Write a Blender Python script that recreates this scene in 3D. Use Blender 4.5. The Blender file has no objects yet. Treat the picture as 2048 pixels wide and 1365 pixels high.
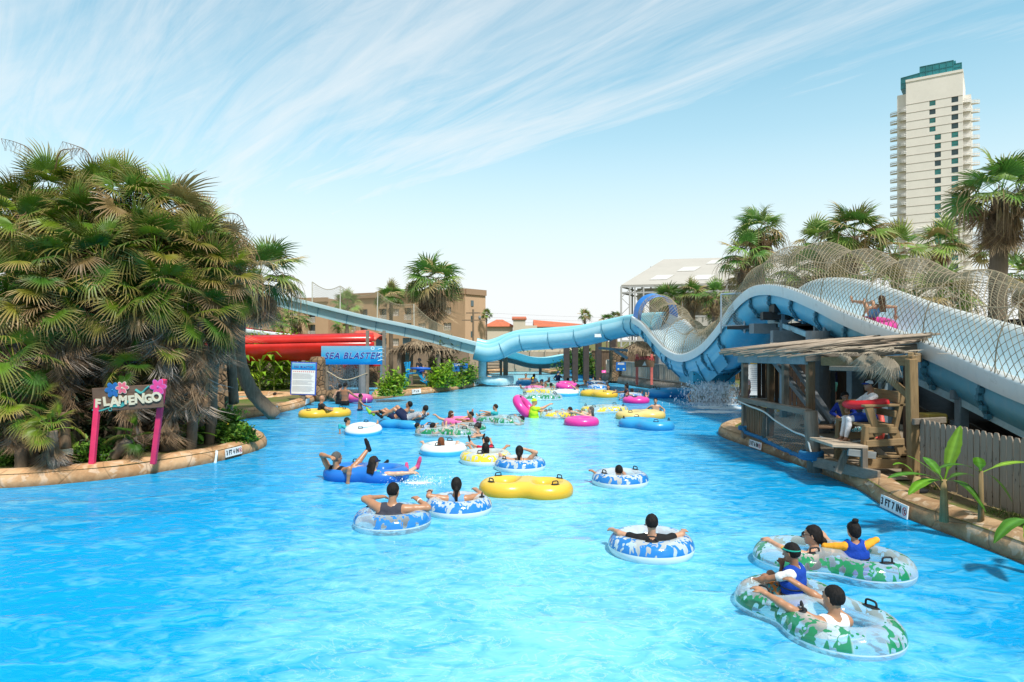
import bpy, math, random
import numpy as np
from mathutils import Vector, Matrix, noise as mnoise
from mathutils.geometry import tessellate_polygon
from math import sin, cos, pi, sqrt, atan2
R = math.radians
SC = bpy.context.scene
COL = SC.collection
rng = np.random.default_rng(11)
random.seed(5)
FPX, EYE = 1365.0, 3.0          # focal length in photo pixels, eye height over the water

def ground(px, py, z=0.0):
    d = FPX * (EYE - z) / (py - 683.0)
    return Vector(((px - 1024.0) / FPX * d, d, z))

def at(px, py, d):
    return Vector(((px - 1024.0) / FPX * d, d, EYE - (py - 683.0) / FPX * d))

# ------------------------------------------------------------------ mesh builder
class MB:
    def __init__(s):
        s.v = []; s.n = 0; s.f = []; s.c = []
        s.m = 0; s.sm = False; s.col = (1, 1, 1); s.M = None
    def add(s, V, F, col=None):
        V = np.asarray(V, float).reshape(-1, 3)
        if s.M is not None:
            A = np.array(s.M)
            V = V @ A[:3, :3].T + A[:3, 3]
        s.v.append(V)
        c = s.col if col is None else col
        c = np.asarray(c, float)
        if c.ndim == 1: c = np.tile(c, (len(V), 1))
        s.c.append(c)
        if isinstance(F, np.ndarray):
            s.f.append((F + s.n, s.m, s.sm))
        else:
            by = {}
            for f in F: by.setdefault(len(f), []).append(f)
            for k, fl in by.items():
                s.f.append((np.array(fl, int) + s.n, s.m, s.sm))
        s.n += len(V)
    def box(s, c, size, rot=None):
        x, y, z = [k / 2 for k in size]
        V = np.array([(-x,-y,-z),(x,-y,-z),(x,y,-z),(-x,y,-z),(-x,-y,z),(x,-y,z),(x,y,z),(-x,y,z)])
        if rot is not None:
            V = V @ np.array(rot.to_3x3() if hasattr(rot, 'to_3x3') else rot).T
        s.add(V + np.array(c), [(0,3,2,1),(4,5,6,7),(0,1,5,4),(1,2,6,5),(2,3,7,6),(3,0,4,7)])
    def bar(s, a, b, w, h, up=(0, 0, 1)):
        a = Vector(a); b = Vector(b); d = (b - a); L = d.length; d.normalize()
        up = Vector(up)
        if abs(d.dot(up)) > .95: up = Vector((0, 1, 0)) if abs(d.y) < .9 else Vector((1, 0, 0))
        x = d.cross(up).normalized(); z = x.cross(d)
        M = Matrix((x, d, z)).transposed()
        s.box((a + b) / 2, (w, L, h), M)
    def tube(s, pts, r, n=8, caps=True, col=None):
        P = np.array([tuple(p) for p in pts], float)
        k = len(P); r = np.broadcast_to(np.asarray(r, float), (k,))
        T = np.gradient(P, axis=0); T /= np.linalg.norm(T, axis=1)[:, None] + 1e-9
        ref = np.array((0, 0, 1.)) if abs(T[0][2]) < .9 else np.array((1., 0, 0))
        u = np.cross(T[0], ref); u /= np.linalg.norm(u)
        V = []
        for i in range(k):
            u = u - T[i] * (u @ T[i]); u /= np.linalg.norm(u) + 1e-9
            w = np.cross(T[i], u)
            a = np.arange(n) * 2 * pi / n
            V.append(P[i] + r[i] * (np.cos(a)[:, None] * u + np.sin(a)[:, None] * w))
        V = np.concatenate(V)
        F = gridf(k, n, cv=True)
        s.add(V, F, col)
        if caps:
            s.f.append((np.array([list(range(n))[::-1]]) + s.n - len(V), s.m, s.sm))
            s.f.append((np.array([list(range((k-1)*n, k*n))]) + s.n - len(V), s.m, s.sm))
    def lathe(s, prof, n=16, c=(0, 0, 0), cols=None):
        a = np.arange(n) * 2 * pi / n
        V = np.concatenate([np.stack([r * np.cos(a), r * np.sin(a), np.full(n, z)], 1) for r, z in prof]) + np.array(c)
        s.add(V, gridf(len(prof), n, cv=True), cols)
    def ball(s, c, rad, nu=8, nv=12):
        rad = np.broadcast_to(np.asarray(rad, float), (3,))
        V = []
        for i in range(nu + 1):
            t = pi * i / nu
            a = np.arange(nv) * 2 * pi / nv
            V.append(np.stack([sin(t) * np.cos(a), sin(t) * np.sin(a), np.full(nv, -cos(t))], 1))
        V = np.concatenate(V) * rad + np.array(c)
        s.add(V, gridf(nu + 1, nv, cv=True))
    def prism(s, poly, z0, z1):
        n = len(poly)
        V = [(x, y, z0) for x, y in poly] + [(x, y, z1) for x, y in poly]
        F = [tuple(range(n))[::-1], tuple(range(n, 2*n))] + [(i, (i+1) % n, n + (i+1) % n, n + i) for i in range(n)]
        s.add(V, F)
    def build(s, name, mats, parent=None, loc=None, rz=None, bevel=0, solid=0, label=None, cat=None, group=None, kind=None, colors=False):
        me = bpy.data.meshes.new(name)
        V = np.concatenate(s.v) if s.v else np.zeros((0, 3))
        me.vertices.add(len(V)); me.vertices.foreach_set('co', V.ravel())
        li = np.concatenate([f.ravel() for f, m, q in s.f])
        tot = np.concatenate([np.full(len(f), f.shape[1]) for f, m, q in s.f])
        mi = np.concatenate([np.full(len(f), m) for f, m, q in s.f])
        sm = np.concatenate([np.full(len(f), q) for f, m, q in s.f])
        me.loops.add(len(li)); me.loops.foreach_set('vertex_index', li.astype(np.int32))
        me.polygons.add(len(tot))
        me.polygons.foreach_set('loop_start', np.concatenate([[0], np.cumsum(tot)[:-1]]).astype(np.int32))
        me.polygons.foreach_set('material_index', mi.astype(np.int32))
        me.polygons.foreach_set('use_smooth', sm.astype(bool))
        me.update(calc_edges=True)
        if colors:
            ca = me.color_attributes.new('Col', 'FLOAT_COLOR', 'POINT')
            C = np.concatenate(s.c)
            ca.data.foreach_set('color', np.concatenate([C, np.ones((len(C), 1))], 1).ravel())
        for m in (mats if isinstance(mats, (list, tuple)) else [mats]): me.materials.append(m)
        o = bpy.data.objects.new(name, me); COL.objects.link(o)
        if parent is not None: o.parent = parent
        if loc is not None: o.location = loc
        if rz is not None: o.rotation_euler = (0, 0, rz)
        if bevel:
            b = o.modifiers.new('edge', 'BEVEL'); b.width = bevel; b.segments = 1; b.limit_method = 'ANGLE'; b.angle_limit = R(50)
        if solid:
            b = o.modifiers.new('solid', 'SOLIDIFY'); b.thickness = solid; b.offset = 0
        tag(o, label, cat, group, kind)
        return o

def tag(o, label=None, cat=None, group=None, kind=None):
    if label: o['label'] = label
    if cat: o['category'] = cat
    if group: o['group'] = group
    if kind: o['kind'] = kind
    return o

def thing(name, label, cat, loc=(0, 0, 0), rz=0, group=None):
    o = bpy.data.objects.new(name, None); COL.objects.link(o)
    o.empty_display_size = .2
    o.location = loc; o.rotation_euler = (0, 0, rz)
    return tag(o, label, cat, group)

def gridf(nu, nv, cu=False, cv=False):
    iu = np.arange(nu if cu else nu - 1); iv = np.arange(nv if cv else nv - 1)
    a, b = np.meshgrid(iu, iv, indexing='ij')
    a2 = (a + 1) % nu; b2 = (b + 1) % nv
    return np.stack([a*nv+b, a*nv+b2, a2*nv+b2, a2*nv+b], -1).reshape(-1, 4)

def spline(P, n):
    """Catmull-Rom through the points, n samples evenly along it."""
    P = np.array([tuple(p) for p in P], float)
    Q = np.concatenate([[2*P[0]-P[1]], P, [2*P[-1]-P[-2]]])
    out = []
    for i in range(len(P) - 1):
        p0, p1, p2, p3 = Q[i:i+4]
        t = np.linspace(0, 1, 24, endpoint=False)[:, None]
        out.append(.5*((2*p1)+(-p0+p2)*t+(2*p0-5*p1+4*p2-p3)*t**2+(-p0+3*p1-3*p2+p3)*t**3))
    out.append(P[-1:])
    C = np.concatenate(out)
    L = np.concatenate([[0], np.cumsum(np.linalg.norm(np.diff(C, axis=0), axis=1))])
    s = np.linspace(0, L[-1], n)
    return np.stack([np.interp(s, L, C[:, k]) for k in range(C.shape[1])], 1)

_txt = {}
def text_geo(st, size, bold=0.0, shear=0.0, spacing=1.0, depth=0.004, align='CENTER'):
    key = (st, size, bold, shear, spacing, depth, align)
    if key in _txt: return _txt[key]
    cu = bpy.data.curves.new('lettering', 'FONT')
    cu.body = st; cu.size = size; cu.offset = bold; cu.shear = shear; cu.space_character = spacing
    cu.extrude = depth; cu.align_x = align; cu.align_y = 'CENTER'; cu.resolution_u = 3
    o = bpy.data.objects.new('lettering', cu); COL.objects.link(o)
    dg = bpy.context.evaluated_depsgraph_get(); dg.update()
    me = o.evaluated_get(dg).to_mesh()
    V = np.array([v.co[:] for v in me.vertices]).reshape(-1, 3); F = [tuple(p.vertices) for p in me.polygons]
    o.evaluated_get(dg).to_mesh_clear()
    bpy.data.objects.remove(o); bpy.data.curves.remove(cu)
    _txt[key] = (V, F)
    return V, F

def face_frame(origin, xdir, up=(0, 0, 1)):
    """matrix whose x runs along xdir, y up and z out of the written face"""
    x = Vector(xdir).normalized(); y = Vector(up); y = (y - x * y.dot(x)).normalized(); z = x.cross(y)
    M = Matrix((x, y, z)).transposed().to_4x4(); M.translation = Vector(origin)
    return M

# ------------------------------------------------------------------ materials
class NT:
    def __init__(s, name):
        s.mat = bpy.data.materials.new(name); s.mat.use_nodes = True
        s.t = s.mat.node_tree; s.t.nodes.clear()
        s.out = s.t.nodes.new('ShaderNodeOutputMaterial')
    def n(s, typ, ins=None, **kw):
        nd = s.t.nodes.new('ShaderNode' + typ)
        for k, v in kw.items(): setattr(nd, k, v)
        for k, v in (ins or {}).items():
            sock = nd.inputs[k]
            if isinstance(v, bpy.types.NodeSocket): s.t.links.new(v, sock)
            elif isinstance(v, bpy.types.Node): s.t.links.new(v.outputs[0], sock)
            else:
                if sock.type == 'RGBA' and len(v) == 3: v = (*v, 1)
                sock.default_value = v
        return nd
    def math(s, op, a, b=0.0, c=None, clamp=False):
        nd = s.t.nodes.new('ShaderNodeMath'); nd.operation = op; nd.use_clamp = clamp
        for i, v in enumerate((a, b) if c is None else (a, b, c)):
            if isinstance(v, bpy.types.NodeSocket): s.t.links.new(v, nd.inputs[i])
            elif isinstance(v, bpy.types.Node): s.t.links.new(v.outputs[0], nd.inputs[i])
            else: nd.inputs[i].default_value = v
        return nd.outputs[0]
    def mix(s, f, a, b, typ='MIX'):
        nd = s.t.nodes.new('ShaderNodeMix'); nd.data_type = 'RGBA'; nd.blend_type = typ; nd.clamp_factor = True
        for i, v in ((0, f), (6, a), (7, b)):
            if isinstance(v, bpy.types.NodeSocket): s.t.links.new(v, nd.inputs[i])
            elif isinstance(v, (int, float)): nd.inputs[i].default_value = v
            else: nd.inputs[i].default_value = (*v, 1) if len(v) == 3 else v
        return nd.outputs[2]
    def ramp(s, f, stops, interp='LINEAR'):
        nd = s.t.nodes.new('ShaderNodeValToRGB'); nd.color_ramp.interpolation = interp
        e = nd.color_ramp.elements
        while len(e) < len(stops): e.new(.5)
        for el, (p, c) in zip(e, stops):
            el.position = p; el.color = (c, c, c, 1) if isinstance(c, (int, float)) else (*c, 1)
        s.t.links.new(f, nd.inputs[0])
        return nd.outputs[0]
    def link(s, a, b): s.t.links.new(a, b)
    def coord(s, which='Object'): return s.n('TexCoord').outputs[which]
    def mapping(s, v, scale=(1, 1, 1), rot=(0, 0, 0), loc=(0, 0, 0)):
        return s.n('Mapping', {'Vector': v, 'Scale': scale, 'Rotation': rot, 'Location': loc}).outputs[0]
    def noise(s, v, scale, detail=3, rough=.55, dist=0.0):
        return s.n('TexNoise', {'Vector': v, 'Scale': scale, 'Detail': detail, 'Roughness': rough, 'Distortion': dist}).outputs[0]
    def finish(s, shader):
        s.t.links.new(shader if isinstance(shader, bpy.types.NodeSocket) else shader.outputs[0], s.out.inputs[0])
        return s.mat

_mc = {}
def mat(name, col, rough=.6, var=.15, scale=6., bump=0.0, bscale=None, spec=.4, stretch=(1, 1, 1), dark=None, metal=0., sss=0., rand=0.0, trans=0.0, coat=0.0):
    """a weathered everyday surface: base colour broken by two sizes of noise, a little bump"""
    if name in _mc: return _mc[name]
    t = NT(name); v = t.coord('Object')
    if stretch != (1, 1, 1): v = t.mapping(v, stretch)
    n1 = t.noise(v, scale, 4, .6); n2 = t.noise(v, scale * 5.3, 3, .6)
    f = t.math('ADD', t.math('MULTIPLY', n1, .65), t.math('MULTIPLY', n2, .35))
    f = t.ramp(f, [(.3, 0.), (.7, 1.)])
    lo = [c * (1 - var) for c in col] if dark is None else dark
    hi = [min(1, c * (1 + var)) for c in col]
    c = t.mix(f, lo, hi)
    if rand:
        oi = t.n('ObjectInfo').outputs['Random']
        c = t.n('HueSaturation', {'Value': t.math('ADD', t.math('MULTIPLY', oi, rand), 1 - rand/2), 'Color': c}).outputs[0]
    ins = {'Base Color': c, 'Roughness': rough, 'Specular IOR Level': spec, 'Metallic': metal}
    if coat: ins['Coat Weight'] = coat
    if bump:
        nb = t.noise(v, bscale or scale * 4, 4, .6)
        ins['Normal'] = t.n('Bump', {'Height': nb, 'Strength': bump, 'Distance': .02}).outputs[0]
    if sss:
        ins['Subsurface Weight'] = sss; ins['Subsurface Radius'] = (.02, .008, .005); ins['Subsurface Scale'] = .6
    b = t.n('BsdfPrincipled', ins)
    _mc[name] = t.finish(b)
    return _mc[name]

def wood(name, col, axis='z', scale=5., var=.35, rough=.8):
    if name in _mc: return _mc[name]
    t = NT(name); v = t.coord('Object')
    st = {'z': (6, 6, .5), 'x': (.5, 6, 6), 'y': (6, .5, 6)}[axis]
    m = t.mapping(v, st)
    g = t.noise(m, scale, 5, .65); n2 = t.noise(v, 1.7, 3, .6)
    f = t.ramp(t.math('ADD', t.math('MULTIPLY', g, .6), t.math('MULTIPLY', n2, .4)), [(.32, 0.), (.66, 1.)])
    c = t.mix(f, [k * (1 - var) for k in col], [min(1, k * (1 + var * .8)) for k in col])
    oi = t.n('ObjectInfo').outputs['Random']
    c = t.n('HueSaturation', {'Value': t.math('ADD', t.math('MULTIPLY', oi, .3), .85), 'Color': c}).outputs[0]
    b = t.n('BsdfPrincipled', {'Base Color': c, 'Roughness': rough, 'Specular IOR Level': .2,
        'Normal': t.n('Bump', {'Height': g, 'Strength': .5, 'Distance': .01}).outputs[0]})
    _mc[name] = t.finish(b)
    return _mc[name]

def leafmat(name, rough=.55, trans=.25, gain=1.0):
    if name in _mc: return _mc[name]
    t = NT(name)
    c = t.n('Attribute', attribute_name='Col').outputs['Color']
    v = t.coord('Object')
    n = t.noise(v, 3.0, 3, .6)
    c = t.n('HueSaturation', {'Value': t.math('ADD', t.math('MULTIPLY', n, .7), .65 * gain), 'Color': c}).outputs[0]
    p = t.n('BsdfPrincipled', {'Base Color': c, 'Roughness': rough, 'Specular IOR Level': .35})
    tr = t.n('BsdfTranslucent', {'Color': c})
    m = t.n('MixShader', {0: trans, 1: p.outputs[0], 2: tr.outputs[0]})
    _mc[name] = t.finish(m)
    return _mc[name]

def vcol(name, rough=.6, spec=.3, bump=0., bscale=40.):
    """plain surface that takes its paint from the mesh colours"""
    if name in _mc: return _mc[name]
    t = NT(name)
    c = t.n('Attribute', attribute_name='Col').outputs['Color']
    v = t.coord('Object')
    n = t.noise(v, 9.0, 4, .6)
    c = t.n('HueSaturation', {'Value': t.math('ADD', t.math('MULTIPLY', n, .3), .85), 'Color': c}).outputs[0]
    ins = {'Base Color': c, 'Roughness': rough, 'Specular IOR Level': spec}
    if bump: ins['Normal'] = t.n('Bump', {'Height': t.noise(v, bscale, 3), 'Strength': bump, 'Distance': .01}).outputs[0]
    _mc[name] = t.finish(t.n('BsdfPrincipled', ins))
    return _mc[name]

# ------------------------------------------------------------------ camera, light, sky
cam = bpy.data.cameras.new('camera'); cam.sensor_width = 36; cam.lens = 36 * FPX / 2048
cam.clip_start = .1; cam.clip_end = 5000
camo = bpy.data.objects.new('camera', cam); COL.objects.link(camo)
camo.location = (0, 0, EYE); camo.rotation_euler = (R(90), 0, 0)
SC.camera = camo
SC.view_settings.view_transform = 'Standard'; SC.view_settings.look = 'None'
SC.view_settings.exposure = 0; SC.view_settings.gamma = 1
SC.cycles.max_bounces = 8; SC.cycles.transparent_max_bounces = 16
SC.cycles.diffuse_bounces = 3; SC.cycles.glossy_bounces = 3; SC.cycles.transmission_bounces = 4
SC.cycles.caustics_reflective = False; SC.cycles.caustics_refractive = False
SC.cycles.sample_clamp_indirect = 6
SC.cycles.use_denoising = True
SUN = Vector((.26, -.50, .83)).normalized()
sl = bpy.data.lights.new('sun', 'SUN'); sl.energy = 5.0; sl.angle = R(5); sl.color = (1, .955, .88)
so = bpy.data.objects.new('sun', sl); COL.objects.link(so)
so.rotation_euler = SUN.to_track_quat('Z', 'Y').to_euler(); so.location = (10, -10, 40)

def make_world():
    w = bpy.data.worlds.new('World'); SC.world = w; w.use_nodes = True
    t = NT.__new__(NT); t.t = w.node_tree; t.t.nodes.clear()
    out = t.t.nodes.new('ShaderNodeOutputWorld')
    sky = t.n('TexSky', sky_type='NISHITA')
    sky.sun_disc = False
    sky.sun_elevation = math.asin(SUN.z); sky.sun_rotation = math.atan2(SUN.x, SUN.y)
    sky.altitude = 0; sky.air_density = 1.0; sky.dust_density = 1.2; sky.ozone_density = 1.0
    g = t.coord('Generated')
    sep = t.n('SeparateXYZ', {0: g})
    z = sep.outputs[2]
    # the photograph's clear sky is a cyan-teal: tint the physical sky
    blue = t.mix(1.0, t.mix(1.0, sky.outputs[0], (.100, .215, .225), 'MULTIPLY'), (.80, 1.06, .93), 'MULTIPLY')
    zz = t.math('ADD', t.math('MAXIMUM', z, 0.0), .06)
    px = t.math('DIVIDE', sep.outputs[0], zz); py = t.math('DIVIDE', sep.outputs[1], zz)
    cv = t.n('CombineXYZ', {0: px, 1: py, 2: 0.0}).outputs[0]
    # cirrus bands that run diagonally over the sky plane
    st = t.mapping(t.mapping(cv, rot=(0, 0, R(135))), (.95, .13, 1), loc=(2.35, .3, 0))
    warp = t.noise(t.mapping(t.mapping(cv, rot=(0, 0, R(135))), (.5, .4, 1), loc=(4, 1, 0)), .8, 3, .6)
    stw = t.n('VectorMath', {0: st, 1: t.n('CombineXYZ', {0: t.math('MULTIPLY', warp, 1.5), 1: 0., 2: 0.}).outputs[0]}, operation='ADD').outputs[0]
    big = t.noise(stw, 1.5, 6, .60, 1.1)
    fine = t.noise(t.mapping(t.mapping(cv, rot=(0, 0, R(139))), (2.6, .30, 1), loc=(0, 3, 0)), 2.2, 7, .68, 1.6)
    cl = t.math('ADD', t.math('MULTIPLY', big, .95), t.math('MULTIPLY', fine, .55))
    cl = t.math('SUBTRACT', cl, .20)
    # one broad bright band, left horizon up to the top centre
    q = t.math('ADD', px, py)               # across the bands
    band = t.math('MULTIPLY', t.math('SUBTRACT', q, 2.1), 1.5)
    band = t.math('POWER', 2.718, t.math('MULTIPLY', t.math('MULTIPLY', band, band), -1.0))
    cl = t.math('ADD', cl, t.math('ADD', t.math('MULTIPLY', band, .11), t.math('MULTIPLY', t.math('MAXIMUM', t.math('MINIMUM', t.math('MULTIPLY', px, -1.0), 2.0), -1.0), .05)))
    cm = t.ramp(cl, [(.30, .04), (.56, .40), (.74, .72), (.98, 1.)])
    # haze whitens towards the horizon
    hz = t.ramp(z, [(0.0, 1.), (.07, .96), (.16, .76), (.28, .40), (.46, .06)])
    veil = t.math('MAXIMUM', t.ramp(z, [(.46, 0.), (.72, .55)]), t.ramp(sep.outputs[1], [(.0, .8), (.3, 0.)]))   # unseen cloud veil added overhead and behind to set the ambient light
    cover = t.math('MAXIMUM', t.math('MAXIMUM', t.math('MULTIPLY', cm, .84), hz), veil)
    veil_c = t.mix(t.math('MAXIMUM', t.ramp(z, [(.44, 0.), (.62, 1.)]), t.ramp(sep.outputs[1], [(-.1, 1.), (.25, 0.)])), (.98, .995, 1.0), (.54, .545, .55))  # cloud is white in view, greyed out of view to lower the ambient
    c = t.mix(cover, blue, veil_c)
    bg = t.n('Background', {'Color': c, 'Strength': 1.0})
    t.t.links.new(bg.outputs[0], out.inputs[0])
make_world()
# ------------------------------------------------------------------ water, ground, kerb
def water_mat(name, deep, light, calm=False):
    t = NT(name); v = t.coord('Object')
    wv = t.mapping(v, (1, 1.55, 1))
    a = t.noise(wv, .75, 3, .5, .8)
    b = t.noise(wv, 2.6, 3, .55, 1.2)
    c = t.noise(wv, 8.0, 3, .6, .6)
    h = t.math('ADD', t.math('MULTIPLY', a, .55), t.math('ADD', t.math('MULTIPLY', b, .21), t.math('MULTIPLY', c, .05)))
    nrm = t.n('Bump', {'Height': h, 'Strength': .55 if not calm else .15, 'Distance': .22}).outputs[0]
    # light gathered by the ripples, painted into the water colour
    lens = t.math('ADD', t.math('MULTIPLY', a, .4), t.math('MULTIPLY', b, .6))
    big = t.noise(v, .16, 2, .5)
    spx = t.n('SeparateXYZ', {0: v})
    # the painted ripple light is strong in mid channel and fades towards the banks
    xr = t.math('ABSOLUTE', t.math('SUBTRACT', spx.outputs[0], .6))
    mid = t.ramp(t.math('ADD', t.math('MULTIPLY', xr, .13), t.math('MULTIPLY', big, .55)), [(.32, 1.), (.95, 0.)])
    far = t.ramp(t.math('MULTIPLY', spx.outputs[1], .02), [(.28, 0.), (.8, .30)])  # distance lightening painted in, standing for the reflected pale horizon
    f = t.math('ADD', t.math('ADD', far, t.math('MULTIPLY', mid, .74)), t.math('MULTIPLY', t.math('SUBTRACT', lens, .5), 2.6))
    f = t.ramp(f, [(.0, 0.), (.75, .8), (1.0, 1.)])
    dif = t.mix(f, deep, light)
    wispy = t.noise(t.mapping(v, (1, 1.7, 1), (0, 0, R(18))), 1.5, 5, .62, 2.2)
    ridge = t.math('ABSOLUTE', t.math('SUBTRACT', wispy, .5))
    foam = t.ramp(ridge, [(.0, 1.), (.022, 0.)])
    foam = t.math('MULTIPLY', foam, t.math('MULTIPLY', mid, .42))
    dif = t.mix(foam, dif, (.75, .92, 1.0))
    d = t.n('BsdfDiffuse', {'Color': dif, 'Normal': nrm})
    tr = t.n('BsdfTransparent', {'Color': (.55, .9, 1)})
    body = t.n('MixShader', {0: .30, 1: d.outputs[0], 2: tr.outputs[0]})
    gl = t.n('BsdfGlossy', {'Roughness': .045, 'Normal': nrm, 'Color': (.9, .97, 1)})
    fr = t.n('Fresnel', {'IOR': 1.333, 'Normal': nrm}).outputs[0]
    fr = t.math('MULTIPLY', fr, .58, clamp=True)
    m = t.n('MixShader', {0: fr, 1: body.outputs[0], 2: gl.outputs[0]})
    return t.finish(m)

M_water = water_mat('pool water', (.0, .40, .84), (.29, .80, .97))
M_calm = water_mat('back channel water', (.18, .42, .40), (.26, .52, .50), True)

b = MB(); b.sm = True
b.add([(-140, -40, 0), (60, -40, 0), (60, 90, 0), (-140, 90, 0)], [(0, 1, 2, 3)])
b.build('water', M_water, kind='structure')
b = MB()
b.add([(-140, -40, -1.1), (60, -40, -1.1), (60, 90, -1.1), (-140, 90, -1.1)], [(0, 1, 2, 3)])
b.build('pool_floor', mat('pool floor paint', (.10, .58, .80), .7, .12, .8), kind='structure')

RIGHT = [(6.7, -14), (6.85, 2), (6.98, 7), (6.93, 9.3), (6.74, 11.5), (6.8, 12.4), (7.08, 14.2), (6.9, 17.6), (6.72, 19.8), (6.62, 21.3),
         (6.95, 22.6), (8.3, 24.5), (10.6, 27.5), (13.5, 30.5), (15.0, 33.5), (14.0, 36.2), (12, 36.6), (10.7, 37.0), (9.7, 39.5),
         (8.7, 43), (7.5, 48.5), (6.7, 55), (6.2, 60)]
FAR = [(4.6, 63), (3.6, 62.6), (2.9, 66.0), (2.4, 69.5), (1.0, 68.5), (-.7, 66.0), (-2.2, 62), (-2.4, 56), (-1.6, 52)]
LEFTB = [(-1.0, 49.4), (-1.3, 47.6), (-2.2, 45.6), (-3.3, 42.4), (-4.5, 39.5), (-6.0, 37.0), (-6.9, 35.2), (-7.3, 35.6), (-7.6, 38), (-8.0, 41.5), (-9.0, 45), (-10.2, 45.6),
         (-10.8, 42), (-10.4, 38), (-9.8, 33.5), (-9.55, 30.5), (-9.8, 28.3), (-10.4, 26.2), (-11.0, 24.6), (-10.6, 23.2), (-9.2, 22.3), (-8.2, 21.4),
         (-7.4, 20.3), (-7.05, 19.2), (-7.12, 18.0), (-7.45, 16.8), (-8.5, 15.1), (-9.5, 14.35), (-10.6, 13.9), (-14, 13.2), (-20, 13.0), (-32, 12.5)]
def dense(poly, n):
    return spline([(x, y, 0) for x, y in poly], n)[:, :2]
rightS, farS, leftS = dense(RIGHT, 150), dense(FAR, 46), dense(LEFTB, 200)
river = np.concatenate([rightS, farS, leftS, [(-34, -14)]])
GZ = .27
outer = [(-3000, -400), (3000, -400), (3000, 3500), (-3000, 3500)]
polys = [[Vector((x, y, 0)) for x, y in outer], [Vector((x, y, 0)) for x, y in river[::-1]]]
BACK = [(-30, 31.0), (-19, 30.6), (-14, 31.6), (-11.8, 33.6), (-11.7, 35.0), (-13, 36.0), (-17, 35.2), (-30, 36.5)]
backS = spline([(x, y, 0) for x, y in BACK] + [(BACK[0][0], BACK[0][1], 0)], 70)[:-1, :2]
polys.append([Vector((x, y, 0)) for x, y in backS])
tris = tessellate_polygon(polys)
flat = np.array([(p.x, p.y, GZ) for pl in polys for p in pl])
def ground_mat():
    t = NT('park ground'); v = t.coord('Object')
    n1 = t.noise(v, .55, 5, .65); n2 = t.noise(v, 9, 4, .7)
    f = t.ramp(t.math('ADD', t.math('MULTIPLY', n1, .7), t.math('MULTIPLY', n2, .3)), [(.42, 0.), (.56, 1.)])
    soil = t.mix(n2, (.13, .085, .045), (.30, .22, .13))
    grass = t.mix(n2, (.05, .085, .015), (.15, .19, .045))
    c = t.mix(f, soil, grass)
    return t.finish(t.n('BsdfPrincipled', {'Base Color': c, 'Roughness': .95, 'Specular IOR Level': .1,
        'Normal': t.n('Bump', {'Height': n2, 'Strength': .8, 'Distance': .05}).outputs[0]}))
b = MB()
tl = []
for tr in tris:
    a_, b_, c_ = flat[list(tr)]
    s_ = (b_[0]-a_[0])*(c_[1]-a_[1]) - (b_[1]-a_[1])*(c_[0]-a_[0])
    tl.append(tr if s_ > 0 else tr[::-1])
b.add(flat, tl)
b.build('ground', ground_mat(), kind='structure')
b = MB(); b.sm = True
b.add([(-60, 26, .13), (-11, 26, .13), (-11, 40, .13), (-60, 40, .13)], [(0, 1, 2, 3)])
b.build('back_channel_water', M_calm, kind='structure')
def rock_mat(name, lo, hi, patch=(.62, .44, .30)):
    t = NT(name); v = t.coord('Object')
    n1 = t.noise(v, 1.4, 5, .65, .5); n2 = t.noise(v, 7, 4, .65); n3 = t.noise(v, 3.1, 3, .5, 1.0)
    c = t.mix(t.ramp(n1, [(.38, 0.), (.62, 1.)]), lo, hi)
    c = t.mix(t.ramp(n3, [(.56, 0.), (.62, .8)]), c, patch)
    crack = t.n('TexVoronoi', {'Vector': t.mapping(v, (1, 1, 1.6)), 'Scale': 1.1}, feature='DISTANCE_TO_EDGE').outputs[0]
    c = t.mix(t.ramp(crack, [(0., .45), (.018, 0.)]), c, (.09, .055, .03))
    z = t.n('SeparateXYZ', {0: v}).outputs[2]
    wet = t.ramp(t.math('ADD', z, t.math('MULTIPLY', n2, .12)), [(.07, .75), (.19, 0.)])
    c = t.mix(wet, c, (.13, .075, .035))
    h = t.math('ADD', n2, t.math('MULTIPLY', t.ramp(crack, [(0., 0.), (.03, 1.)]), .4))
    return t.finish(t.n('BsdfPrincipled', {'Base Color': c, 'Roughness': .75, 'Specular IOR Level': .25,
        'Normal': t.n('Bump', {'Height': h, 'Strength': .5, 'Distance': .04}).outputs[0]}))
M_kerbL = rock_mat('sandstone kerb', (.42, .225, .105), (.60, .37, .20))
M_kerbR = rock_mat('worn brown kerb', (.30, .175, .09), (.48, .32, .18), (.60, .46, .33))
M_kerbG = rock_mat('grey concrete kerb', (.16, .14, .115), (.26, .235, .20), (.33, .30, .26))

def kerb(name, path, m, closed=False, hgt=1.0):
    b = MB(); b.sm = True
    P = np.array(path); n = len(P)
    T = np.gradient(P, axis=0) if not closed else np.roll(P, -1, 0) - np.roll(P, 1, 0)
    T /= np.linalg.norm(T, axis=1)[:, None]
    N = np.stack([T[:, 1], -T[:, 0]], 1)
    prof = np.array([(-.02, -.7), (-.05, -.05), (-.06, .10), (-.03, .20), (.03, .28), (.13, .335), (.27, .345), (.40, .32), (.5, .24), (.52, .1)])
    V = []
    for i in range(n):
        p = P[i]
        for j, (o, z) in enumerate(prof):
            k = mnoise.noise((p[0]*.9, p[1]*.9, j*.35)) * .035
            V.append((p[0] + N[i, 0]*(o + k), p[1] + N[i, 1]*(o + k), z*hgt + (k*.6 if z > .05 else 0)))
    b.add(V, gridf(n, len(prof), cu=closed)[:, ::-1])
    return b.build(name, m, kind='structure')
kerb('pool_edge', rightS[:94], M_kerbR)
kerb('pool_edge', rightS[93:], M_kerbG, hgt=1.5)
kerb('pool_edge', np.concatenate([farS, leftS[:1]]), M_kerbL)
kerb('pool_edge', leftS, M_kerbL)
kerb('pool_edge', backS, M_kerbL, closed=True)

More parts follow.
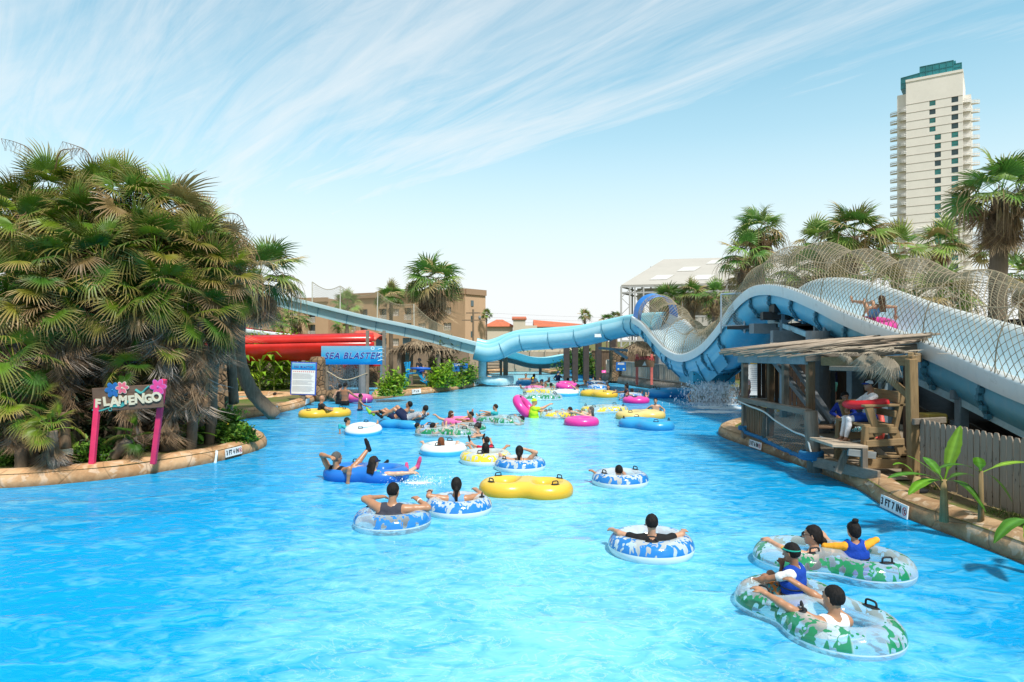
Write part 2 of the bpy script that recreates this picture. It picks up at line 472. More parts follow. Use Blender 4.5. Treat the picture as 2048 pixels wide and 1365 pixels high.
# ------------------------------------------------------------------ fan palms
def fan_leaf(Rl, nseg, spread, droop, tipdroop, cin, cmid, ctip, fold=.5, cup=0.0):
    """one fan leaf, stem end at the origin, pointing along +y, upper face +z"""
    st = np.array([.03, .28, .46, .76, 1.0])
    a = np.linspace(-spread/2, spread/2, nseg)
    da = spread / (nseg - 1)
    Ri = Rl * (.72 + .28 * np.cos(a * .55)) * rng.uniform(.9, 1.08, nseg)
    td = tipdroop * rng.uniform(.3, 1.6, nseg)
    sw = rng.normal(0, .05, nseg)
    V = np.zeros((nseg, 5, 3, 3)); C = np.zeros((nseg, 5, 3, 3))
    wid = np.array([1, 1, .97, .55, .04])
    for j, s in enumerate(st):
        r = Ri * s
        aa = a + sw * max(0, s - .5)
        hw = np.minimum(r * math.tan(da/2), Ri*.48*math.tan(da/2)*1.15) * wid[j]
        z = -droop * s * s * Rl - td * max(0, (s - .45) / .55) ** 2 * Rl + cup * np.abs(np.sin(a)) * r
        for k, sgn in enumerate((-1, 0, 1)):
            V[:, j, k, 0] = np.sin(aa) * r + np.cos(aa) * hw * sgn
            V[:, j, k, 1] = np.cos(aa) * r - np.sin(aa) * hw * sgn
            V[:, j, k, 2] = z + (hw * fold if sgn == 0 else 0)
        t = min(1, s / .5)
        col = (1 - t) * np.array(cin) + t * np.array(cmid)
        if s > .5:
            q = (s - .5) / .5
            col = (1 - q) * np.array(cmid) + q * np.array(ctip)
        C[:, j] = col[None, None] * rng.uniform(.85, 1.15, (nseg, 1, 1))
    base = gridf(5, 3)
    F = (base[None] + (np.arange(nseg) * 15)[:, None, None]).reshape(-1, 4)
    return V.reshape(-1, 3), F, C.reshape(-1, 3)

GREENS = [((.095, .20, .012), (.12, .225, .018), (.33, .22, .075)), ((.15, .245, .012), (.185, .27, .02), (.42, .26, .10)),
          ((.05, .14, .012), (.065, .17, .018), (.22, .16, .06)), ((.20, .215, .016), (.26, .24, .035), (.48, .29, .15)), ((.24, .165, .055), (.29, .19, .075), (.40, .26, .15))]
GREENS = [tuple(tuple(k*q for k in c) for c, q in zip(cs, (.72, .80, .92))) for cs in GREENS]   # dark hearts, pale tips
FRESH = [((.09, .22, .03), (.12, .27, .045), (.24, .28, .08)), ((.15, .27, .04), (.19, .31, .055), (.40, .34, .14)), ((.07, .18, .03), (.10, .22, .04), (.20, .22, .07)), ((.24, .22, .07), (.32, .25, .10), (.45, .33, .18))]
DEADS = [((.24, .155, .085), (.31, .20, .115), (.42, .29, .18)), ((.16, .10, .06), (.20, .13, .08), (.30, .20, .13)), ((.36, .25, .13), (.47, .33, .18), (.55, .41, .25)), ((.24, .21, .18), (.31, .27, .235), (.42, .37, .33))]

def frame_leaf(V, C0, A, N):
    A = A / np.linalg.norm(A); N = N - A * (N @ A); N /= np.linalg.norm(N); X = np.cross(A, N)
    return V @ np.stack([X, A, N]) + C0

def crown(b, c, n, Rl, pet, emin, emax, cols, nseg=24, spread=(3.4, 4.2), droop=(.05, .25), tipd=(.1, .4), petr=.016, sag=.25, azim=None, dead=False, bias=None):
    """n fan leaves around the growing point c"""
    c = np.array(c, float)
    for i in range(n):
        az = i * 2.39996 + rng.uniform(-.35, .35)
        if azim is not None: az = rng.uniform(*azim)
        u = ((i + .5) / n)
        el = emax + (emin - emax) * u ** .85 + rng.normal(0, .10)
        d = np.array((cos(az) * cos(el), sin(az) * cos(el), sin(el)))
        L = pet * rng.uniform(.75, 1.2)
        mid = c + d * L * .55
        sg_ = sag if dead else sag * (.25 + 1.1 * u)
        d2 = d + np.array((0, 0, -sg_ * rng.uniform(.5, 1.4)))
        d2 /= np.linalg.norm(d2)
        tip = mid + d2 * L * .5
        Rr = Rl * rng.uniform(.78, 1.12)
        A = d2 + np.array((0, 0, -sg_ * 1.2 * rng.uniform(.2, 1.3)))
        up = np.array((0, 0, 1.)) + rng.normal(0, .3, 3) - (0 if not dead else d * 1.5)
        if abs(A[2]) / np.linalg.norm(A) > .85: up = -d * np.sign(A[2]) + np.array((0, 0, .2)) + rng.normal(0, .25, 3); 
        cc = cols[int(rng.integers(len(cols)))]
        if len(cols) == 5: cc = cols[int(rng.choice(5, p=(.42, .40, .14, .04, 0) if u < .45 else (.28, .22, .2, .18, .12)))]   # old low fans yellow and tan
        q = rng.uniform(.75, 1.25)
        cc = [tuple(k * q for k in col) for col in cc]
        V, F, C = fan_leaf(Rr, nseg, rng.uniform(*spread), rng.uniform(*droop), rng.uniform(*tipd), *cc, cup=rng.uniform(-.05, .25) if not dead else -.5)
        b.add(frame_leaf(V, tip, A, up), F, C)
        s = np.cross(d, (0, 0, 1.)); s /= np.linalg.norm(s) + 1e-6
        w = petr
        pts = [c, mid, tip]
        Vp = np.concatenate([[p - s*w*(1-.3*k), p + np.array((0, 0, w*.8)), p + s*w*(1-.3*k)] for k, p in enumerate(pts)])
        b.add(Vp, gridf(3, 3), np.array(cc[0]) * (1.5 if not dead else .9))

M_frond = leafmat('palm frond', .45, .22)
M_dead = leafmat('dead palm frond', .9, .12, 1.0)
M_trunk = wood('palm trunk bark', (.19, .145, .105), 'z', 3., .4, .95)

def trunk_mesh(pts, r0, r1, n=26):
    b = MB(); b.sm = True
    P = spline(pts, n)
    r = np.linspace(r0, r1, n) * (1 + .06 * np.sin(np.arange(n) * 2.9)) 
    b.tube(P, r, 12)
    return b

def palm(name, label, base, top, trunk_r, n_green, n_dead, Rl, pet, cols=FRESH, nseg=22, group=None, bend=0.0, via=None, skirt=(-1.45, -.15), emin=-.15, dcols=DEADS, strands=0, deadR=.85, cat='palm tree', sk_pet=.6, sag=.3, beard=0):
    base = Vector(base); top = Vector(top)
    t = thing(name, label, cat, base, 0, group)
    L = top - base
    pts = [Vector((0, 0, -.1))] + ([Vector(p) - base for p in via] if via else [L * .5 + Vector((bend, 0, 0))]) + [L]
    trunk_mesh(pts, trunk_r, trunk_r * .8).build('trunk', M_trunk, t)
    b = MB()
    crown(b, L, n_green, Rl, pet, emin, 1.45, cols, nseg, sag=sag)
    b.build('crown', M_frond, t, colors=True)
    if n_dead:
        b = MB()
        crown(b, L - Vector((0, 0, .08)), n_dead, Rl * deadR, pet * sk_pet, skirt[0], skirt[1], dcols, max(12, nseg - 6), spread=(.35, 1.15), droop=(.05, .3), tipd=(.3, .9), sag=.7, dead=True)
        for q in range(beard):
            crown(b, L - Vector((0, 0, .45 + .55*q)), 13, Rl*1.05, .30, -1.35, -.75, dcols, 14, spread=(.5, 1.3), droop=(.05, .3), tipd=(.3, .9), sag=.7, dead=True)
        for i in range(strands):
            az = rng.uniform(0, 2*pi); d = Vector((cos(az), sin(az), 0))
            p0 = L + d * pet * .3; p1 = L + d * pet * rng.uniform(.9, 1.5) + Vector((0, 0, rng.uniform(-.2, .3)))
            p2 = p1 + d * .3 + Vector((rng.uniform(-.1, .1), rng.uniform(-.1, .1), -rng.uniform(.8, 1.7) * Rl))
            b.tube(spline([p0, p1, (p1 + p2)/2 + d*.15, p2], 7), np.linspace(.014, .006, 7), 3, False, (.30, .21, .11))
        b.build('dead_skirt', M_dead, t, colors=True)
    return t

# --- the thicket on the near left bank
THK = [  # px, py, depth of each growing point, greens, deads, leaf radius, petiole, colour set, what sets it apart
 (18, 443, 18.5, 26, 10, .78, .75, 0, 'at the left edge of the thicket crest'),
 (102, 400, 18.8, 26, 16, .78, .75, 0, 'with the tallest spiky crown of the thicket crest'),
 (228, 404, 18.6, 26, 14, .75, .75, 0, 'second highest on the thicket crest, with brown fringed leaves'),
 (345, 450, 18.8, 24, 10, .95, .75, 1, 'with broad deep green fans at the right of the thicket crest'),
 (395, 484, 19.2, 22, 10, .85, .8, 1, 'with glossy green fans just behind the broad fans at the crest'),
 (60, 470, 17.0, 26, 8, .75, .7, 0, 'with yellow green fans below the left crest'),
 (160, 462, 17.0, 26, 8, .78, .7, 0, 'with a full crown in the upper middle of the thicket'),
 (268, 430, 17.6, 24, 8, .74, .7, 0, 'with bright upright fans under the second crest'),
 (312, 510, 16.8, 24, 6, .78, .7, 0, 'with tall pleated fans in the right middle of the thicket'),
 (205, 530, 16.2, 24, 6, .78, .7, 0, 'with dark split fans in the very middle of the thicket'),
 (98, 560, 15.9, 24, 8, .74, .7, 0, 'with flat star shaped fans in the left middle'),
 (392, 520, 17.6, 22, 6, .76, .7, 0, 'below the glossy fans on the right shoulder'),
 (440, 575, 17.4, 24, 12, .76, .65, 0, 'on the rounded right flank of the thicket'),
 (322, 600, 16.2, 24, 14, .74, .65, 0, 'hanging over the right of the wooden sign'),
 (400, 640, 16.8, 20, 16, .70, .6, 0, 'low on the right flank with grey dead fans beneath'),
 (12, 600, 15.4, 22, 12, .76, .65, 0, 'at the left edge half way up the thicket'),
 (128, 620, 15.9, 24, 20, .76, .65, 0, 'with a brown and grey skirt left above the sign'),
 (236, 606, 16.4, 24, 18, .74, .65, 0, 'with a brown beard of dead fans right above the sign'),
 (338, 690, 16.6, 12, 22, .62, .55, 0, 'of mostly grey dead fans beside the stone pillar'),
 (30, 728, 14.9, 12, 22, .72, .6, 0, 'with a hanging grey skirt at the lower left'),
 (196, 690, 17.0, 10, 22, .62, .5, 0, 'with drooping fans just over the sign board'),
 (40, 815, 14.7, 18, 10, .50, .42, 2, 'low down beside the left pink post'),
 (104, 862, 14.4, 11, 14, .44, .36, 2, 'with a dry brown skirt touching the kerb'),
 (262, 742, 16.0, 9, 8, .50, .4, 2, 'with a few fans drooping behind the sign flowers'),
 (258, 880, 15.5, 6, 5, .36, .3, 2, 'a small yellowing seedling under the sign'),
 (130, 600, 19.6, 18, 10, .8, .7, 0, 'deep in the shade at the back of the thicket'),
 (335, 735, 17.2, 5, 30, .62, .55, 0, 'of grey dead fans low beside the grey posts'),
 (290, 790, 17.2, 6, 28, .60, .5, 2, 'of grey dead fans in the shade right of the sign'),
 (60, 690, 16.6, 8, 30, .66, .6, 0, 'with a long grey beard at the lower left, behind the low palms'),
 (170, 770, 17.2, 6, 26, .60, .5, 2, 'of dead fans in the dark behind the left pink post'),
 (300, 640, 19.2, 18, 14, .8, .7, 0, 'in deep shade behind the wooden sign'),
]
for k, (px, py, d, ng, nd, rl, pt, cs, what) in enumerate(THK):
    p = at(px, py, d)
    bx = p.x + rng.uniform(-.3, .3); by = d + rng.uniform(.3, .9)
    if p.z < 1.6: bx, by = p.x, d + .05
    if p.x > -9 : bx -= .5
    if cs == 2: cols = GREENS[:3]
    else: cols = GREENS if cs == 0 else FRESH
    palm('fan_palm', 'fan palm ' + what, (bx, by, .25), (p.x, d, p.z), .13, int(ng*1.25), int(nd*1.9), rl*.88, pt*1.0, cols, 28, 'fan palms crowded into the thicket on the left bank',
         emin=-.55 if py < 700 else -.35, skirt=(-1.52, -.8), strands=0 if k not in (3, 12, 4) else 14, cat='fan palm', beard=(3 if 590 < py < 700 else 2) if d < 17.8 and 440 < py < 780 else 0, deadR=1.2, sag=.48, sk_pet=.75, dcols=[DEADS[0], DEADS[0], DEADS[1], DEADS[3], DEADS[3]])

# flower stalks above the crest
for pts, lab in (([(80, 335, 18.6), (60, 300, 18.4), (30, 285, 18.3), (2, 278, 18.2)], 'thin dry flower stalk arching left from the tallest fan palm'),
            ([(190, 340, 18.5), (175, 305, 18.3), (150, 292, 18.3), (125, 284, 18.2)], 'thin dry flower stalk arching left between the two crest palms'),
            ([(110, 340, 18.5), (120, 305, 18.4), (140, 299, 18.4), (166, 299, 18.4)], 'thin dry flower stalk bent to the right over the crest'),
            ([(395, 470, 17.6), (440, 432, 17.5), (475, 430, 17.4), (492, 455, 17.4)], 'drooping dry flower stalk on the right shoulder of the thicket')):
    b = MB(); P = spline([at(*p) for p in pts], 14)
    b.tube(P, np.linspace(.022, .006, 14), 4)
    for p in P[5:]:
        for q in range(3):
            b.tube([p, p + np.array((rng.uniform(-.12, .12), rng.uniform(-.1, .1), -rng.uniform(.1, .35)))], .004, 3, False)
    b.build('flower_stalk', mat('dry stalk', (.17, .11, .06), .9), label=lab, cat='flower stalk')

# --- leaning palm right of the thicket
P0 = at(552, 818, 26.3); P0.z = .2
palm('palm_tree', 'leaning palm with a curved grey trunk and shaggy brown skirt right of the thicket', P0, at(518, 560, 24.5), .27, 24, 60, .95, .9, FRESH, 24,
     via=[at(505, 785, 26), at(478, 715, 25.5), at(484, 620, 25)], strands=70, skirt=(-1.5, -.5), deadR=1.1)
# extra dry fibre curtain on its left, the tan mass over the thicket shoulder
palm('palm_tree', 'dead fan palm hanging as a tan straw curtain over the thicket shoulder', at(468, 800, 19.6) * 1.0, at(446, 488, 18.3), .14, 2, 80, .5, .4, [DEADS[2]], 18,
     strands=120, skirt=(-1.45, .1), dcols=[DEADS[2], DEADS[0], DEADS[2]], deadR=1.7, sk_pet=1.3)

# --- the other palms of the park
def simple_palm(label, px, py, d, rl, pet, ng, nd, tr=.17, nseg=18, base_px=None, strands=0, name='palm_tree', cols=FRESH, deadR=.9, dc=None, sag=.3):
    top = at(px, py, d); base = Vector((at(base_px or px, py, d).x, d, .2))
    if strands == 0 and nd >= 14: strands = nd
    return palm(name, label, base, top, tr, ng, nd, rl, pet, cols, nseg, strands=strands, deadR=deadR, sag=sag, dcols=dc or [DEADS[0], DEADS[2], DEADS[1]])
simple_palm('tall palm with a big straw coloured skirt behind the left slide', 866, 570, 47, 1.25, 1.2, 26, 100, .34, 18, deadR=1.3)
simple_palm('small grey green palm beside the beige hotel wall, left of the big skirted palm', 694, 612, 56, .8, .8, 22, 14)
simple_palm('bright green palm peeking between the hotel and the big skirted palm', 782, 598, 52, .8, .8, 20, 8)
simple_palm('yellow green bushy palm in front of the hotel, under the left slide', 592, 640, 52, .85, .8, 20, 16)
simple_palm('small palm in the shadow of the straw fringe left of the hotel', 562, 652, 50, .55, .6, 16, 8)
simple_palm('palm fan rising behind the SEA BLASTER board', 690, 655, 60, .7, .7, 16, 6)
simple_palm('tall shaggy palm with a straw skirt left of the big net tunnel', 1520, 466, 33, .85, .75, 22, 80, .27, 20, strands=60, deadR=1.1)
simple_palm('shorter shaggy palm tucked beneath the tall one by the net tunnel', 1490, 520, 32, .8, .75, 16, 60, .25, 18, strands=40)
simple_palm('lush green palm rising behind the crest of the net tunnel', 1708, 474, 29, .95, .85, 26, 26, .23, 22)
simple_palm('low green palm left of the lush palm behind the net tunnel', 1640, 492, 33, .8, .8, 18, 10, .2, 18)
simple_palm('low palm right of the lush palm at the foot of the white tower', 1790, 508, 31, .8, .8, 16, 16, .2, 18)
simple_palm('shaggy small palm standing before the white tower', 1880, 494, 40, .95, .9, 22, 34, .22, 16)
simple_palm('big palm with a heavy brown skirt and thick trunk at the right edge', 2000, 398, 19.5, .82, .72, 20, 110, .26, 24, base_px=1990, strands=60, deadR=1.15)
simple_palm('small distant palm below the heavy skirted palm at the right', 1985, 512, 48, .9, .8, 18, 10, .2, 14)
simple_palm('olive palm half hidden by the right end of the net', 2045, 560, 34, .9, .8, 16, 20, .2, 16)
simple_palm('bushy palm left of the blue hood in front of the frame building', 1335, 598, 47, .72, .55, 22, 22, .22, 16)
simple_palm('palm with drooping tan fronds above the blue hood', 1385, 592, 45, .75, .6, 20, 34, .22, 16)
simple_palm('dry palm behind the small net over the dip', 1430, 598, 42, .75, .6, 14, 36, .22, 16)
simple_palm('green leafy palm between the small net and the steel gate', 1442, 628, 44, .8, .6, 20, 4, .2, 16)
simple_palm('dark palm behind the netting to the right of the steel gate', 1500, 565, 36, .9, .8, 14, 30, .22, 16)
simple_palm('tiny palm alone above the middle of the crossing slide', 1170, 634, 150, 1.0, 1.0, 22, 14, .25, 9, deadR=.9)
simple_palm('tiny palm next to the frame building', 1233, 636, 150, .9, .9, 20, 10, .25, 9)
simple_palm('tiny low palm between its two tall neighbours on the skyline', 1214, 642, 160, 1.1, 1.0, 18, 6, .25, 9)
simple_palm('thin little palm between the beige hotel and the red roofs', 973, 632, 120, .7, .6, 18, 6, .16, 9)
simple_palm('palm behind the middle of the net with a dark skirt', 1760, 590, 26, .8, .75, 14, 40, .24, 16)
simple_palm('palm behind the net left of the thick trunk', 1880, 600, 24, .8, .75, 16, 40, .24, 16)
simple_palm('low palm with hanging fronds behind the net crest', 1610, 556, 30, .8, .75, 16, 34, .22, 16)

# ------------------------------------------------------------------ bushes
M_leaf = leafmat('shrub leaf', .45, .25)
def leaves(b, P, size, cols, up=.5, narrow=.45):
    n = len(P)
    d = rng.normal(0, 1, (n, 3)); d[:, 2] = np.abs(d[:, 2]) * up + .1
    d /= np.linalg.norm(d, axis=1)[:, None]
    N = rng.normal(0, .6, (n, 3)); N[:, 2] += 1.0
    X = np.cross(d, N); X /= np.linalg.norm(X, axis=1)[:, None]; N = np.cross(X, d)
    s = size * rng.uniform(.6, 1.3, n)[:, None]
    p0 = P; p1 = P + d*s*.5 + X*s*narrow*.5 + N*s*.1; p2 = P + d*s - N*s*.15; p3 = P + d*s*.5 - X*s*narrow*.5 + N*s*.1
    V = np.stack([p0, p1, p2, p3], 1).reshape(-1, 3)
    C = np.array(cols)[rng.integers(len(cols), size=n)] * rng.uniform(.6, 1.35, (n, 1))
    b.add(V, (np.arange(n)*4)[:, None] + np.arange(4)[None], np.repeat(C, 4, 0))

def clump_points(c, rad, n, clumps=14):
    """leaf positions gathered in clumps over the upper shell of an ellipsoid"""
    c = np.array(c); rad = np.array(rad)
    q = rng.normal(0, 1, (clumps, 3)); q /= np.linalg.norm(q, axis=1)[:, None]; q[:, 2] = np.abs(q[:, 2])
    q *= rng.uniform(.55, .95, (clumps, 1))
    k = rng.integers(clumps, size=n)
    off = rng.normal(0, .2, (n, 3))
    return c + (q[k] + off) * rad

def bush(label, c, rad, n, size, cols, clumps=16, name='bush', cat='bush', narrow=.45, flowers=None, group=None, up=.7):
    t = thing(name, label, cat, c, 0, group)
    b = MB()
    P = clump_points((0, 0, 0), rad, n, clumps); P[:, 2] = np.maximum(P[:, 2], .03)
    leaves(b, P, size, cols, up, narrow)
    b.build('foliage', M_leaf, t, colors=True)
    b = MB()
    for i in range(7):
        q = rng.normal(0, .45, 2) * rad[0]
        b.tube([(0, 0, -.05), (q[0]*.4, q[1]*.4, rad[2]*.4), (q[0], q[1]*rad[1]/rad[0], rad[2]*.8)], [.022, .015, .006], 5)
    b.build('stem', M_trunk, t)
    if flowers:
        b = MB()
        P = clump_points((0, 0, 0), rad * np.array(1.05), 40, clumps); P[:, 2] = np.maximum(P[:, 2], .1)
        leaves(b, P, .09, [flowers], .8, .9)
        b.build('blossom', M_leaf, t, colors=True)
    return t
LIME = [(.22, .40, .02), (.31, .48, .03), (.14, .28, .015), (.38, .50, .05)]
MIDG = [(.05, .14, .02), (.085, .20, .025), (.035, .10, .015), (.12, .22, .03)]
OLIV = [(.09, .13, .03), (.14, .18, .05), (.06, .09, .025)]
def bush_px(label, px, py_base, wpx, hpx, n, size, cols, depth_ratio=.8, d=None, **k):
    g = ground(px, py_base, GZ) if d is None else Vector(((px-1024)/FPX*d, d, GZ))
    m = g.y / FPX
    return bush(label, g, (wpx*m*.5, wpx*m*.5*depth_ratio, hpx*m), n, size, cols, **k)
bush_px('round lime green bush under the SEA BLASTER sign, left of the blue chair', 788, 793, 66, 44, 1300, .22, LIME)
bush_px('bright green bush right of the blue lifeguard chair', 893, 776, 74, 44, 1400, .22, LIME[:3])
bush_px('bush with pink blossoms at the right end of the left bank', 928, 770, 56, 40, 1000, .22, LIME[:3] + MIDG, flowers=(.65, .16, .22))
bush_px('tall grey green oleander behind the blue lifeguard chair', 886, 772, 60, 84, 900, .30, OLIV, d=43.5, narrow=.25)
bush_px('small bush beside the white light blue pipe', 940, 768, 34, 36, 500, .2, MIDG)
bush_px('dense green hedge in front of the far slide posts', 1143, 750, 74, 46, 1600, .34, MIDG, d=57)
bush_px('second half of the dense green hedge nearer the wooden screen', 1172, 752, 50, 40, 1100, .34, MIDG, d=55)
bush_px('yellow green plants on the far bank left of the hedge', 1040, 745, 70, 32, 1000, .42, LIME[:2] + OLIV, d=71, narrow=.2)
bush_px('lime green tropical hedge below the red slide, left half', 508, 795, 90, 98, 1900, .32, LIME, d=38.5, narrow=.3)
bush_px('lime green tropical hedge below the red slide, right half', 566, 795, 90, 104, 1900, .32, LIME, d=40, narrow=.3)
bush_px('lime green tropical hedge behind the rules board', 612, 795, 70, 96, 1300, .32, LIME, d=41.5, narrow=.3)
bush_px('tangle of leaves left of the stone pillar, seen through the thicket', 410, 800, 60, 90, 700, .3, LIME[:3] + MIDG, d=33, narrow=.3)
for px, d_, h_ in ((455, 37.5, 75), (480, 37, 80), (520, 37.2, 85), (548, 37.6, 78), (585, 39, 82)):
    # banana-like shoots along the front of that hedge
    g = Vector(((px-1024)/FPX*d_, d_, GZ)); b = MB()
    for i in range(16):
        az = rng.uniform(0, 2*pi); L = rng.uniform(.7, 1.25); z0 = rng.uniform(.2, h_*d_/FPX*.75)
        P = np.array([(0, 0, z0), (cos(az)*L*.4, sin(az)*L*.4, z0+L*.45), (cos(az)*L*.75, sin(az)*L*.75, z0+L*.5), (cos(az)*L, sin(az)*L, z0+L*.25)])
        w = np.array([.02, .11, .10, .01]); s = np.array((-sin(az), cos(az), 0))
        V = np.concatenate([[p - s*q, p - np.array((0, 0, .02)), p + s*q] for p, q in zip(P, w)])
        b.add(V, gridf(4, 3), np.array(LIME[int(rng.integers(4))])*rng.uniform(.7, 1.2))
    b.tube([(0, 0, 0), (0, 0, h_*d_/FPX*.75)], .04, 5, True, (.2, .22, .06))
    b.build('ginger_plant', M_leaf, None, g, label='broad leaved ginger plant in the row in front of the lime green hedge', cat='plant', group='ginger plants below the red slide', colors=True)

for (x, y, rx, ry, h_, lab) in ((-9.9, 18.4, 1.6, 1.2, 2.4, 'added dark shrub standing in for the shade at the thicket heart'), (-11.5, 17.0, 2.0, 1.2, 2.4, 'added dark shrub standing in for the shade across the left thicket half')):
    bush(lab, (x, y, GZ), (rx, ry, h_), 2600, .3, [(.02, .035, .01), (.03, .05, .012), (.035, .028, .016)], 30, 'shrub', 'shrub')  # near-black foliage added to darken the thicket interior
# ground cover around the sign
g0 = MB()
for (px, py, n, w) in ((230, 905, 900, 1.0), (330, 890, 1500, .9), (420, 880, 1900, 1.0), (455, 888, 1200, .55), (180, 925, 500, .6), (20, 930, 400, .5), (380, 850, 1300, 1.1), (300, 850, 900, 1.1), (130, 925, 300, .5)):
    g = ground(px, py, .3)
    for q in range(5):
        c = np.array((g.x + rng.uniform(-.6, .6)*w, g.y + rng.uniform(.25, 1.1)*w, .26))
        P = clump_points(c, (.5*w, .38*w, .42 + .3*(380 < px < 440)), n // 4, 9); P[:, 2] = np.maximum(P[:, 2], .28)
        # keep it on the planted side of the kerb
        leaves(g0, P, .15, [(.085, .21, .025), (.13, .29, .03), (.05, .13, .02), (.19, .33, .04)], .8, .5)
P = np.concatenate([clump_points(np.array((ground(px, 890, .3).x, ground(px, 890, .3).y + .5, .3)), (.5, .4, .4), 4, 4) for px in (190, 300, 340, 400, 440)])
leaves(g0, P, .05, [(.75, .5, .02)], .8, 1)
g0.build('ground_cover_leaves', M_leaf, kind='stuff', label='low leafy ground cover with tiny yellow flowers around the wooden sign', cat='ground cover', colors=True)

# grass tufts on the right bank
gb = MB()
n = 4200
yy = rng.uniform(3.5, 13.0, n); xx = rng.uniform(7.55, 8.0, n) + rng.uniform(0, .55, n) * rng.integers(0, 2, n)
keep = np.array([mnoise.noise((x*1.6, y*1.6, 3)) > -.05 for x, y in zip(xx, yy)])
xx, yy = xx[keep], yy[keep]; n = len(xx)
az = rng.uniform(0, 2*pi, n); h = rng.uniform(.04, .12, n)
p = np.stack([xx, yy, np.full(n, GZ)], 1); s = np.stack([np.cos(az), np.sin(az), 0*az], 1) * .008
lean = np.stack([np.cos(az*3), np.sin(az*3), 0*az], 1) * (h*.6)[:, None]
V = np.stack([p - s, p + s, p + lean + np.stack([0*h, 0*h, h], 1)], 1).reshape(-1, 3)
C = np.array([(.10, .17, .02), (.16, .2, .04), (.24, .19, .09)])[rng.integers(3, size=n)]
gb.add(V, np.arange(3*n).reshape(-1, 3), np.repeat(C, 3, 0))
gb.build('grass', M_leaf, kind='stuff', label='patchy short grass between the right kerb and the picket fence', cat='grass', colors=True)

# banana plants by the picket fence
M_ban = leafmat('banana leaf', .35, .35)
def banana(label, base, stem_h, stem_r, lvs, lean=(0, 0)):
    t = thing('banana_plant', label, 'banana plant', base)
    b = MB(); b.sm = True
    b.tube([(0, 0, -.05), (lean[0]*.5, lean[1]*.5, stem_h*.5), (lean[0], lean[1], stem_h)], [stem_r*1.25, stem_r, stem_r*.75], 10)
    b.build('stem', wood('banana stem', (.30, .21, .10), 'z', 4, .45), t)
    for (dx, dy, dz, L, W, droop, c) in lvs:
        b = MB(); b.sm = False
        d = np.array((dx, dy, dz), float); d /= np.linalg.norm(d)
        n = 16; u = np.linspace(0, 1, n)
        root = np.array((lean[0], lean[1], stem_h - .03))
        pos = root + d*(L*u)[:, None] + np.array((0, 0, -1.))*(droop*L*u**2.2)[:, None]
        T = np.gradient(pos, axis=0); T /= np.linalg.norm(T, axis=1)[:, None]
        sd = np.cross(T, (0, 0, 1.)); sd /= np.linalg.norm(sd, axis=1)[:, None] + 1e-6
        nn = np.cross(sd, T)
        uu = np.clip((u - .22) / .78, 0, 1)
        w = W * np.where(u < .22, .02/W*1.0, np.sin(np.pi * uu ** .8) ** .6 + .03)
        w[-1] = .01
        rip = 1 + rng.uniform(-.10, .04, n)
        V = []
        for i in range(n):
            for k, f in ((-1, .16), (-.5, .12), (0, 0), (.5, .12), (1, .16)):
                V.append(pos[i] + sd[i]*w[i]*k*rip[i] + nn[i]*w[i]*f*(1 if u[i] > .2 else 0) - nn[i]*abs(k)*w[i]*.12)
        C = np.tile(np.array(c)*1.0, (n*5, 1)).reshape(n, 5, 3); C[:, 2] = np.array(c)*1.5 + .03
        C *= rng.uniform(.85, 1.15, (n, 1, 1))
        b.add(V, gridf(n, 5), C.reshape(-1, 3))
        b.build('leaf', M_ban, t, colors=True)
    return t
G1, G2, G3 = (.15, .33, .02), (.08, .22, .015), (.24, .42, .03)
g = ground(1888, 1038, GZ)
banana('tallest young banana plant with five broad leaves before the picket fence', g, .60, .055,
       [(.35, .1, 1.0, .95, .13, .05, G3), (-1, -.05, .45, .98, .12, .35, G2), (-.8, -.3, .28, .78, .12, .5, G1), (-.55, .2, .6, .72, .12, .2, G1), (.25, -.35, .2, .62, .11, 1.0, (.05, .14, .01)), (.75, .1, .5, .62, .08, .45, (.06, .15, .012)), (-.2, .4, .7, .6, .12, .3, G2)])
g = ground(1962, 1050, GZ)
banana('banana plant with a bare brown trunk and one long leaf reaching right', g, .80, .038,
       [(1, -.1, .55, .95, .10, .35, G3), (-.8, .0, .5, .75, .09, .45, (.07, .19, .012)), (-.3, -.3, .75, .45, .08, .3, G1), (.6, -.1, -.05, .42, .06, .9, (.04, .11, .01))])
g = ground(1826, 995, GZ)
banana('short withered banana stump with dry sheaths beside the lifeguard chair', g, .36, .07, [(-.7, .1, 1.1, .75, .10, .55, G1), (.3, -.2, .2, .45, .07, 1.1, (.22, .16, .07))], (.08, 0))
g = ground(2075, 1110, GZ)
banana('banana plant at the right edge with two leaves drooping left', g, .42, .06,
       [(-1, -.2, .55, .75, .11, .75, G2), (-.7, -.75, .45, .68, .11, .8, G1), (.5, .1, .8, .7, .1, .4, G1)])
# two bright leaves beside the sign
g = ground(372, 895, .3); g.y += .5
banana('young banana shoot with narrow bright leaves in the ground cover near the sign', g, .32, .03,
       [(.35, 0, 1.2, .6, .07, .1, G3), (1, -.2, .15, .65, .07, .25, G3), (.6, -.6, .05, .55, .06, .35, G1)])
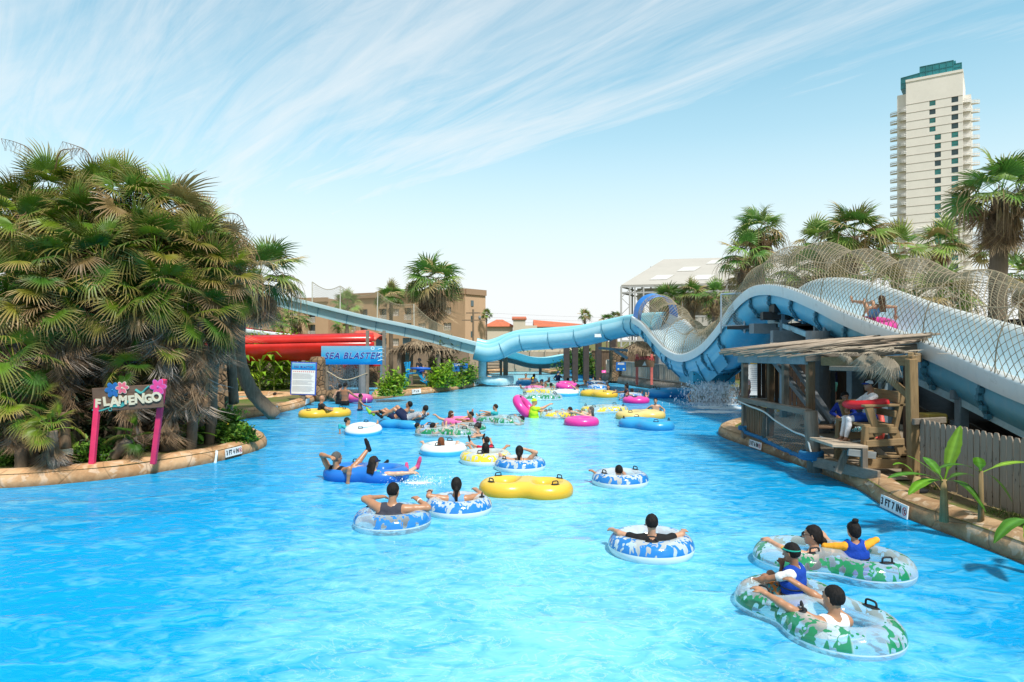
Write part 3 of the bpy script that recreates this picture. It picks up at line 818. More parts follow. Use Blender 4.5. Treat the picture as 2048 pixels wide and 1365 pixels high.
# ------------------------------------------------------------------ sweeps and nets
def frames(P):
    T = np.gradient(P, axis=0); T /= np.linalg.norm(T, axis=1)[:, None]
    Rr = np.cross(T, (0, 0, 1.)); Rr /= np.linalg.norm(Rr, axis=1)[:, None]
    U = np.cross(Rr, T)
    return T, Rr, U
def sweep(b, P, prof, closed=False, col=None, upmix=1.0, scale=None):
    T, Rr, U = frames(P)
    U = U * upmix + np.array((0, 0, 1.)) * (1 - upmix)
    prof = np.array(prof, float); k = len(prof)
    sc = np.ones((len(P), 1, 1)) if scale is None else np.array(scale)[:, None, None]
    V = P[:, None] + (Rr[:, None] * prof[None, :, :1] + U[:, None] * prof[None, :, 1:]) * sc
    F = gridf(len(P), k, cv=closed)
    b.add(V.reshape(-1, 3), F, None if col is None else np.tile(np.array(col), (len(P), 1)))
    return V
def lattice(b, G, r, step=1, slope=1.0, n=3):
    """cords running both diagonals over a grid of points G[u, v]"""
    nu, nv = G.shape[:2]
    for sg in (1, -1):
        for i in range(-nv, nu + nv, step):
            us = i + sg * np.arange(nv) * slope
            ok = (us >= 0) & (us <= nu - 1)
            if ok.sum() < 3: continue
            u = us[ok]; v = np.arange(nv)[ok]
            f = np.floor(u).astype(int); g = np.minimum(f + 1, nu - 1); w = (u - f)[:, None]
            b.tube(G[f, v]*(1-w) + G[g, v]*w, r, n, False)

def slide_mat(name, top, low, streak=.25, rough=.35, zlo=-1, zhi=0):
    """gel coat that is paler towards the lip (mesh colour red = height on the profile)"""
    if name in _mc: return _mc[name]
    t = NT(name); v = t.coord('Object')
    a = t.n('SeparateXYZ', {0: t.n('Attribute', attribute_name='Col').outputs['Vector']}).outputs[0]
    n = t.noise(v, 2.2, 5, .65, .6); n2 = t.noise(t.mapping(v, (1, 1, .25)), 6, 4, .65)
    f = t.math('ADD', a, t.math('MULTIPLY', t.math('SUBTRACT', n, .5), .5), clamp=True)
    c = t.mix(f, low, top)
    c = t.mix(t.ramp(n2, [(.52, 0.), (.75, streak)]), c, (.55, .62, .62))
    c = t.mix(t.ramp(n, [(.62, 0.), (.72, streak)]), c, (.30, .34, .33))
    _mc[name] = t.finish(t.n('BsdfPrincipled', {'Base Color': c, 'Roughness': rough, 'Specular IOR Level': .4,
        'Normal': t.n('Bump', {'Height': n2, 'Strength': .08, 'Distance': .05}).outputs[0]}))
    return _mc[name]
M_chuteR = slide_mat('pale blue gel coat', (.74, .78, .78), (.42, .64, .74), .5, .4)
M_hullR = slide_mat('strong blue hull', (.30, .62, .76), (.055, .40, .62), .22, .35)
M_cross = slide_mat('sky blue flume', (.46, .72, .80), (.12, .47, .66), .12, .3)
M_crossin = slide_mat('sky blue flume inside', (.30, .64, .74), (.12, .48, .60), .15, .3)
M_left = slide_mat('pale blue flume', (.55, .70, .74), (.30, .53, .60), .45, .5)
M_flange = mat('flange paint', (.07, .24, .34), .5, .4, 9)
M_steelb = mat('blue grey steel', (.16, .235, .285), .5, .25, 3)
M_steelg = mat('grey painted steel', (.215, .235, .25), .5, .2, 2.5)
M_dark = mat('dark steel', (.02, .021, .023), .5, .3, 5)
M_cord = mat('tan net cord', (.31, .255, .17), .9, .25, 30)
M_hoop = mat('net hoop', (.30, .25, .17), .7, .3, 12)
M_bolt = mat('bolt', (.035, .05, .06), .5)

slide = thing('water_slide', 'long pale blue slide with netted crest, dip and a span across the river', 'water slide', (10.35, 20, GZ))
def ch(mb, name, m, parent=None, **k):
    o = mb.build(name, m, None, **k); o.parent = parent or slide
    o.matrix_parent_inverse = Matrix.Translation(-Vector((parent or slide).location)) if parent is None else (o.parent.matrix_parent_inverse.copy() if 0 else Matrix.Identity(4))
    return o

PR = [(10.35, 6.5, 1.0), (10.35, 8, 1.38), (10.35, 12.3, 2.24), (10.35, 15, 2.92), (10.35, 18.6, 3.72), (10.35, 21, 4.36), (10.3, 23, 4.82), (10.25, 24.8, 5.03), (10.2, 26.3, 4.95),
      (10.1, 27.9, 4.45), (9.95, 29.5, 3.55), (9.7, 31.3, 2.75), (9.35, 33.2, 2.35), (9.0, 34.8, 2.55), (8.7, 36.5, 3.2), (8.45, 38.3, 3.95), (8.15, 40, 4.42)]
PC = [(8.15, 40, 4.42), (7.4, 41.6, 4.44), (6.2, 42.5, 4.22), (4.3, 43.5, 3.78), (2.3, 44.2, 3.6), (.55, 44.5, 3.48), (-.35, 44.6, 3.22), (-.9, 44.6, 2.95), (-1.6, 44.55, 2.76), (-2.3, 44.5, 2.90)]
PL = [(-2.3, 44.5, 2.90), (-4.05, 44.45, 3.36), (-6.5, 44.2, 4.0), (-9.5, 44.0, 4.64), (-13.6, 43.7, 5.66), (-17, 43.4, 6.5), (-20, 43.2, 7.2)]
SR = spline(PR, 150); SCx = spline(PC, 70); SL = spline(PL, 60)
# right chute
prof = [(-1.17, -.36), (-1.22, -.03), (-1.19, .03), (-1.02, .03), (-.95, -.06), (-.88, -.45), (-.6, -.72), (0, -.80), (.6, -.72), (.95, -.38), (1.10, .12), (1.15, .27), (1.32, .27), (1.34, -.05)]
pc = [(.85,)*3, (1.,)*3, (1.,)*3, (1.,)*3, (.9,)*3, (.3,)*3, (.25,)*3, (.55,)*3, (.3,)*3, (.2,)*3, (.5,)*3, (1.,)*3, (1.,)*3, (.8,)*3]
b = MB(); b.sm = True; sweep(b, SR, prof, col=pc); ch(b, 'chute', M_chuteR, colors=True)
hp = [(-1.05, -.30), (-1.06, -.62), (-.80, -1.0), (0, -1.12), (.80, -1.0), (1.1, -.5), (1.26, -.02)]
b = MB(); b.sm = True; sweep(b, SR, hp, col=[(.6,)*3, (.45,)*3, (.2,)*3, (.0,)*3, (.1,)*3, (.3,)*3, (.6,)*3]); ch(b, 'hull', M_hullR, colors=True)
for i in range(6, 150, 8):
    b = MB(); P = SR[max(0, i-1):i+2]; P = np.stack([P[1] - (P[1]-P[0])*.15, P[1] + (P[2]-P[1])*.15]) if len(P) == 3 else P
    q = [(x*1.05, z*1.06 - .02) for x, z in hp]; sweep(b, P, q); sweep(b, P[::-1], [(-x*1.0, z) for x, z in hp][::-1])
    for x, z in [(-1.09, -.45), (-1.09, -.6), (-.97, -.8), (-.85, -.97), (-.6, -1.06)]:
        T, Rr, U = frames(P)
        c = P[0] + Rr[0]*x*1.04 + U[0]*z*1.05
        b.box(c - T[0]*.03, (.07, .07, .07))
    ch(b, 'joint_flange', [M_flange], solid=.05)
# crossing flume
pr = [(-.98, -.30), (-1.0, .0), (-.97, .04), (-.86, .04), (-.82, -.1), (-.72, -.6), (-.4, -.9), (0, -.98), (.4, -.9), (.74, -.55), (.9, .1), (.95, .30), (1.07, .30), (1.09, .05)]
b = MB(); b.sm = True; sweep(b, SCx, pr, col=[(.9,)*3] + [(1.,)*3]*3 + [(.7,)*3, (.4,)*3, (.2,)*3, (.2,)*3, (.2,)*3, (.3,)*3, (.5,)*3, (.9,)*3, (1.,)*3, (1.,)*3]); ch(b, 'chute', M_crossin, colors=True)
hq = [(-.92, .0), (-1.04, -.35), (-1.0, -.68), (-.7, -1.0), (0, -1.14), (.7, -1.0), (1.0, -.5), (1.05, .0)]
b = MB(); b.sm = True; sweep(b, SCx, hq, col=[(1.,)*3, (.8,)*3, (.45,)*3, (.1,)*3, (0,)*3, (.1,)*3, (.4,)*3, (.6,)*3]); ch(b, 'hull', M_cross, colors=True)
for i in (3, 9, 20, 31, 41, 52, 61):
    b = MB(); P = np.stack([SCx[i], SCx[i] + (SCx[min(i+1, 69)]-SCx[i])*.13]); sweep(b, P, [(x*1.035, z*1.035) for x, z in hq]); ch(b, 'joint_flange', M_flange, solid=.05)
b = MB(); b.box(at(1196, 672, 41.8) , (.42, .03, .2)); ch(b, 'name_plate', mat('white plate', (.8, .8, .8)))
# left flume: wide flat lip and plain side
pl = [(-.80, -.78), (-.86, -.22), (-1.08, -.20), (-1.10, .02), (-.86, .03), (-.8, -.1), (-.7, -.5), (0, -.62), (.7, -.5), (.8, .0), (1.05, .03), (1.05, -.2), (.85, -.22), (.8, -.78), (-.80, -.78)]
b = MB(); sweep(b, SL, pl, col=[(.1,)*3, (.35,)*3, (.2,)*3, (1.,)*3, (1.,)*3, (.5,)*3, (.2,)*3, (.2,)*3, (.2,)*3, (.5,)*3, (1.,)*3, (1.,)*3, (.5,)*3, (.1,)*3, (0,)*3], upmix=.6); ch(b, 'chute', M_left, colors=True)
for i in range(3, 58, 6):
    b = MB(); P = np.stack([SL[i], SL[i] + (SL[i+1]-SL[i])*.1]); sweep(b, P, [(-.80, -.80), (-.89, -.21), (-.84, -.19)], upmix=.6); ch(b, 'joint_flange', M_flange, solid=.05)

# nets over the right slide
iy = lambda y, Pth=SR: int(np.argmin(np.abs(Pth[:, 1] - y)))
hoops = [8.2, 10.6, 12.9, 15.1, 17.7, 20.2, 22.7, 24.8, 26.6, 28.2]
def net_grid(P, i0, i1, nu, nv, x0, x1, z0, z1, H, hs, sag, axis_hs):
    f = np.linspace(i0, i1, nu); a = np.floor(f).astype(int); w = (f - a)[:, None]
    Q = P[a]*(1-w) + P[np.minimum(a+1, len(P)-1)]*w
    T, Rr, U = frames(Q)
    v = np.linspace(0, pi, nv)
    s = np.interp(f, axis_hs, np.arange(len(axis_hs)))
    dip = np.abs(np.sin(pi * s)) ** 1.0
    hh = np.interp(f, axis_hs, H)
    bulge = (1 - sag * dip)
    X = (x0 + x1)/2 - np.cos(v)*(x1 - x0)/2
    Z = z0 + (z1 - z0)*v/pi
    shp = np.abs(np.sin(v)) ** .8
    G = Q[:, None] + Rr[:, None]*X[None, :, None] + np.array((0, 0, 1.))*(Z[None, :, None] + (hh*bulge)[:, None, None]*shp[None, :, None])
    return G
hs = sorted([iy(y) for y in hoops])
Hh = [1.5, 1.5, 1.55, 1.5, 1.5, 1.45, 1.4, 1.3, 1.1, .85]
G = net_grid(SR, hs[0], hs[-1], 210, 47, -1.20, 1.3, 0.0, .25, Hh, hs, .15, hs)
nt = MB(); lattice(nt, G, .0075, 2, 1.0)
ch(nt, 'safety_net', M_cord)
for k, i in enumerate(hs):
    Gh = net_grid(SR, i, i + .001, 2, 31, -1.20, 1.3, 0., .25, Hh, hs, 0, hs)
    b = MB(); b.tube(Gh[0], .013, 5); ch(b, 'net_hoop', M_hoop)
for v in (12, 23, 34):
    b = MB(); b.tube(G[:, v], .013, 4); ch(b, 'net_rope', M_cord)
# net over the dip
hy = [29.2, 31.2, 33.2, 35.2, 37.2, 39.2]
h2 = [iy(y) for y in hy]; H2 = [1.0, 1.1, 1.25, 1.35, 1.4, 1.35]
G2n = net_grid(SR, h2[0], h2[-1], 110, 33, -1.15, 1.25, 0., .25, H2, h2, .16, h2)
nt = MB(); lattice(nt, G2n, .010, 2, 1.0); ch(nt, 'safety_net', M_cord)
for i in h2:
    Gh = net_grid(SR, i, i + .001, 2, 31, -1.15, 1.25, 0., .25, H2, h2, 0, h2)
    b = MB(); b.tube(Gh[0], .015, 5); ch(b, 'net_hoop', M_hoop)
for v in (9, 17, 25):
    b = MB(); b.tube(G2n[:, v], .014, 4); ch(b, 'net_rope', M_cord)
# blue hood where the flume turns over the river
i0, i1 = iy(38.9), 149
Gh = net_grid(SR, i0, i1, 12, 25, -1.08, 1.15, -.1, .2, [1.35, 1.3], [i0, i1], 0, [i0, i1])
b = MB(); b.sm = True; b.add(Gh.reshape(-1, 3), gridf(12, 25)); ch(b, 'hood', mat('royal blue hood', (.01, .19, .62), .3, .3, 3), solid=.04)
# hanging rags of the hood
b = MB()
for q in range(9):
    p = Gh[0, 2 + q//3] ; w = .12
    x = Gh[q, 1]
    b.add([x, Gh[min(q+1, 11), 1], Gh[min(q+1, 11), 0] - np.array((0, 0, rng.uniform(.1, .4))), Gh[q, 0] - np.array((0, 0, rng.uniform(.1, .5)))], [(0, 1, 2, 3)])
ch(b, 'hood_flap', mat('dark blue flap', (.01, .08, .35), .5, .3, 5))
# pedestal box and ribs under the dip
dip = SR[iy(33.3)]
b = MB()
for y, w, z0, z1, c in ((33.4, 2.0, .95, 1.55, 0), (33.4, 1.5, 1.5, 1.9, 1)):
    b.m = c; b.box((9.5, y, (z0+z1)/2), (w, 2.6, z1 - z0))
b.m = 2
for k in range(9):
    for z in (1.06, 1.43): b.box((8.58 + k*.23, 32.09, z), (.06, .03, .06))
ch(b, 'base_box', [mat('turquoise box', (.05, .35, .50), .4, .3, 3), mat('light blue box', (.22, .52, .66), .4, .2, 3), M_bolt], bevel=.03)
# faceted keel panels that carry the dip
kl = np.interp(SR[:, 1], [30.0, 31.2, 32.0, 34.4, 36.0, 38.0, 39.6], [2.0, 1.35, .98, .98, 1.65, 2.55, 3.2])
ks = [iy(y) for y in (29.9, 31.0, 32.1, 33.3, 34.5, 35.7, 36.9, 38.1, 39.3)]
T, Rr, U = frames(SR)
for a_, c_ in zip(ks[:-1], ks[1:]):
    for sd_ in (-1, 1):
        b = MB(); V = []
        for i in (a_, c_):
            p = SR[i]; V += [p + Rr[i]*1.05*sd_ - U[i]*.5, p + Rr[i]*.92*sd_ - U[i]*.95, np.array((p[0] + Rr[i][0]*.42*sd_, p[1], min(kl[i], p[2] - 1.2)))]
        V = np.array(V); b.add(V, [(0, 1, 4, 3), (1, 2, 5, 4)] if sd_ > 0 else [(0, 3, 4, 1), (1, 4, 5, 2)], np.array([(.7,)*3, (.5,)*3, (.9,)*3]*2)); ch(b, 'keel_panel', M_hullR, colors=True)
        b = MB(); b.tube([V[0] - np.array((.02, .03, 0)), V[1] - np.array((.03, .03, 0)), V[2] - np.array((.03, .03, 0))], .03, 4)
        for f in (.15, .35, .6, .85): q = V[1] + (V[2]-V[1])*f; b.box(q - np.array((.05, .06, 0)), (.06, .06, .06))
        ch(b, 'joint_flange', M_flange)
b = MB(); b.tube([(9.15, 33.2, -.6), (9.15, 33.2, 1.0)], .42, 14); b.tube([(10.3, 33.6, -.6), (10.3, 33.6, 1.0)], .38, 14)
ch(b, 'pedestal', mat('stained concrete', (.34, .33, .27), .8, .35, 4))
# supports: gussets and posts of the long chute
for y in (11.3, 14.6, 17.2, 20.6, 24.2):
    i = iy(y); p = SR[i]; b = MB(); top = p[2] - .95
    b.bar((9.62, y, 0), (9.62, y, top), .2, .2); b.bar((11.2, y, 0), (11.2, y, top), .2, .2)
    b.bar((9.4, y, top), (11.4, y, top), .14, .2)
    ch(b, 'support_post', M_steelb, bevel=.012)
    b = MB(); n = 9
    a = np.linspace(0, 1, n)
    for s in (-.07, .07):
        o = np.stack([9.36 + .25*a**2 + 0*a, np.full(n, y + s), p[2] - .42 - .75*a], 1); q = np.stack([9.66 + .2*a, np.full(n, y + s), p[2] - .6 - .6*a], 1)
        V = np.stack([o, q], 1).reshape(-1, 3); b.add(V, gridf(n, 2) if s > 0 else gridf(n, 2)[:, ::-1])
    o = np.stack([9.36 + .25*a**2, np.full(n, y - .07), p[2] - .42 - .75*a], 1); V = np.stack([o, o + np.array((0, .14, 0))], 1).reshape(-1, 3); b.add(V, gridf(n, 2)[:, ::-1])
    ch(b, 'curved_gusset', M_hullR)
# crossing supports
def part_bars(name, m, bars, bevel=.015):
    b = MB()
    for a, c, w, h in bars: b.bar(a, c, w, h)
    return ch(b, name, m, bevel=bevel)
def pipe(name, m, pts, r, n=14):
    b = MB(); b.sm = True; b.tube(spline(pts, 24), r, n); return ch(b, name, m)
M_pipe = mat('pale blue pipe', (.42, .66, .74), .45, .25, 4)
pipe('support_pipe', M_pipe, [(-1.95, 45.0, 2.1), (-1.95, 45.0, 1.2), (-1.95, 45.0, .7), (-1.75, 44.9, .42), (-1.2, 44.9, .35), (-.6, 45.0, .32), (-.1, 45.6, .3)], .27)
pipe('inlet_pipe', mat('white pipe', (.62, .68, .70), .5, .2, 4), [(-3.2, 45.6, .35), (-2.4, 45.4, .36), (-1.7, 45.2, .36)], .22)
pipe('outlet_pipe', M_pipe, [(-1.4, 46.5, .42), (-.6, 46.5, .42), (.05, 46.3, .42)], .25)
part_bars('support_column', M_steelg, [((9.65, 43.0, 0), (9.65, 43.0, 3.1), 1.05, 1.0)])
part_bars('column_brace', M_steelb, [((9.9, 42.4, 2.75), (11.7, 42.0, 2.75), .3, .3), ((10.7, 42.2, .4), (11.6, 42.0, 2.65), .22, .22)])
part_bars('column_brace', M_steelb, [((5.6, 44.2, 2.55), (7.4, 43.6, 2.4), .2, .16), ((6.6, 43.8, 2.4), (7.3, 43.2, 1.9), .16, .16)])
for px in (1133, 1150, 1172, 1197, 1225):
    x = (px - 1024)/FPX*50; part_bars('support_post', mat('dark post', (.06, .045, .04), .8, .3, 4), [((x, 50, 0), (x, 50, 2.9 + (px-1130)*.008), .42, .42)])
part_bars('support_post', M_steelb, [((-8.6, 44.6, 0), (-8.6, 44.6, 3.5), .5, .5)])
part_bars('support_post', M_pipe, [((-6.9, 44.6, 0), (-6.9, 44.6, 3.2), .42, .42)])
# machine platform and steel beams under the hump
part_bars('platform_beam', M_steelg, [((8.9, 23.4, 3.15), (11.6, 23.4, 3.15), .25, .42), ((8.7, 24.8, 3.45), (11.3, 24.8, 3.45), .5, .36), ((9.0, 22.2, 2.75), (11.4, 22.2, 2.75), .3, .34)], .01)
part_bars('platform_beam', M_dark, [((8.5, 26.2, 3.5), (11.2, 24.0, 3.6), 1.3, .12), ((9.0, 24.6, 3.9), (9.9, 24.4, 3.9), .7, .28), ((9.2, 24.2, 4.15), (9.9, 24.2, 4.15), .5, .3)], .01)
part_bars('platform_beam', mat('grey bracket', (.20, .215, .225), .5), [((9.75, 21.9, 3.0), (9.75, 21.9, 3.75), .12, .12), ((9.75, 21.9, 3.72), (10.9, 21.9, 3.72), .12, .14)], .01)
b = MB(); b.tube([(9.1, 20.3, .1), (9.1, 20.3, 3.3)], .34, 20); b.tube([(9.1, 20.3, 1.5), (9.1, 20.3, 1.56)], .36, 20); b.sm = True
ch(b, 'support_column', M_steelg)

# steel gate at the crest
gt = thing('steel_gate', 'silver steel safety gate filled with netting at the far end of the slide crest', 'gate', (9.0, 27.8, GZ))
b = MB()
z0, z1 = 3.62, 4.92
xa, xb = 8.55, 9.32
for x, y in ((xa, 27.9), (xb - .05, 27.2), (xb + .1, 27.6)): b.tube([(x, y, z0 - .3), (x, y, z1)], .04, 8)
for z in (z0, z1): b.tube([(xa, 27.9, z), (xb - .05, 27.2, z)], .035, 8)
b.tube([(xa, 27.9, z1), (xb + .1, 28.4, z1 + .04)], .03, 8)
o = b.build('gate_frame', mat('galvanised steel', (.42, .48, .53), .35, .15, 8, metal=.5)); o.parent = gt; o.matrix_parent_inverse = Matrix.Translation(-gt.location)
b = MB(); nu, nv = 17, 25
G = np.zeros((nu, nv, 3))
for i in range(nu):
    for j in range(nv): G[i, j] = (xa + (xb-.05-xa)*i/(nu-1), 27.9 - .7*i/(nu-1), z0 + (z1-z0)*j/(nv-1))
lattice(b, G, .008, 2); o = b.build('gate_netting', mat('pale net cord', (.5, .5, .46), .8)); o.parent = gt; o.matrix_parent_inverse = Matrix.Translation(-gt.location)

# conveyor under the slide
def wparent(o, t):
    o.parent = t; o.matrix_parent_inverse = Matrix.Translation(-Vector(t.location)); return o
cv = thing('conveyor_lift', 'dark rubber conveyor belts on pale blue rails climbing in the shade under the slide', 'conveyor', (10.4, 16, GZ))
path = spline([(10.4, 8, .0), (10.4, 12.8, 1.28), (10.4, 17.1, 2.26), (10.4, 22.7, 3.3), (10.4, 25.5, 3.75)], 60)
b = MB(); b.sm = True
sweep(b, path, [(-.68, .05), (-.5, -.05), (0, -.10), (.5, -.05), (.8, .08)]); wparent(b.build('belt', mat('rubber belt', (.045, .04, .038), .32, .5, 1.2, stretch=(3, .3, 1)), solid=.03), cv)
b = MB(); lower = path - np.array((-.25, 0, .62)); lower[:, 2] -= .25*np.abs(np.sin(np.linspace(0, 5*pi, 60)))
sweep(b, lower, [(-.5, 0), (.7, .1)]); wparent(b.build('return_belt', mat('rubber belt lower', (.06, .05, .045), .4, .5, 1.2, stretch=(3, .3, 1)), solid=.03), cv)
for s, y0 in ((-.80, .02), (.85, .1)):
    b = MB(); P = path + np.array((s, 0, y0)); sweep(b, P, [(-.05, -.10), (-.05, .06), (.05, .06), (.05, -.10)], True); wparent(b.build('rail', mat('pale blue rail', (.36, .58, .66), .45, .2, 4)), cv)
for y in (11.4, 19.0):
    i = int(np.argmin(np.abs(path[:, 1]-y))); z = path[i, 2]
    b = MB(); b.bar((9.55, y, 0), (9.55, y, z - .1), .34, .30); b.bar((9.45, y, z - .18), (11.4, y, z - .18), .3, .2); wparent(b.build('leg', M_steelb, bevel=.012), cv)

# net along the far lip of the left flume
T, Rr, U = frames(SL)
nu, nv = 120, 19
f = np.linspace(6, 36, nu); a = np.floor(f).astype(int); w = (f-a)[:, None]
Q = SL[a]*(1-w) + SL[a+1]*w
span = np.interp(f, [6, 14, 22, 30, 36], [0, 1, 2, 3, 4])
top = np.interp(f, [6, 14, 22, 30, 36], [.35, 1.45, 1.75, 1.55, 1.35])*(1 - .25*np.abs(np.sin(pi*span)))
G = Q[:, None] + np.array((0, 1.0, 0.)) + np.array((0, 0, 1.))*(top[:, None, None]*np.linspace(0, 1, nv)[None, :, None])
b = MB(); lattice(b, G, .008, 2); b.tube(G[:, -1], .02, 4); ch(b, 'safety_net', M_cord)
for k in (14, 22, 30, 36):
    p = SL[k]; i = int(np.argmin(np.abs(f-k))); b = MB(); b.tube([p + np.array((0, 1.0, -.3)), G[i, -1]], .035, 6); ch(b, 'net_post', mat('pale net post', (.52, .48, .40), .8))

# ------------------------------------------------------------------ red flume and far flume
rs = thing('red_slide', 'wide shiny red flume with an upper shield behind the SEA BLASTER board', 'water slide', (-12, 38, GZ))
path = spline([(-17.5, 37.0, 2.86), (-15.2, 37.6, 2.82), (-12.5, 38, 2.86), (-9.8, 38.3, 2.92), (-7.9, 38.8, 2.95)], 40)
a = np.linspace(pi, 2*pi, 15)
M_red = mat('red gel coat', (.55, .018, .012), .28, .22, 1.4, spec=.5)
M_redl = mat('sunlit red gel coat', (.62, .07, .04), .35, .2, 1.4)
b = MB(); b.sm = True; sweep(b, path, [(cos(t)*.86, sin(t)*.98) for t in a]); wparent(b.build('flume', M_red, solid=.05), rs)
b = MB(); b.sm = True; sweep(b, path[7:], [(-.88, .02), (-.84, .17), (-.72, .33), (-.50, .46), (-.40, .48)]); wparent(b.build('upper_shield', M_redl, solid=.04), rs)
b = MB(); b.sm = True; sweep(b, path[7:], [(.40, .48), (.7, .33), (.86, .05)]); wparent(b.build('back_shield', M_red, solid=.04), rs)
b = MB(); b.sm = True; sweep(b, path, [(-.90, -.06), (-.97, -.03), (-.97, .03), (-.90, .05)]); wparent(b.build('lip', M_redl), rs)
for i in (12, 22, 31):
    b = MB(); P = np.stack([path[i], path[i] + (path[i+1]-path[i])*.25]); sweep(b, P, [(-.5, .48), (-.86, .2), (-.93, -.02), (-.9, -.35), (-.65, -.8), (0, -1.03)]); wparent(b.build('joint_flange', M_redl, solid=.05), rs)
b = MB(); b.sm = True
th = np.linspace(0, pi, 13)
P = spline([(-9.0, 39.3, 3.42), (-8.3, 39.3, 3.45), (-7.5, 39.1, 3.15)], 10)
sweep(b, P, [(cos(t)*.6, sin(t)*.35 - .2) for t in th]); wparent(b.build('end_cowl', mat('faded red cowl', (.55, .10, .06), .4, .3, 3), solid=.05), rs)
for x in (-16.5, -10.9, -8.4):
    b = MB(); b.tube([(x, 38.2, 0), (x, 38.2, 2.0)], .2, 10); wparent(b.build('support_post', M_steelg), rs)
rt = thing('red_slide', 'thin red rimmed flume descending behind the leaning palm, left of the shiny red flume', 'water slide', (-18, 42, GZ))
P = spline([(-22, 41, 4.6), (-17, 43, 3.7), (-12.5, 44.5, 3.15)], 24)
b = MB(); b.sm = True; sweep(b, P, [(-.5, .1), (-.42, -.2), (0, -.35), (.42, -.2), (.5, .1)]); wparent(b.build('chute', mat('white flume', (.55, .62, .66), .4, .2, 3), solid=.04), rt)
b = MB(); sweep(b, P, [(-.58, .02), (-.58, .2), (-.5, .2), (-.5, .02)], True); wparent(b.build('rim', M_red), rt)

fs = thing('water_slide', 'low pale blue flume bending along the ground behind the hedge, under the crossing slide', 'water slide', (2, 60, GZ))
P = spline([(-1.6, 60, 2.35), (.2, 60.2, 2.0), (1.6, 60.4, 1.62), (3.0, 60.5, 1.55), (5, 60.8, 1.85), (7, 61, 1.95), (9.5, 61.5, 1.8)], 60)
b = MB(); b.sm = True; sweep(b, P, [(-.95, .0), (-.8, .02), (-.6, -.45), (0, -.6), (.6, -.45), (.8, .02), (.95, 0)], col=[(1.,)*3, (1.,)*3, (.2,)*3, (0,)*3, (.2,)*3, (1.,)*3, (1.,)*3]); wparent(b.build('chute', M_crossin, colors=True), fs)
b = MB(); b.sm = True; sweep(b, P, [(-.95, .0), (-.95, -.6), (-.6, -.95), (0, -1.0)], col=[(.8,)*3, (.5,)*3, (.4,)*3, (0,)*3]); wparent(b.build('hull', M_left, colors=True), fs)
for i in range(4, 58, 8):
    b = MB(); Q = np.stack([P[i], P[i] + (P[i+1]-P[i])*.2]); sweep(b, Q, [(-.98, .02), (-.98, -.62), (-.62, -.98)]); wparent(b.build('joint_flange', M_flange, solid=.04), fs)
for i in (6, 22, 40, 52):
    b = MB(); b.bar((P[i][0], P[i][1], 0), (P[i][0], P[i][1], P[i][2]-.9), .25, .25); wparent(b.build('support_post', M_dark), fs)
# ------------------------------------------------------------------ far buildings
def facade(parent, o, ux, width, height, wins, m_wall, name='wall', thick=.3):
    """a wall panel from o along ux (unit) with real window openings: wins = (x0, x1, z0, z1, kind)"""
    n = (-ux[1], ux[0])   # inward
    xs = sorted({0, width, *[w[0] for w in wins], *[w[1] for w in wins]}); zs = sorted({0, height, *[w[2] for w in wins], *[w[3] for w in wins]})
    b = MB()
    pt = lambda x, z, d=0: (o[0] + ux[0]*x + n[0]*d, o[1] + ux[1]*x + n[1]*d, o[2] + z)
    for i in range(len(xs)-1):
        for j in range(len(zs)-1):
            cx, cz = (xs[i]+xs[i+1])/2, (zs[j]+zs[j+1])/2
            w = next((w for w in wins if w[0] < cx < w[1] and w[2] < cz < w[3]), None)
            if w is None: b.add([pt(xs[i], zs[j]), pt(xs[i+1], zs[j]), pt(xs[i+1], zs[j+1]), pt(xs[i], zs[j+1])], [(0, 1, 2, 3)])
    for (x0, x1, z0, z1, *_) in wins:
        for a, c in (((x0, z0), (x1, z0)), ((x1, z0), (x1, z1)), ((x1, z1), (x0, z1)), ((x0, z1), (x0, z0))):
            b.add([pt(*a), pt(*c), pt(*c, thick), pt(*a, thick)], [(0, 3, 2, 1)])
    wparent(b.build(name, m_wall), parent)
    return pt

M_stucco = mat('cream stucco', (.90, .845, .78), .85, .05, .35)
M_glass = mat('teal glass', (.05, .40, .38), .08, .35, .25, spec=.9)
M_glassd = mat('dark glass', (.07, .12, .135), .1, .4, .3, spec=.9)
M_white = mat('white paint', (.72, .70, .67), .6, .06, 3)
M_groove = mat('dark joint', (.56, .49, .44), .9)  # floor joint lines in a darker beige than the stucco
# --- the tower
A = Vector((125.5, 190, 0)); Bl = Vector((114.3, 198, 0))
ux = (A - Bl); Wd = ux.length; ux = (ux.x/Wd, ux.y/Wd)     # along the front, left to right
tw = thing('tower_block', 'tall cream apartment tower with teal glass windows, curved balconies and a glass penthouse', 'apartment tower', (117, 196, 0))
FH = 2.46; top = 78.0
wins = []
for k in range(28):
    z = 3 + k*FH
    if z > top - 6: break
    up = k >= 26
    for c in ((7.1, 8.6), (11.1, 12.7)):
        if z < 62 or c[0] > 10: wins.append((c[0], c[1], z + .45, z + 2.05))
        else: wins.append((c[0] - 1.3, c[1] - 1.3, z + .55, z + 2.0))
pt = facade(tw, Bl, ux, Wd, top, wins, M_stucco)
for i, (x0, x1, z0, z1) in enumerate(wins):
    b = MB(); b.add([pt(x0, z0, .3), pt(x1, z0, .3), pt(x1, z1, .3), pt(x0, z1, .3)], [(0, 1, 2, 3)])
    m_ = (z0+z1)/2
    o = b.build('window', M_glass if rng.random() < .6 else M_glassd); wparent(o, tw)
    b = MB()
    for a, c in (((x0, z1), (x1, z1)), ((x0, z0 + .5), (x1, z0 + .5)), ((x0, z0), (x1, z0)), ((x0, z0), (x0, z1)), ((x1, z0), (x1, z1))): b.bar(pt(*a, .22), pt(*c, .22), .1, .1)
    fo = b.build('frame', M_glassd); fo.parent = o
b = MB()
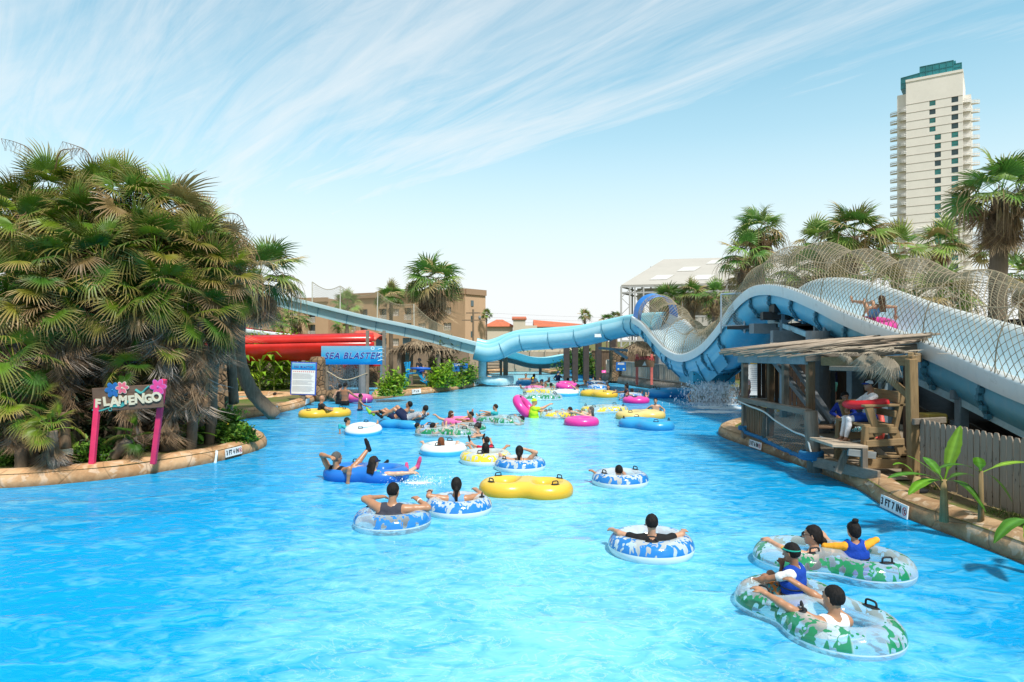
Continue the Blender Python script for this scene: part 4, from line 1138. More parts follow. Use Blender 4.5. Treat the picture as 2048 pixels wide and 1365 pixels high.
for k in range(29):
    z = 2.6 + k*FH
    if z < top - 2: b.bar(pt(0, z, .0), pt(Wd, z, .0), .12, .12)
wparent(b.build('floor_joint', M_groove), tw)
n = Vector((-ux[1], ux[0], 0)); u3 = Vector((ux[0], ux[1], 0))
Bv, Av = Vector(Bl), Vector(A)
def hull(name, poly, z0, z1, m, parent=tw, bevel=0):
    b = MB(); b.prism([(p.x, p.y) for p in poly], z0, z1); return wparent(b.build(name, m, bevel=bevel), parent)
hull('wall', [Bv + n*.32, Av + n*.32, Av + n*18, Bv + n*18], 0, top - .05, M_stucco)
hull('parapet', [Bv - n*.15 + u3*-.1, Av - n*.15 + u3*.1, Av + n*18, Bv + n*18], top, top + .7, M_stucco)
# left bay: recessed wall with curved balconies; right bay the same
for side in (0, 1):
    if side == 0: org = Bv + n*1.2; ax = -u3; wd = 3.4
    else: org = Av + n*2.2; ax = u3; wd = 2.6
    hull('bay', [org, org + n*14, org + n*14 + ax*wd*.7, org + ax*wd*.7] if side == 1 else [org, org + ax*wd*.7, org + n*14 + ax*wd*.7, org + n*14], 0, top - (3 if side == 0 else 6), M_stucco)
    for k in range(28):
        z = 3.2 + k*FH
        if z > top - (8 if side == 0 else 8): break
        for q in range(2):
            o2 = org + ax*(wd*.15 if q == 0 else wd*.75) + n*(0 if q == 0 else 2.5)
            a = np.linspace(pi, 2*pi, 9); r = 1.5 if q == 0 else 1.9
            poly = [(o2.x + ux[0]*cos(t)*r - n.x*(-sin(t))*r*.9, o2.y + ux[1]*cos(t)*r - n.y*(-sin(t))*r*.9) for t in a]
            b = MB(); b.prism(poly, z, z + .22); 
            bo = wparent(b.build('balcony', M_white), tw)
            b = MB(); 
            for i in range(8): 
                b.bar((*poly[i], z + 1.05), (*poly[i+1], z + 1.05), .07, .08); b.bar((*poly[i], z + .6), (*poly[i+1], z + .6), .04, .35); b.bar((*poly[i], z + .2), (*poly[i], z + 1.05), .05, .05)
            ro = b.build('railing', M_white); ro.parent = bo
# low wing in front on the left
lw = [Bv + u3*2.2 - n*1.6, Av - n*1.6 - u3*1.6, Av - n*.01 - u3*1.6, Bv - n*.01 + u3*2.2]
# penthouse glass
for name, x0, x1, z0, z1, d in (('penthouse_glass', 1.5, 6.0, top - 3.4, top + 3.4, -.4), ('penthouse_glass', 3.4, Wd - 2.2, top + .7, top + 3.9, .6), ('penthouse_glass', Wd - 3.0, Wd - .3, top + .71, top + 2.9, .9)):
    p = [Bv + u3*x0 + n*d, Bv + u3*x1 + n*d, Bv + u3*x1 + n*12, Bv + u3*x0 + n*12]
    if x0 < 2: p = [Bv + u3*(-1.5) + n*2, Bv + u3*3.3 + n*.7, Bv + u3*3.3 + n*12, Bv + u3*(-1.5) + n*12]; z0 = top - 1.2; z1 = top + 2.2
    o = hull(name, p, z0, z1, mat('penthouse teal', (.02, .24, .27), .12, .35, .3, spec=.9))
    b = MB(); w = (p[1]-p[0]).length; k = int(w/1.5)
    for i in range(k + 1):
        q = p[0] + (p[1]-p[0])*(i/k) - n*.05; b.bar((q.x, q.y, z0), (q.x, q.y, z1), .1, .1)
    for z in (z0 + .1, (z0+z1)/2, z1): b.bar((p[0].x - n.x*.05, p[0].y - n.y*.05, z), (p[1].x - n.x*.05, p[1].y - n.y*.05, z), .1, .12)
    fo = b.build('mullion', mat('teal mullion', (.03, .22, .25), .4)); fo.parent = o
hull('roof_box', [Bv + u3*7 + n*3, Bv + u3*12 + n*3, Bv + u3*12 + n*8, Bv + u3*7 + n*8], top + 3.9, top + 4.5, mat('penthouse teal', (.02, .24, .27)))
b = MB()
for z, w in ((34.0, 4.4), (34.7, 5.0), (35.2, 4.0)): b.bar(pt(4.6 - w/2, z, -.25), pt(4.6 + w/2, z, -.25), .5, .5)
for x in (3.4, 4.9): b.bar(pt(x, 32.7, -.15), pt(x + 1.1, 32.7, -.15), .3, .8)
wparent(b.build('cornice', M_white), tw)
b = MB(); b.bar(pt(2.9, 16.5, -.6), pt(2.9, 16.5, -.6), .1, .1) if 0 else b.box(pt(7.6, 17.2, -.1), (.1, .1, .1))
wparent(b.build('wall_lamp', M_white), tw)
# the lower left half stands proud, as in the photo: a shallow slab with its own windows side cut
o = hull('lower_slab', [Bv + u3*3.2 - n*.9, Bv + u3*7.0 - n*.9, Bv + u3*7.0 - n*.005, Bv + u3*3.2 - n*.005], 0, 32.0, M_stucco)

# --- beige hotel
C0 = Vector((-8.1, 118, 0)); CL = Vector((-33.5, 133, 0)); CR = Vector((-4.75, 122.5, 0))
ht = thing('hotel_building', 'beige flat roofed hotel with recessed balconies behind the left slide', 'hotel', (-20, 127, 0))
M_tan = mat('tan stucco', (.50, .325, .20), .9, .08, .3); M_brown = mat('brown stucco band', (.36, .235, .15), .9, .08, .3); M_tanl = mat('light tan stucco', (.56, .37, .235), .9, .07, .2)
def block(parent, P, Q, depth, H, cols, fl, fh, m_wall, wmat, base=1.2, bal=()):
    u = (Q - P); W_ = u.length; u /= W_
    wins = []
    for i in range(fl):
        for j, (x0, x1, kind) in enumerate(cols):
            z = base + i*fh
            wins.append((x0*W_, x1*W_, z + (.9 if kind == 'w' else .1), z + (2.25 if kind == 'w' else 2.35), kind))
    wins = [w for w in wins if w[3] < H - 1.2]
    pt = facade(parent, P, (u.x, u.y), W_, H, wins, m_wall, thick=.9)
    for (x0, x1, z0, z1, kind) in wins:
        b = MB(); d = .3 if kind == 'w' else .88
        b.add([pt(x0, z0, d), pt(x1, z0, d), pt(x1, z1, d), pt(x0, z1, d)], [(0, 1, 2, 3)])
        o = wparent(b.build('window' if kind == 'w' else 'balcony_door', wmat if kind == 'w' else M_glassd), parent)
        b = MB()
        if kind == 'w':
            for x in np.linspace(x0, x1, 5): b.bar(pt(x, z0, .24), pt(x, z1, .24), .12, .12)
            for z in (z0, (z0+z1)/2, z1): b.bar(pt(x0, z, .24), pt(x1, z, .24), .12, .12)
            nm = 'frame'
        else:
            for z in (z0 + 1.0, z0 + .15): b.bar(pt(x0, z, .06), pt(x1, z, .06), .06, .08)
            for x in np.linspace(x0, x1, 14): b.bar(pt(x, z0, .06), pt(x, z0 + 1., .06), .05, .05)
            nm = 'railing'
        ro = b.build(nm, mat('pale joinery', (.62, .56, .50), .6)); ro.parent = o
    nn = Vector((-u.y, u.x, 0))
    return pt, u, nn, W_
pt, u, nn, W_ = block(ht, CL, C0, 12, 12.1, [(.02, .07, 'b'), (.10, .14, 'w'), (.17, .24, 'b'), (.335, .40, 'b'), (.44, .50, 'w'), (.54, .60, 'b'), (.65, .71, 'w'), (.74, .80, 'b'), (.84, .90, 'w')], 4, 2.75, M_tan, mat('curtained window', (.50, .45, .42), .3, .3, 1))
b = MB(); b.bar(pt(0, 11.6, -.2), pt(W_, 11.6, -.2), .4, 1.0); wparent(b.build('roof_band', M_brown), ht)
b = MB()
b.prism([(C0.x, C0.y), (CR.x, CR.y), (CR.x - 20, CR.y + 18), (CL.x + 6, CL.y + 14), (CL.x + .6, CL.y + 1.2), (C0.x - .4, C0.y + .95)], 0, 12.0)
wparent(b.build('wall', M_tanl), ht)
uR = (CR - C0).normalized(); nR = Vector((uR.y, -uR.x, 0))
b = MB(); b.bar(C0 + nR*.1 + Vector((0, 0, 11.6)), CR + nR*.1 + Vector((0, 0, 11.6)), .3, 1.0); wparent(b.build('roof_band', M_brown), ht)
for z in (9.6, 6.9, 4.2):
    p = C0 + uR*1.5 + nR*.04; b = MB(); b.bar(p + Vector((0, 0, z)), p + uR*.7 + Vector((0, 0, z)), .1, 1.0); wparent(b.build('window', M_glassd), ht)
# left wing of the hotel
wing = thing('hotel_building', 'lower left wing of the beige hotel, its roof line a step down', 'hotel', (-40, 133, 0))
block(wing, Vector((-62, 138, 0)), Vector((-35, 130, 0)), 10, 11.2, [(.1, .16, 'w'), (.25, .32, 'b'), (.42, .48, 'w'), (.55, .62, 'b'), (.7, .76, 'w'), (.84, .9, 'b')], 4, 2.6, M_tan, mat('curtained window', (.5, .45, .42)))
b = MB(); b.prism([(-62, 139.2), (-35, 131.2), (-34, 142), (-60, 150)], 0, 11.15); wparent(b.build('wall', M_tan), wing)
b = MB(); b.bar((-62, 137.8, 10.9), (-35, 129.8, 10.9), .4, .8); wparent(b.build('roof_band', M_brown), wing)

# --- red roofed flats
rr = thing('apartment_building', 'cream low apartment block with terracotta hip roofs behind the crossing slide', 'apartment block', (2, 172, 0))
M_terra = mat('terracotta tiles', (.52, .145, .07), .8, .2, 1.5, bump=.4, bscale=3); M_crm = mat('cream wall', (.60, .53, .43), .85, .06, .3)
for (x0, x1, y) in ((-6.6, 0.2, 170), (6.2, 17.5, 172)):
    P, Q = Vector((x0, y, 0)), Vector((x1, y, 0))
    cols = [(.06, .26, 'b'), (.36, .44, 'w'), (.52, .60, 'w'), (.70, .94, 'b')] if x0 < 0 else [(.03, .15, 'b'), (.2, .25, 'w'), (.3, .42, 'b'), (.5, .6, 'b'), (.7, .75, 'w'), (.82, .94, 'b')]
    block(rr, P, Q, 9, 6.6, cols, 2, 2.7, M_crm, M_glassd, base=.7)
    b = MB(); b.prism([(x0, y+1), (x1, y+1), (x1, y+10), (x0, y+10)], 0, 6.55); wparent(b.build('wall', M_crm), rr)
    b = MB(); e = .7; zt = 8.5
    V = [(x0-e, y-e, 6.6), (x1+e, y-e, 6.6), (x1+e, y+10+e, 6.6), (x0-e, y+10+e, 6.6), (x0+2.6, y+5, zt), (x1-2.6, y+5, zt)]
    if x0 > 0: V[4] = (x0 - e, y + 5, zt); V[5] = (x1 + .5, y + 5, zt - 1.1); V[1] = (x1 + 6, y-e, 6.4); 
    b.add(V, [(0, 1, 5, 4), (1, 2, 5), (2, 3, 4, 5), (3, 0, 4), (0, 3, 2, 1)]); wparent(b.build('roof', M_terra), rr)
b = MB(); b.prism([(.3, 168.5), (3.3, 168.5), (3.3, 176), (.3, 176)], 0, 8.3); b.prism([(3.3, 171), (6.3, 171), (6.3, 177), (3.3, 177)], 0, 6.9); wparent(b.build('stair_tower', M_crm), rr)
b = MB(); b.prism([(0, 168.2), (3.6, 168.2), (3.6, 176), (0, 176)], 8.3, 8.62); b.add([(0, 168.2, 8.62), (3.6, 168.2, 8.62), (3.6, 176, 9.3), (0, 176, 9.3)], [(0, 1, 2, 3)]); wparent(b.build('roof', M_terra), rr)

# --- white roofed steel frame building
fb = thing('frame_building', 'open steel framed building with a pale sheet roof and roof lights', 'building', (24, 90, 0))
E0, E1 = Vector((13.6, 85, 9.9)), Vector((34, 80, 9.9)); R0, R1 = Vector((22.2, 100, 14.9)), Vector((46, 94, 14.9)); B0 = Vector((30.5, 115, 9.9)); B1 = Vector((58, 108, 9.9))
b = MB(); b.add([E0, E1, R1, R0], [(0, 1, 2, 3)]); b.add([R0, R1, B1, B0], [(0, 1, 2, 3)]); wparent(b.build('roof', mat('pale sheet roof', (.46, .43, .385), .7, .06, .4), solid=.15), fb)
for fx, fz in ((.12, .15), (.36, .12), (.2, .45), (.44, .42), (.62, .15), (.55, .68), (.3, .72)):
    q = lambda a, c: E0.lerp(E1, a).lerp(R0.lerp(R1, a), c) + Vector((0, -.06, .12))
    b = MB(); b.add([q(fx, fz), q(fx+.1, fz), q(fx+.1, fz+.17), q(fx, fz+.17)], [(0, 1, 2, 3)]); wparent(b.build('roof_light', mat('roof light', (.62, .60, .56), .5)), fb)
M_fr = mat('grey frame steel', (.40, .40, .40), .6, .1, 2)
def gpt(f, z, back=0): p = E0.lerp(E1, f); return Vector((p.x + back*.45, p.y + back, z))
for f in (0, .08, .3, .55, .8, 1.0):
    b = MB()
    for o_ in (0, .05):
        b.bar(gpt(f + o_ if f < 1 else f - o_, 0), gpt(f + o_ if f < 1 else f - o_, 9.8), .18, .18)
    for k in range(9): b.bar(gpt(f + (.05 if k % 2 else 0)*(1 if f < 1 else -1), k*1.05), gpt(f + (0 if k % 2 else .05)*(1 if f < 1 else -1), (k+1)*1.05), .08, .08)
    wparent(b.build('lattice_column', M_fr), fb)
for k in range(4):
    b = MB(); b.bar(gpt(0, 0, 5.0*k), gpt(0, 9.7 + k*1.4, 5.0*k), .2, .2); wparent(b.build('side_column', M_fr), fb)
for z in (9.75, 9.0, 6.0, 3.0):
    b = MB(); b.bar(gpt(0, z), gpt(1, z), .16, .2); b.bar(gpt(0, z), gpt(0, z, 15), .14, .18); wparent(b.build('beam', M_fr), fb)
b = MB()
for f0, f1 in ((.08, .3), (.3, .55), (.55, .8), (.8, 1)):
    b.add([gpt(f0, 1, 1), gpt(f1, 1, 1), gpt(f1, 5.9, 1), gpt(f0, 5.9, 1)], [(0, 1, 2, 3)]); b.add([gpt(f0, 8.0, 1), gpt(f1, 8.0, 1), gpt(f1, 9.6, 1), gpt(f0, 9.6, 1)], [(0, 1, 2, 3)])
b.add([gpt(0, 1, 14), gpt(1, 1, 14), gpt(1, 9.6, 14), gpt(0, 9.6, 14)], [(0, 1, 2, 3)])
wparent(b.build('wall_panel', mat('grey wall sheet', (.50, .48, .45), .8, .12, .8, stretch=(1, 1, 3))), fb)
b = MB()
for k in range(9):
    x = .12 + k*.045; b.bar(gpt(x, 6.2, .6), gpt(x, 7.8, .6), .1, .1)
    if k % 3 == 0: b.bar(gpt(x, 7.8, .6), gpt(x + .06, 6.6, .6), .08, .08)
b.bar(gpt(.1, 6.4, .6), gpt(.34, 6.4, .6), .12, .14)
wparent(b.build('inner_framing', M_dark), fb)

# --- utility pole and wires
up = thing('utility_pole', 'wooden utility pole with two cross arms in front of the hotel end wall', 'utility pole', (-5.4, 95, 0))
b = MB(); b.tube([(0, 0, 0), (0, 0, 7.4)], .13, 8); b.build('pole', M_trunk, up)
for z, w in ((6.9, 2.0), (5.9, 3.2)):
    b = MB(); b.bar((-w/2, .1, z), (w/2, -.1, z), .12, .14); b.build('cross_arm', M_trunk, up)
b = MB(); b.ball((.9, .1, 6.25), (.2, .2, .3)); b.build('transformer', M_steelg, up)
wr = MB()
for z, dz in ((7.0, 0), (6.4, .3), (5.9, .1)):
    P = [(-5.4, 95, z)] + [(-5.4 + 60*k/8, 95 + 20*k/8, z + 1.6*k/8 - 1.2*sin(pi*k/8)) for k in range(1, 9)]
    wr.tube(spline(P, 20), .012, 3, False)
wr.build('power_line', mat('wire', (.25, .25, .26), .6), label='thin overhead wires running right from the utility pole', cat='wires')
# --- plain low walls closing the far side of the park
fw = MB()
fw.bar((-4, 66, 1.0), (30, 70, 1.0), .3, 1.9)
for k in range(24): fw.bar((-4 + k*1.45, 65.8 + k*.17, .3), (-4 + k*1.45, 65.8 + k*.17, 2.1), .14, .2)
fw.build('park_wall', mat('pale tan wall', (.36, .29, .22), .9, .2, 1.5), label='long pale tan boundary wall behind the low far flume', cat='wall')
fw = MB(); fw.bar((-40, 62, 1.2), (-4, 64, 1.2), .3, 2.4)
fw.build('park_wall', mat('brown park wall', (.22, .16, .115), .9, .2, 1.5), label='brown boundary wall behind the thatched hut and left slide', cat='wall')
# ------------------------------------------------------------------ signs, fences, huts
W_grey = wood('weathered grey wood', (.20, .168, .135), 'z'); W_greyx = wood('weathered grey plank', (.21, .178, .145), 'x'); W_greyy = wood('weathered grey rail', (.21, .178, .145), 'y')
W_tan = wood('tan timber', (.26, .17, .085), 'z'); W_tanx = wood('tan timber rail', (.28, .19, .10), 'x'); W_tany = wood('tan timber beam', (.26, .175, .09), 'y')
W_dark = wood('dark brown timber', (.13, .09, .06), 'z'); W_brown = wood('brown timber', (.17, .11, .065), 'z'); W_brownx = wood('brown board', (.19, .12, .075), 'x')
M_rope = mat('old rope', (.42, .36, .26), .9, .25, 30); M_wht = mat('sign white', (.80, .80, .78), .5, .05, 4); M_blk = mat('black lettering', (.015, .015, .018), .6); M_redp = mat('red print', (.65, .03, .04), .5)
M_pink = mat('hot pink paint', (.70, .035, .12), .6, .18, 3, bump=.2)

def put(mb, name, m, parent, **k):
    o = mb.build(name, m, None, **k); return wparent(o, parent)

def depth_marker(txt, c, xdir, w, h, label, tilt=.12, symbol=True):
    x = Vector((*xdir, 0)).normalized()
    F_ = face_frame(c, x, Vector((-x.y, x.x, 0))*tilt + Vector((0, 0, 1)))
    t = thing('depth_marker', label, 'depth marker', c)
    b = MB(); b.M = F_; b.box((0, 0, -.01), (w, h, .02)); put(b, 'plate', M_wht, t)
    V, F = text_geo(txt, h*.80, h*.02, 0, 1.12, .002)
    wtxt = V[:, 0].max() - V[:, 0].min(); s = min(1, w*.74/wtxt)
    V = V*np.array((s, 1, 1)); b = MB(); b.M = F_; b.add(V + np.array((-w*.09, 0, .006)), F); put(b, 'lettering', M_blk, t)
    if symbol:
        a = np.linspace(0, 2*pi, 21)[:-1]; b = MB(); b.M = F_ @ Matrix.Translation((w*.40, 0, .004)); r = h*.32
        V = np.concatenate([np.stack([np.cos(a)*r*k, np.sin(a)*r*k, 0*a], 1) for k in (.78, 1)]); b.add(V, gridf(2, 20, cv=True)[:, ::-1])
        b.box((0, 0, .001), (r*1.7, r*.2, .002), Matrix.Rotation(R(-45), 3, 'Z'))
        put(b, 'no_diving_sign', M_redp, t)
        b = MB(); b.M = F_ @ Matrix.Translation((w*.40, 0, .003)); b.box((0, -r*.05, 0), (r*.25, r*.9, .001)); b.box((r*.1, r*.2, 0), (r*.8, r*.16, .0012), Matrix.Rotation(R(40), 3, 'Z')); b.box((0, -r*.3, 0), (r*.7, r*.16, .0011), Matrix.Rotation(R(-35), 3, 'Z')); put(b, 'diver_symbol', M_blk, t)
    return t
def on_kerb(path, k, z=.12, o=.09):
    p = path[k]; tv = path[min(k+1, len(path)-1)] - path[max(k-1, 0)]; tv = tv/np.linalg.norm(tv)
    n = np.array((tv[1], -tv[0]))
    return Vector((p[0] - n[0]*o, p[1] - n[1]*o, z)), tv
def near(path, x, y): return int(np.argmin((path[:, 0]-x)**2 + (path[:, 1]-y)**2))
c, tv = on_kerb(leftS, near(leftS, -7.18, 17.55), .17); depth_marker('3 FT 4 IN', c, (-tv[0]*-1 if tv[0] > 0 else -tv[0], -tv[1] if tv[0] < 0 else tv[1]), .66, .2, 'white depth plate reading 3 FT 4 IN on the left kerb', .1)
c, tv = on_kerb(rightS, near(rightS, 6.75, 11.75), .12); depth_marker('3 FT 7 IN', c, (-tv[0], -tv[1]), .92, .22, 'white depth plate reading 3 FT 7 IN on the near right kerb', .1)
c, tv = on_kerb(rightS, near(rightS, 6.7, 19.0), .14); depth_marker('3 FT 6 IN', c, (-tv[0], -tv[1]), .72, .2, 'white depth plate reading 3 FT 6 IN below the blue rope', .1)
for (x, y, lab) in ((-9.6, 31.8, 'small worn depth plate on the kerb below the rules board'), (-5.3, 38.1, 'small worn depth plate on the kerb left of the blue chair'), (-2.4, 45.0, 'small worn depth plate on the kerb tip by the pale blue pipe'), (-9.9, 27.9, 'small worn depth plate near the foot of the leaning palm')):
    c, tv = on_kerb(leftS, near(leftS, x, y), .2); s = -1 if tv[0] < 0 else 1
    depth_marker('3 FT 6 IN', c, (tv[0]*s, tv[1]*s), .75, .24, lab, .1, False)
c, tv = on_kerb(rightS, near(rightS, 9.9, 39.0), .28, .1); depth_marker('3 FT 6 IN', c, (-tv[0], -tv[1]), .9, .26, 'white depth plate on the grey kerb below the railing', .05, False)

# wooden FLAMENGO sign
fl = thing('wooden_sign', 'brown board sign reading FLAMENGO with painted flowers on hot pink posts', 'sign', (-8.4, 15.1, .25))
Lb, Rb = at(186, 826, 14.95), at(326, 817, 14.95)
F_ = face_frame((Lb + Rb)/2, Rb - Lb); wd = (Rb - Lb).length
b = MB(); b.M = F_; b.box((0, .27, -.03), (wd, .52, .05)); put(b, 'board', wood('sign board wood', (.135, .085, .06), 'x'), fl, bevel=.01)
for a, c in (((180, 938, 14.75), (190, 800, 14.9)), ((304, 925, 15.2), (323, 760, 15.0))):
    b = MB(); b.bar(at(*a) + Vector((0, .05, -.05)), at(*c) + Vector((0, .1, 0)), .115, .10); put(b, 'post', M_pink, fl, bevel=.01)
xs = np.linspace(-.66, .63, 8); M_lett = mat('cream cut out letters', (.66, .58, .42), .6, .12, 6)
for i, (ch_, x) in enumerate(zip('FLAMENGO', xs)):
    V, F = text_geo(ch_, .245 + .025*(i % 3), .013, 0, 1, .012)
    b = MB(); b.M = F_ @ Matrix.Translation((x + .02, .20 + .035*(i/7) + (.012 if i % 2 else -.012), .015)) @ Matrix.Rotation(R((-6, 4, 3, -5, 2, -4, 3, -3)[i]), 4, 'Z')
    b.add(V, F); put(b, 'letter', M_lett, fl)
def flower(M, r, col, edge, name='flower'):
    b = MB(); b.M = M
    for q in range(6):
        a = q*pi/3; c = np.array((cos(a)*r*.55, sin(a)*r*.55, .012))
        th = np.linspace(0, 2*pi, 11)[:-1]; 
        for s, z, m_ in ((1.0, 0, 1), (.78, .006, 0)):
            V = np.stack([c[0] + (cos(a)*np.cos(th)*.5 - sin(a)*np.sin(th)*.33)*r*s, c[1] + (sin(a)*np.cos(th)*.5 + cos(a)*np.sin(th)*.33)*r*s, np.full(10, z + .002*q)], 1)
            b.m = m_; b.add(V, [tuple(range(10))])
    b.m = 1; b.ball((0, 0, .02), (r*.12, r*.12, .015), 4, 8)
    put(b, name, [mat('petal %s' % str(col), col, .6, .15, 12), mat('edge %s' % str(edge), edge, .6, .1, 12)], fl)
flower(F_ @ Matrix.Translation((-.08, .50, .02)), .145, (.72, .14, .20), (.75, .62, .50))
flower(F_ @ Matrix.Translation((.70, .47, .012)), .18, (.72, .06, .26), (.55, .18, .48))
flower(F_ @ Matrix.Translation((-.30, .47, .008)), .17, (.02, .12, .36), (.03, .22, .48))
b = MB(); b.M = F_
P = spline([(-.78, .06, .01), (-.62, .03, .01), (-.35, .10, .012), (-.10, .16, .012), (.05, .20, .012)], 24)
w = .015 + .06*np.exp(-((np.linspace(0, 1, 24) - .78)/.14)**2); w2 = np.stack([P + np.stack([0*w, w, 0*w], 1), P - np.stack([0*w, w, 0*w], 1)], 1)
b.add(w2.reshape(-1, 3), gridf(24, 2)[:, ::-1])
a = np.linspace(0, 2*pi, 15); b.tube(np.stack([-.38 + .035*np.cos(a), .045 + .035*np.sin(a), .012 + 0*a], 1), .008, 5)
b.tube(spline([(.2, .44, .008), (.32, .36, .01), (.42, .44, .01), (.5, .5, .01)], 10), [.03]*5 + [.02]*5, 5)
put(b, 'painted_vine', mat('teal paint', (.06, .33, .30), .6, .2, 6), fl)

# posts, ropes and pillars on the left bank
def log(label, a, c, r, m=W_grey, name='wooden_post', rope=()):
    t = thing(name, label, 'post', a)
    d = Vector(c) - Vector(a); L_ = d.length
    b = MB(); b.sm = True; b.tube([(0, 0, -.1), d*.5, d*.98, d], [r*1.05, r, r*.97, r*.85], 12); b.build('post', m, t)
    for z in rope:
        q = np.linspace(0, 4*pi, 30); b = MB(); b.sm = True; b.tube(np.stack([np.cos(q)*(r+.015) + d.x*z/L_, np.sin(q)*(r+.015) + d.y*z/L_, z + .03*q/(2*pi) - .03], 1), .018, 5); b.build('rope_wrap', M_rope, t)
    return t
M_green = wood('greenish timber', (.17, .20, .16), 'z')
log('grey squared post standing in the ground cover near the kerb tip', at(426, 886, 18.6), at(429, 799, 18.6), .085)
log('fat greenish pile wound with rope at the water side of the kerb tip', at(462, 872, 20.6), at(456, 794, 20.6), .115, M_green, rope=(.72, .2))
log('slanted pale round timber between the grey post and the rope wound pile', at(448, 868, 19.6), at(430, 812, 20.1), .07)
log('short round pile with a rope wrap half hidden at the left kerb', at(131, 936, 14.6), at(127, 826, 14.8), .125, W_brown, rope=(.3, .36))
b = MB(); b.sm = True
b.tube(spline([at(456, 808, 20.5), at(444, 832, 20.2), at(431, 838, 19.2)], 14), .02, 6); b.tube(spline([at(462, 820, 20.5), at(464, 836, 20.5), at(456, 848, 20.5)], 10), .02, 6)
b.build('rope', M_rope, label='old rope sagging between the rope wound pile and the grey post', cat='rope')
def stone_mat():
    t = NT('stacked stone'); v = t.mapping(t.coord('Object'), (1, 1, 1.0))
    e = t.n('TexVoronoi', {'Vector': v, 'Scale': 3.6}, feature='DISTANCE_TO_EDGE').outputs[0]
    cc = t.n('TexVoronoi', {'Vector': v, 'Scale': 3.6}).outputs['Color']; n = t.noise(v, 9, 4)
    c = t.mix(t.n('SeparateColor', {0: cc}).outputs[0], (.20, .12, .06), (.36, .22, .11)); c = t.mix(n, c, (.15, .10, .06)); c = t.mix(t.ramp(e, [(0., 1.), (.05, 0.)]), c, (.05, .035, .02))
    return t.finish(t.n('BsdfPrincipled', {'Base Color': c, 'Roughness': .85, 'Normal': t.n('Bump', {'Height': t.ramp(e, [(0., 0.), (.12, 1.)]), 'Strength': .8, 'Distance': .06}).outputs[0]}))
M_stone = stone_mat()
def pillar(label, x, y, w, h):
    b = MB(); n = 16; a = np.arange(n)*2*pi/n
    prof = [(1.25, -.1), (1.15, .2), (1.0, .5), (.98, h*.6), (1.0, h*.92), (.8, h), (0.01, h + .02)]
    V = np.concatenate([np.stack([np.sign(np.cos(a))*np.abs(np.cos(a))**.6*w*r*(1 + .08*np.sin(3*a + z*5)), np.sign(np.sin(a))*np.abs(np.sin(a))**.6*w*r, np.full(n, z)], 1) for r, z in prof])
    b.add(V, gridf(len(prof), n, cv=True)); return b.build('stone_pillar', M_stone, None, (x, y, .25), label=label, cat='pillar')
pillar('tall brown stone pillar behind the leaning palm trunk', (449-1024)/FPX*24.5, 24.5, .26, 2.5)
pillar('brown stone pillar between the rules board and the SEA BLASTER board', (636-1024)/FPX*34.5, 34.5, .36, 1.95)
pillar('brown stone pillar beside the thatched hut behind the railing', (1235-1024)/FPX*49, 49, .5, 2.3)
b = MB(); b.sm = True
for q in range(5): b.ball((-10.0 + .35*q - .2, 33.9 + .2*(q % 2), .3), (.35, .3, .25 + .08*(q % 3)), 6, 9)
b.build('rock', M_stone, label='low brown rocks at the foot of the middle stone pillar', cat='rocks')

# SEA BLASTER boards
def sea_mat():
    t = NT('sea blaster print'); g = t.coord('Generated'); s = t.n('SeparateXYZ', {0: g})
    c = t.ramp(s.outputs[2], [(0., (.0, .15, .52)), (.28, (.0, .28, .68)), (.55, (.06, .38, .68)), (1., (.24, .46, .60))])
    w = t.noise(t.mapping(g, (2.2, 1, 3.2)), 1.4, 2, .4, 1.5)
    m = t.math('MULTIPLY', t.ramp(w, [(.5, 0.), (.53, .8)]), t.ramp(t.math('ADD', s.outputs[0], t.math('MULTIPLY', s.outputs[2], .3)), [(.62, 0.), (.95, 1.)]))
    c = t.mix(m, c, (.03, .40, .72))
    return t.finish(t.n('BsdfPrincipled', {'Base Color': c, 'Roughness': .35}))
M_sea = sea_mat(); M_navy = mat('navy lettering', (.012, .03, .30), .4)
def sea_text(M, size, parent):
    for kk, (m_, off, dz) in enumerate(((M_wht, .030*size, .002), (M_navy, .012*size, .008))):
        V, F = text_geo('SEA BLASTER', size, off, .28, 1.12, .002)
        b = MB(); b.M = M @ Matrix.Translation((0, 0, dz)); b.add(V, F); put(b, 'lettering', m_, parent)
sb = thing('signboard', 'wide blue SEA BLASTER board on grey posts in front of the red flume', 'signboard', (-8.4, 36, GZ))
Fs = face_frame(at(706.5, 711.5, 36), (1, .02, 0))
b = MB(); b.M = Fs; b.box((0, 0, -.03), (3.36, .98, .05)); put(b, 'board', M_sea, sb)
sea_text(Fs @ Matrix.Translation((-.06, -.03, 0)), .46, sb)
b = MB(); b.M = Fs; 
a = np.linspace(0, 2*pi, 17)[:-1]; b.add(np.concatenate([np.stack([1.02 + .11*k*np.cos(a), .37 + .1*k*np.sin(a), 0*a + .004], 1) for k in (.4, 1.)]), gridf(2, 16, cv=True)[:, ::-1])
for q in range(4): b.tube(spline([(1.3, .3 - .2*q, .004), (1.5, .36 - .2*q, .004), (1.64, .3 - .19*q, .004)], 8), [.03, .03, .025, .02, .02, .015, .01, .005], 4)
put(b, 'wave_print', mat('pale wave print', (.55, .76, .84), .4), sb)
for px in (654, 735, 768):
    b = MB(); x = (px-1024)/FPX*36.1; b.bar((x, 36.1, -.1), (x, 36.1, 3.55 if px > 700 else 2.3), .15, .15); put(b, 'post', W_grey, sb)
b = MB(); b.tube(spline([((654-1024)/FPX*36, 36, 1.4), ((690-1024)/FPX*36, 36, .95), ((735-1024)/FPX*36, 36, 1.3)], 16), .035, 6); put(b, 'rope', M_rope, sb)

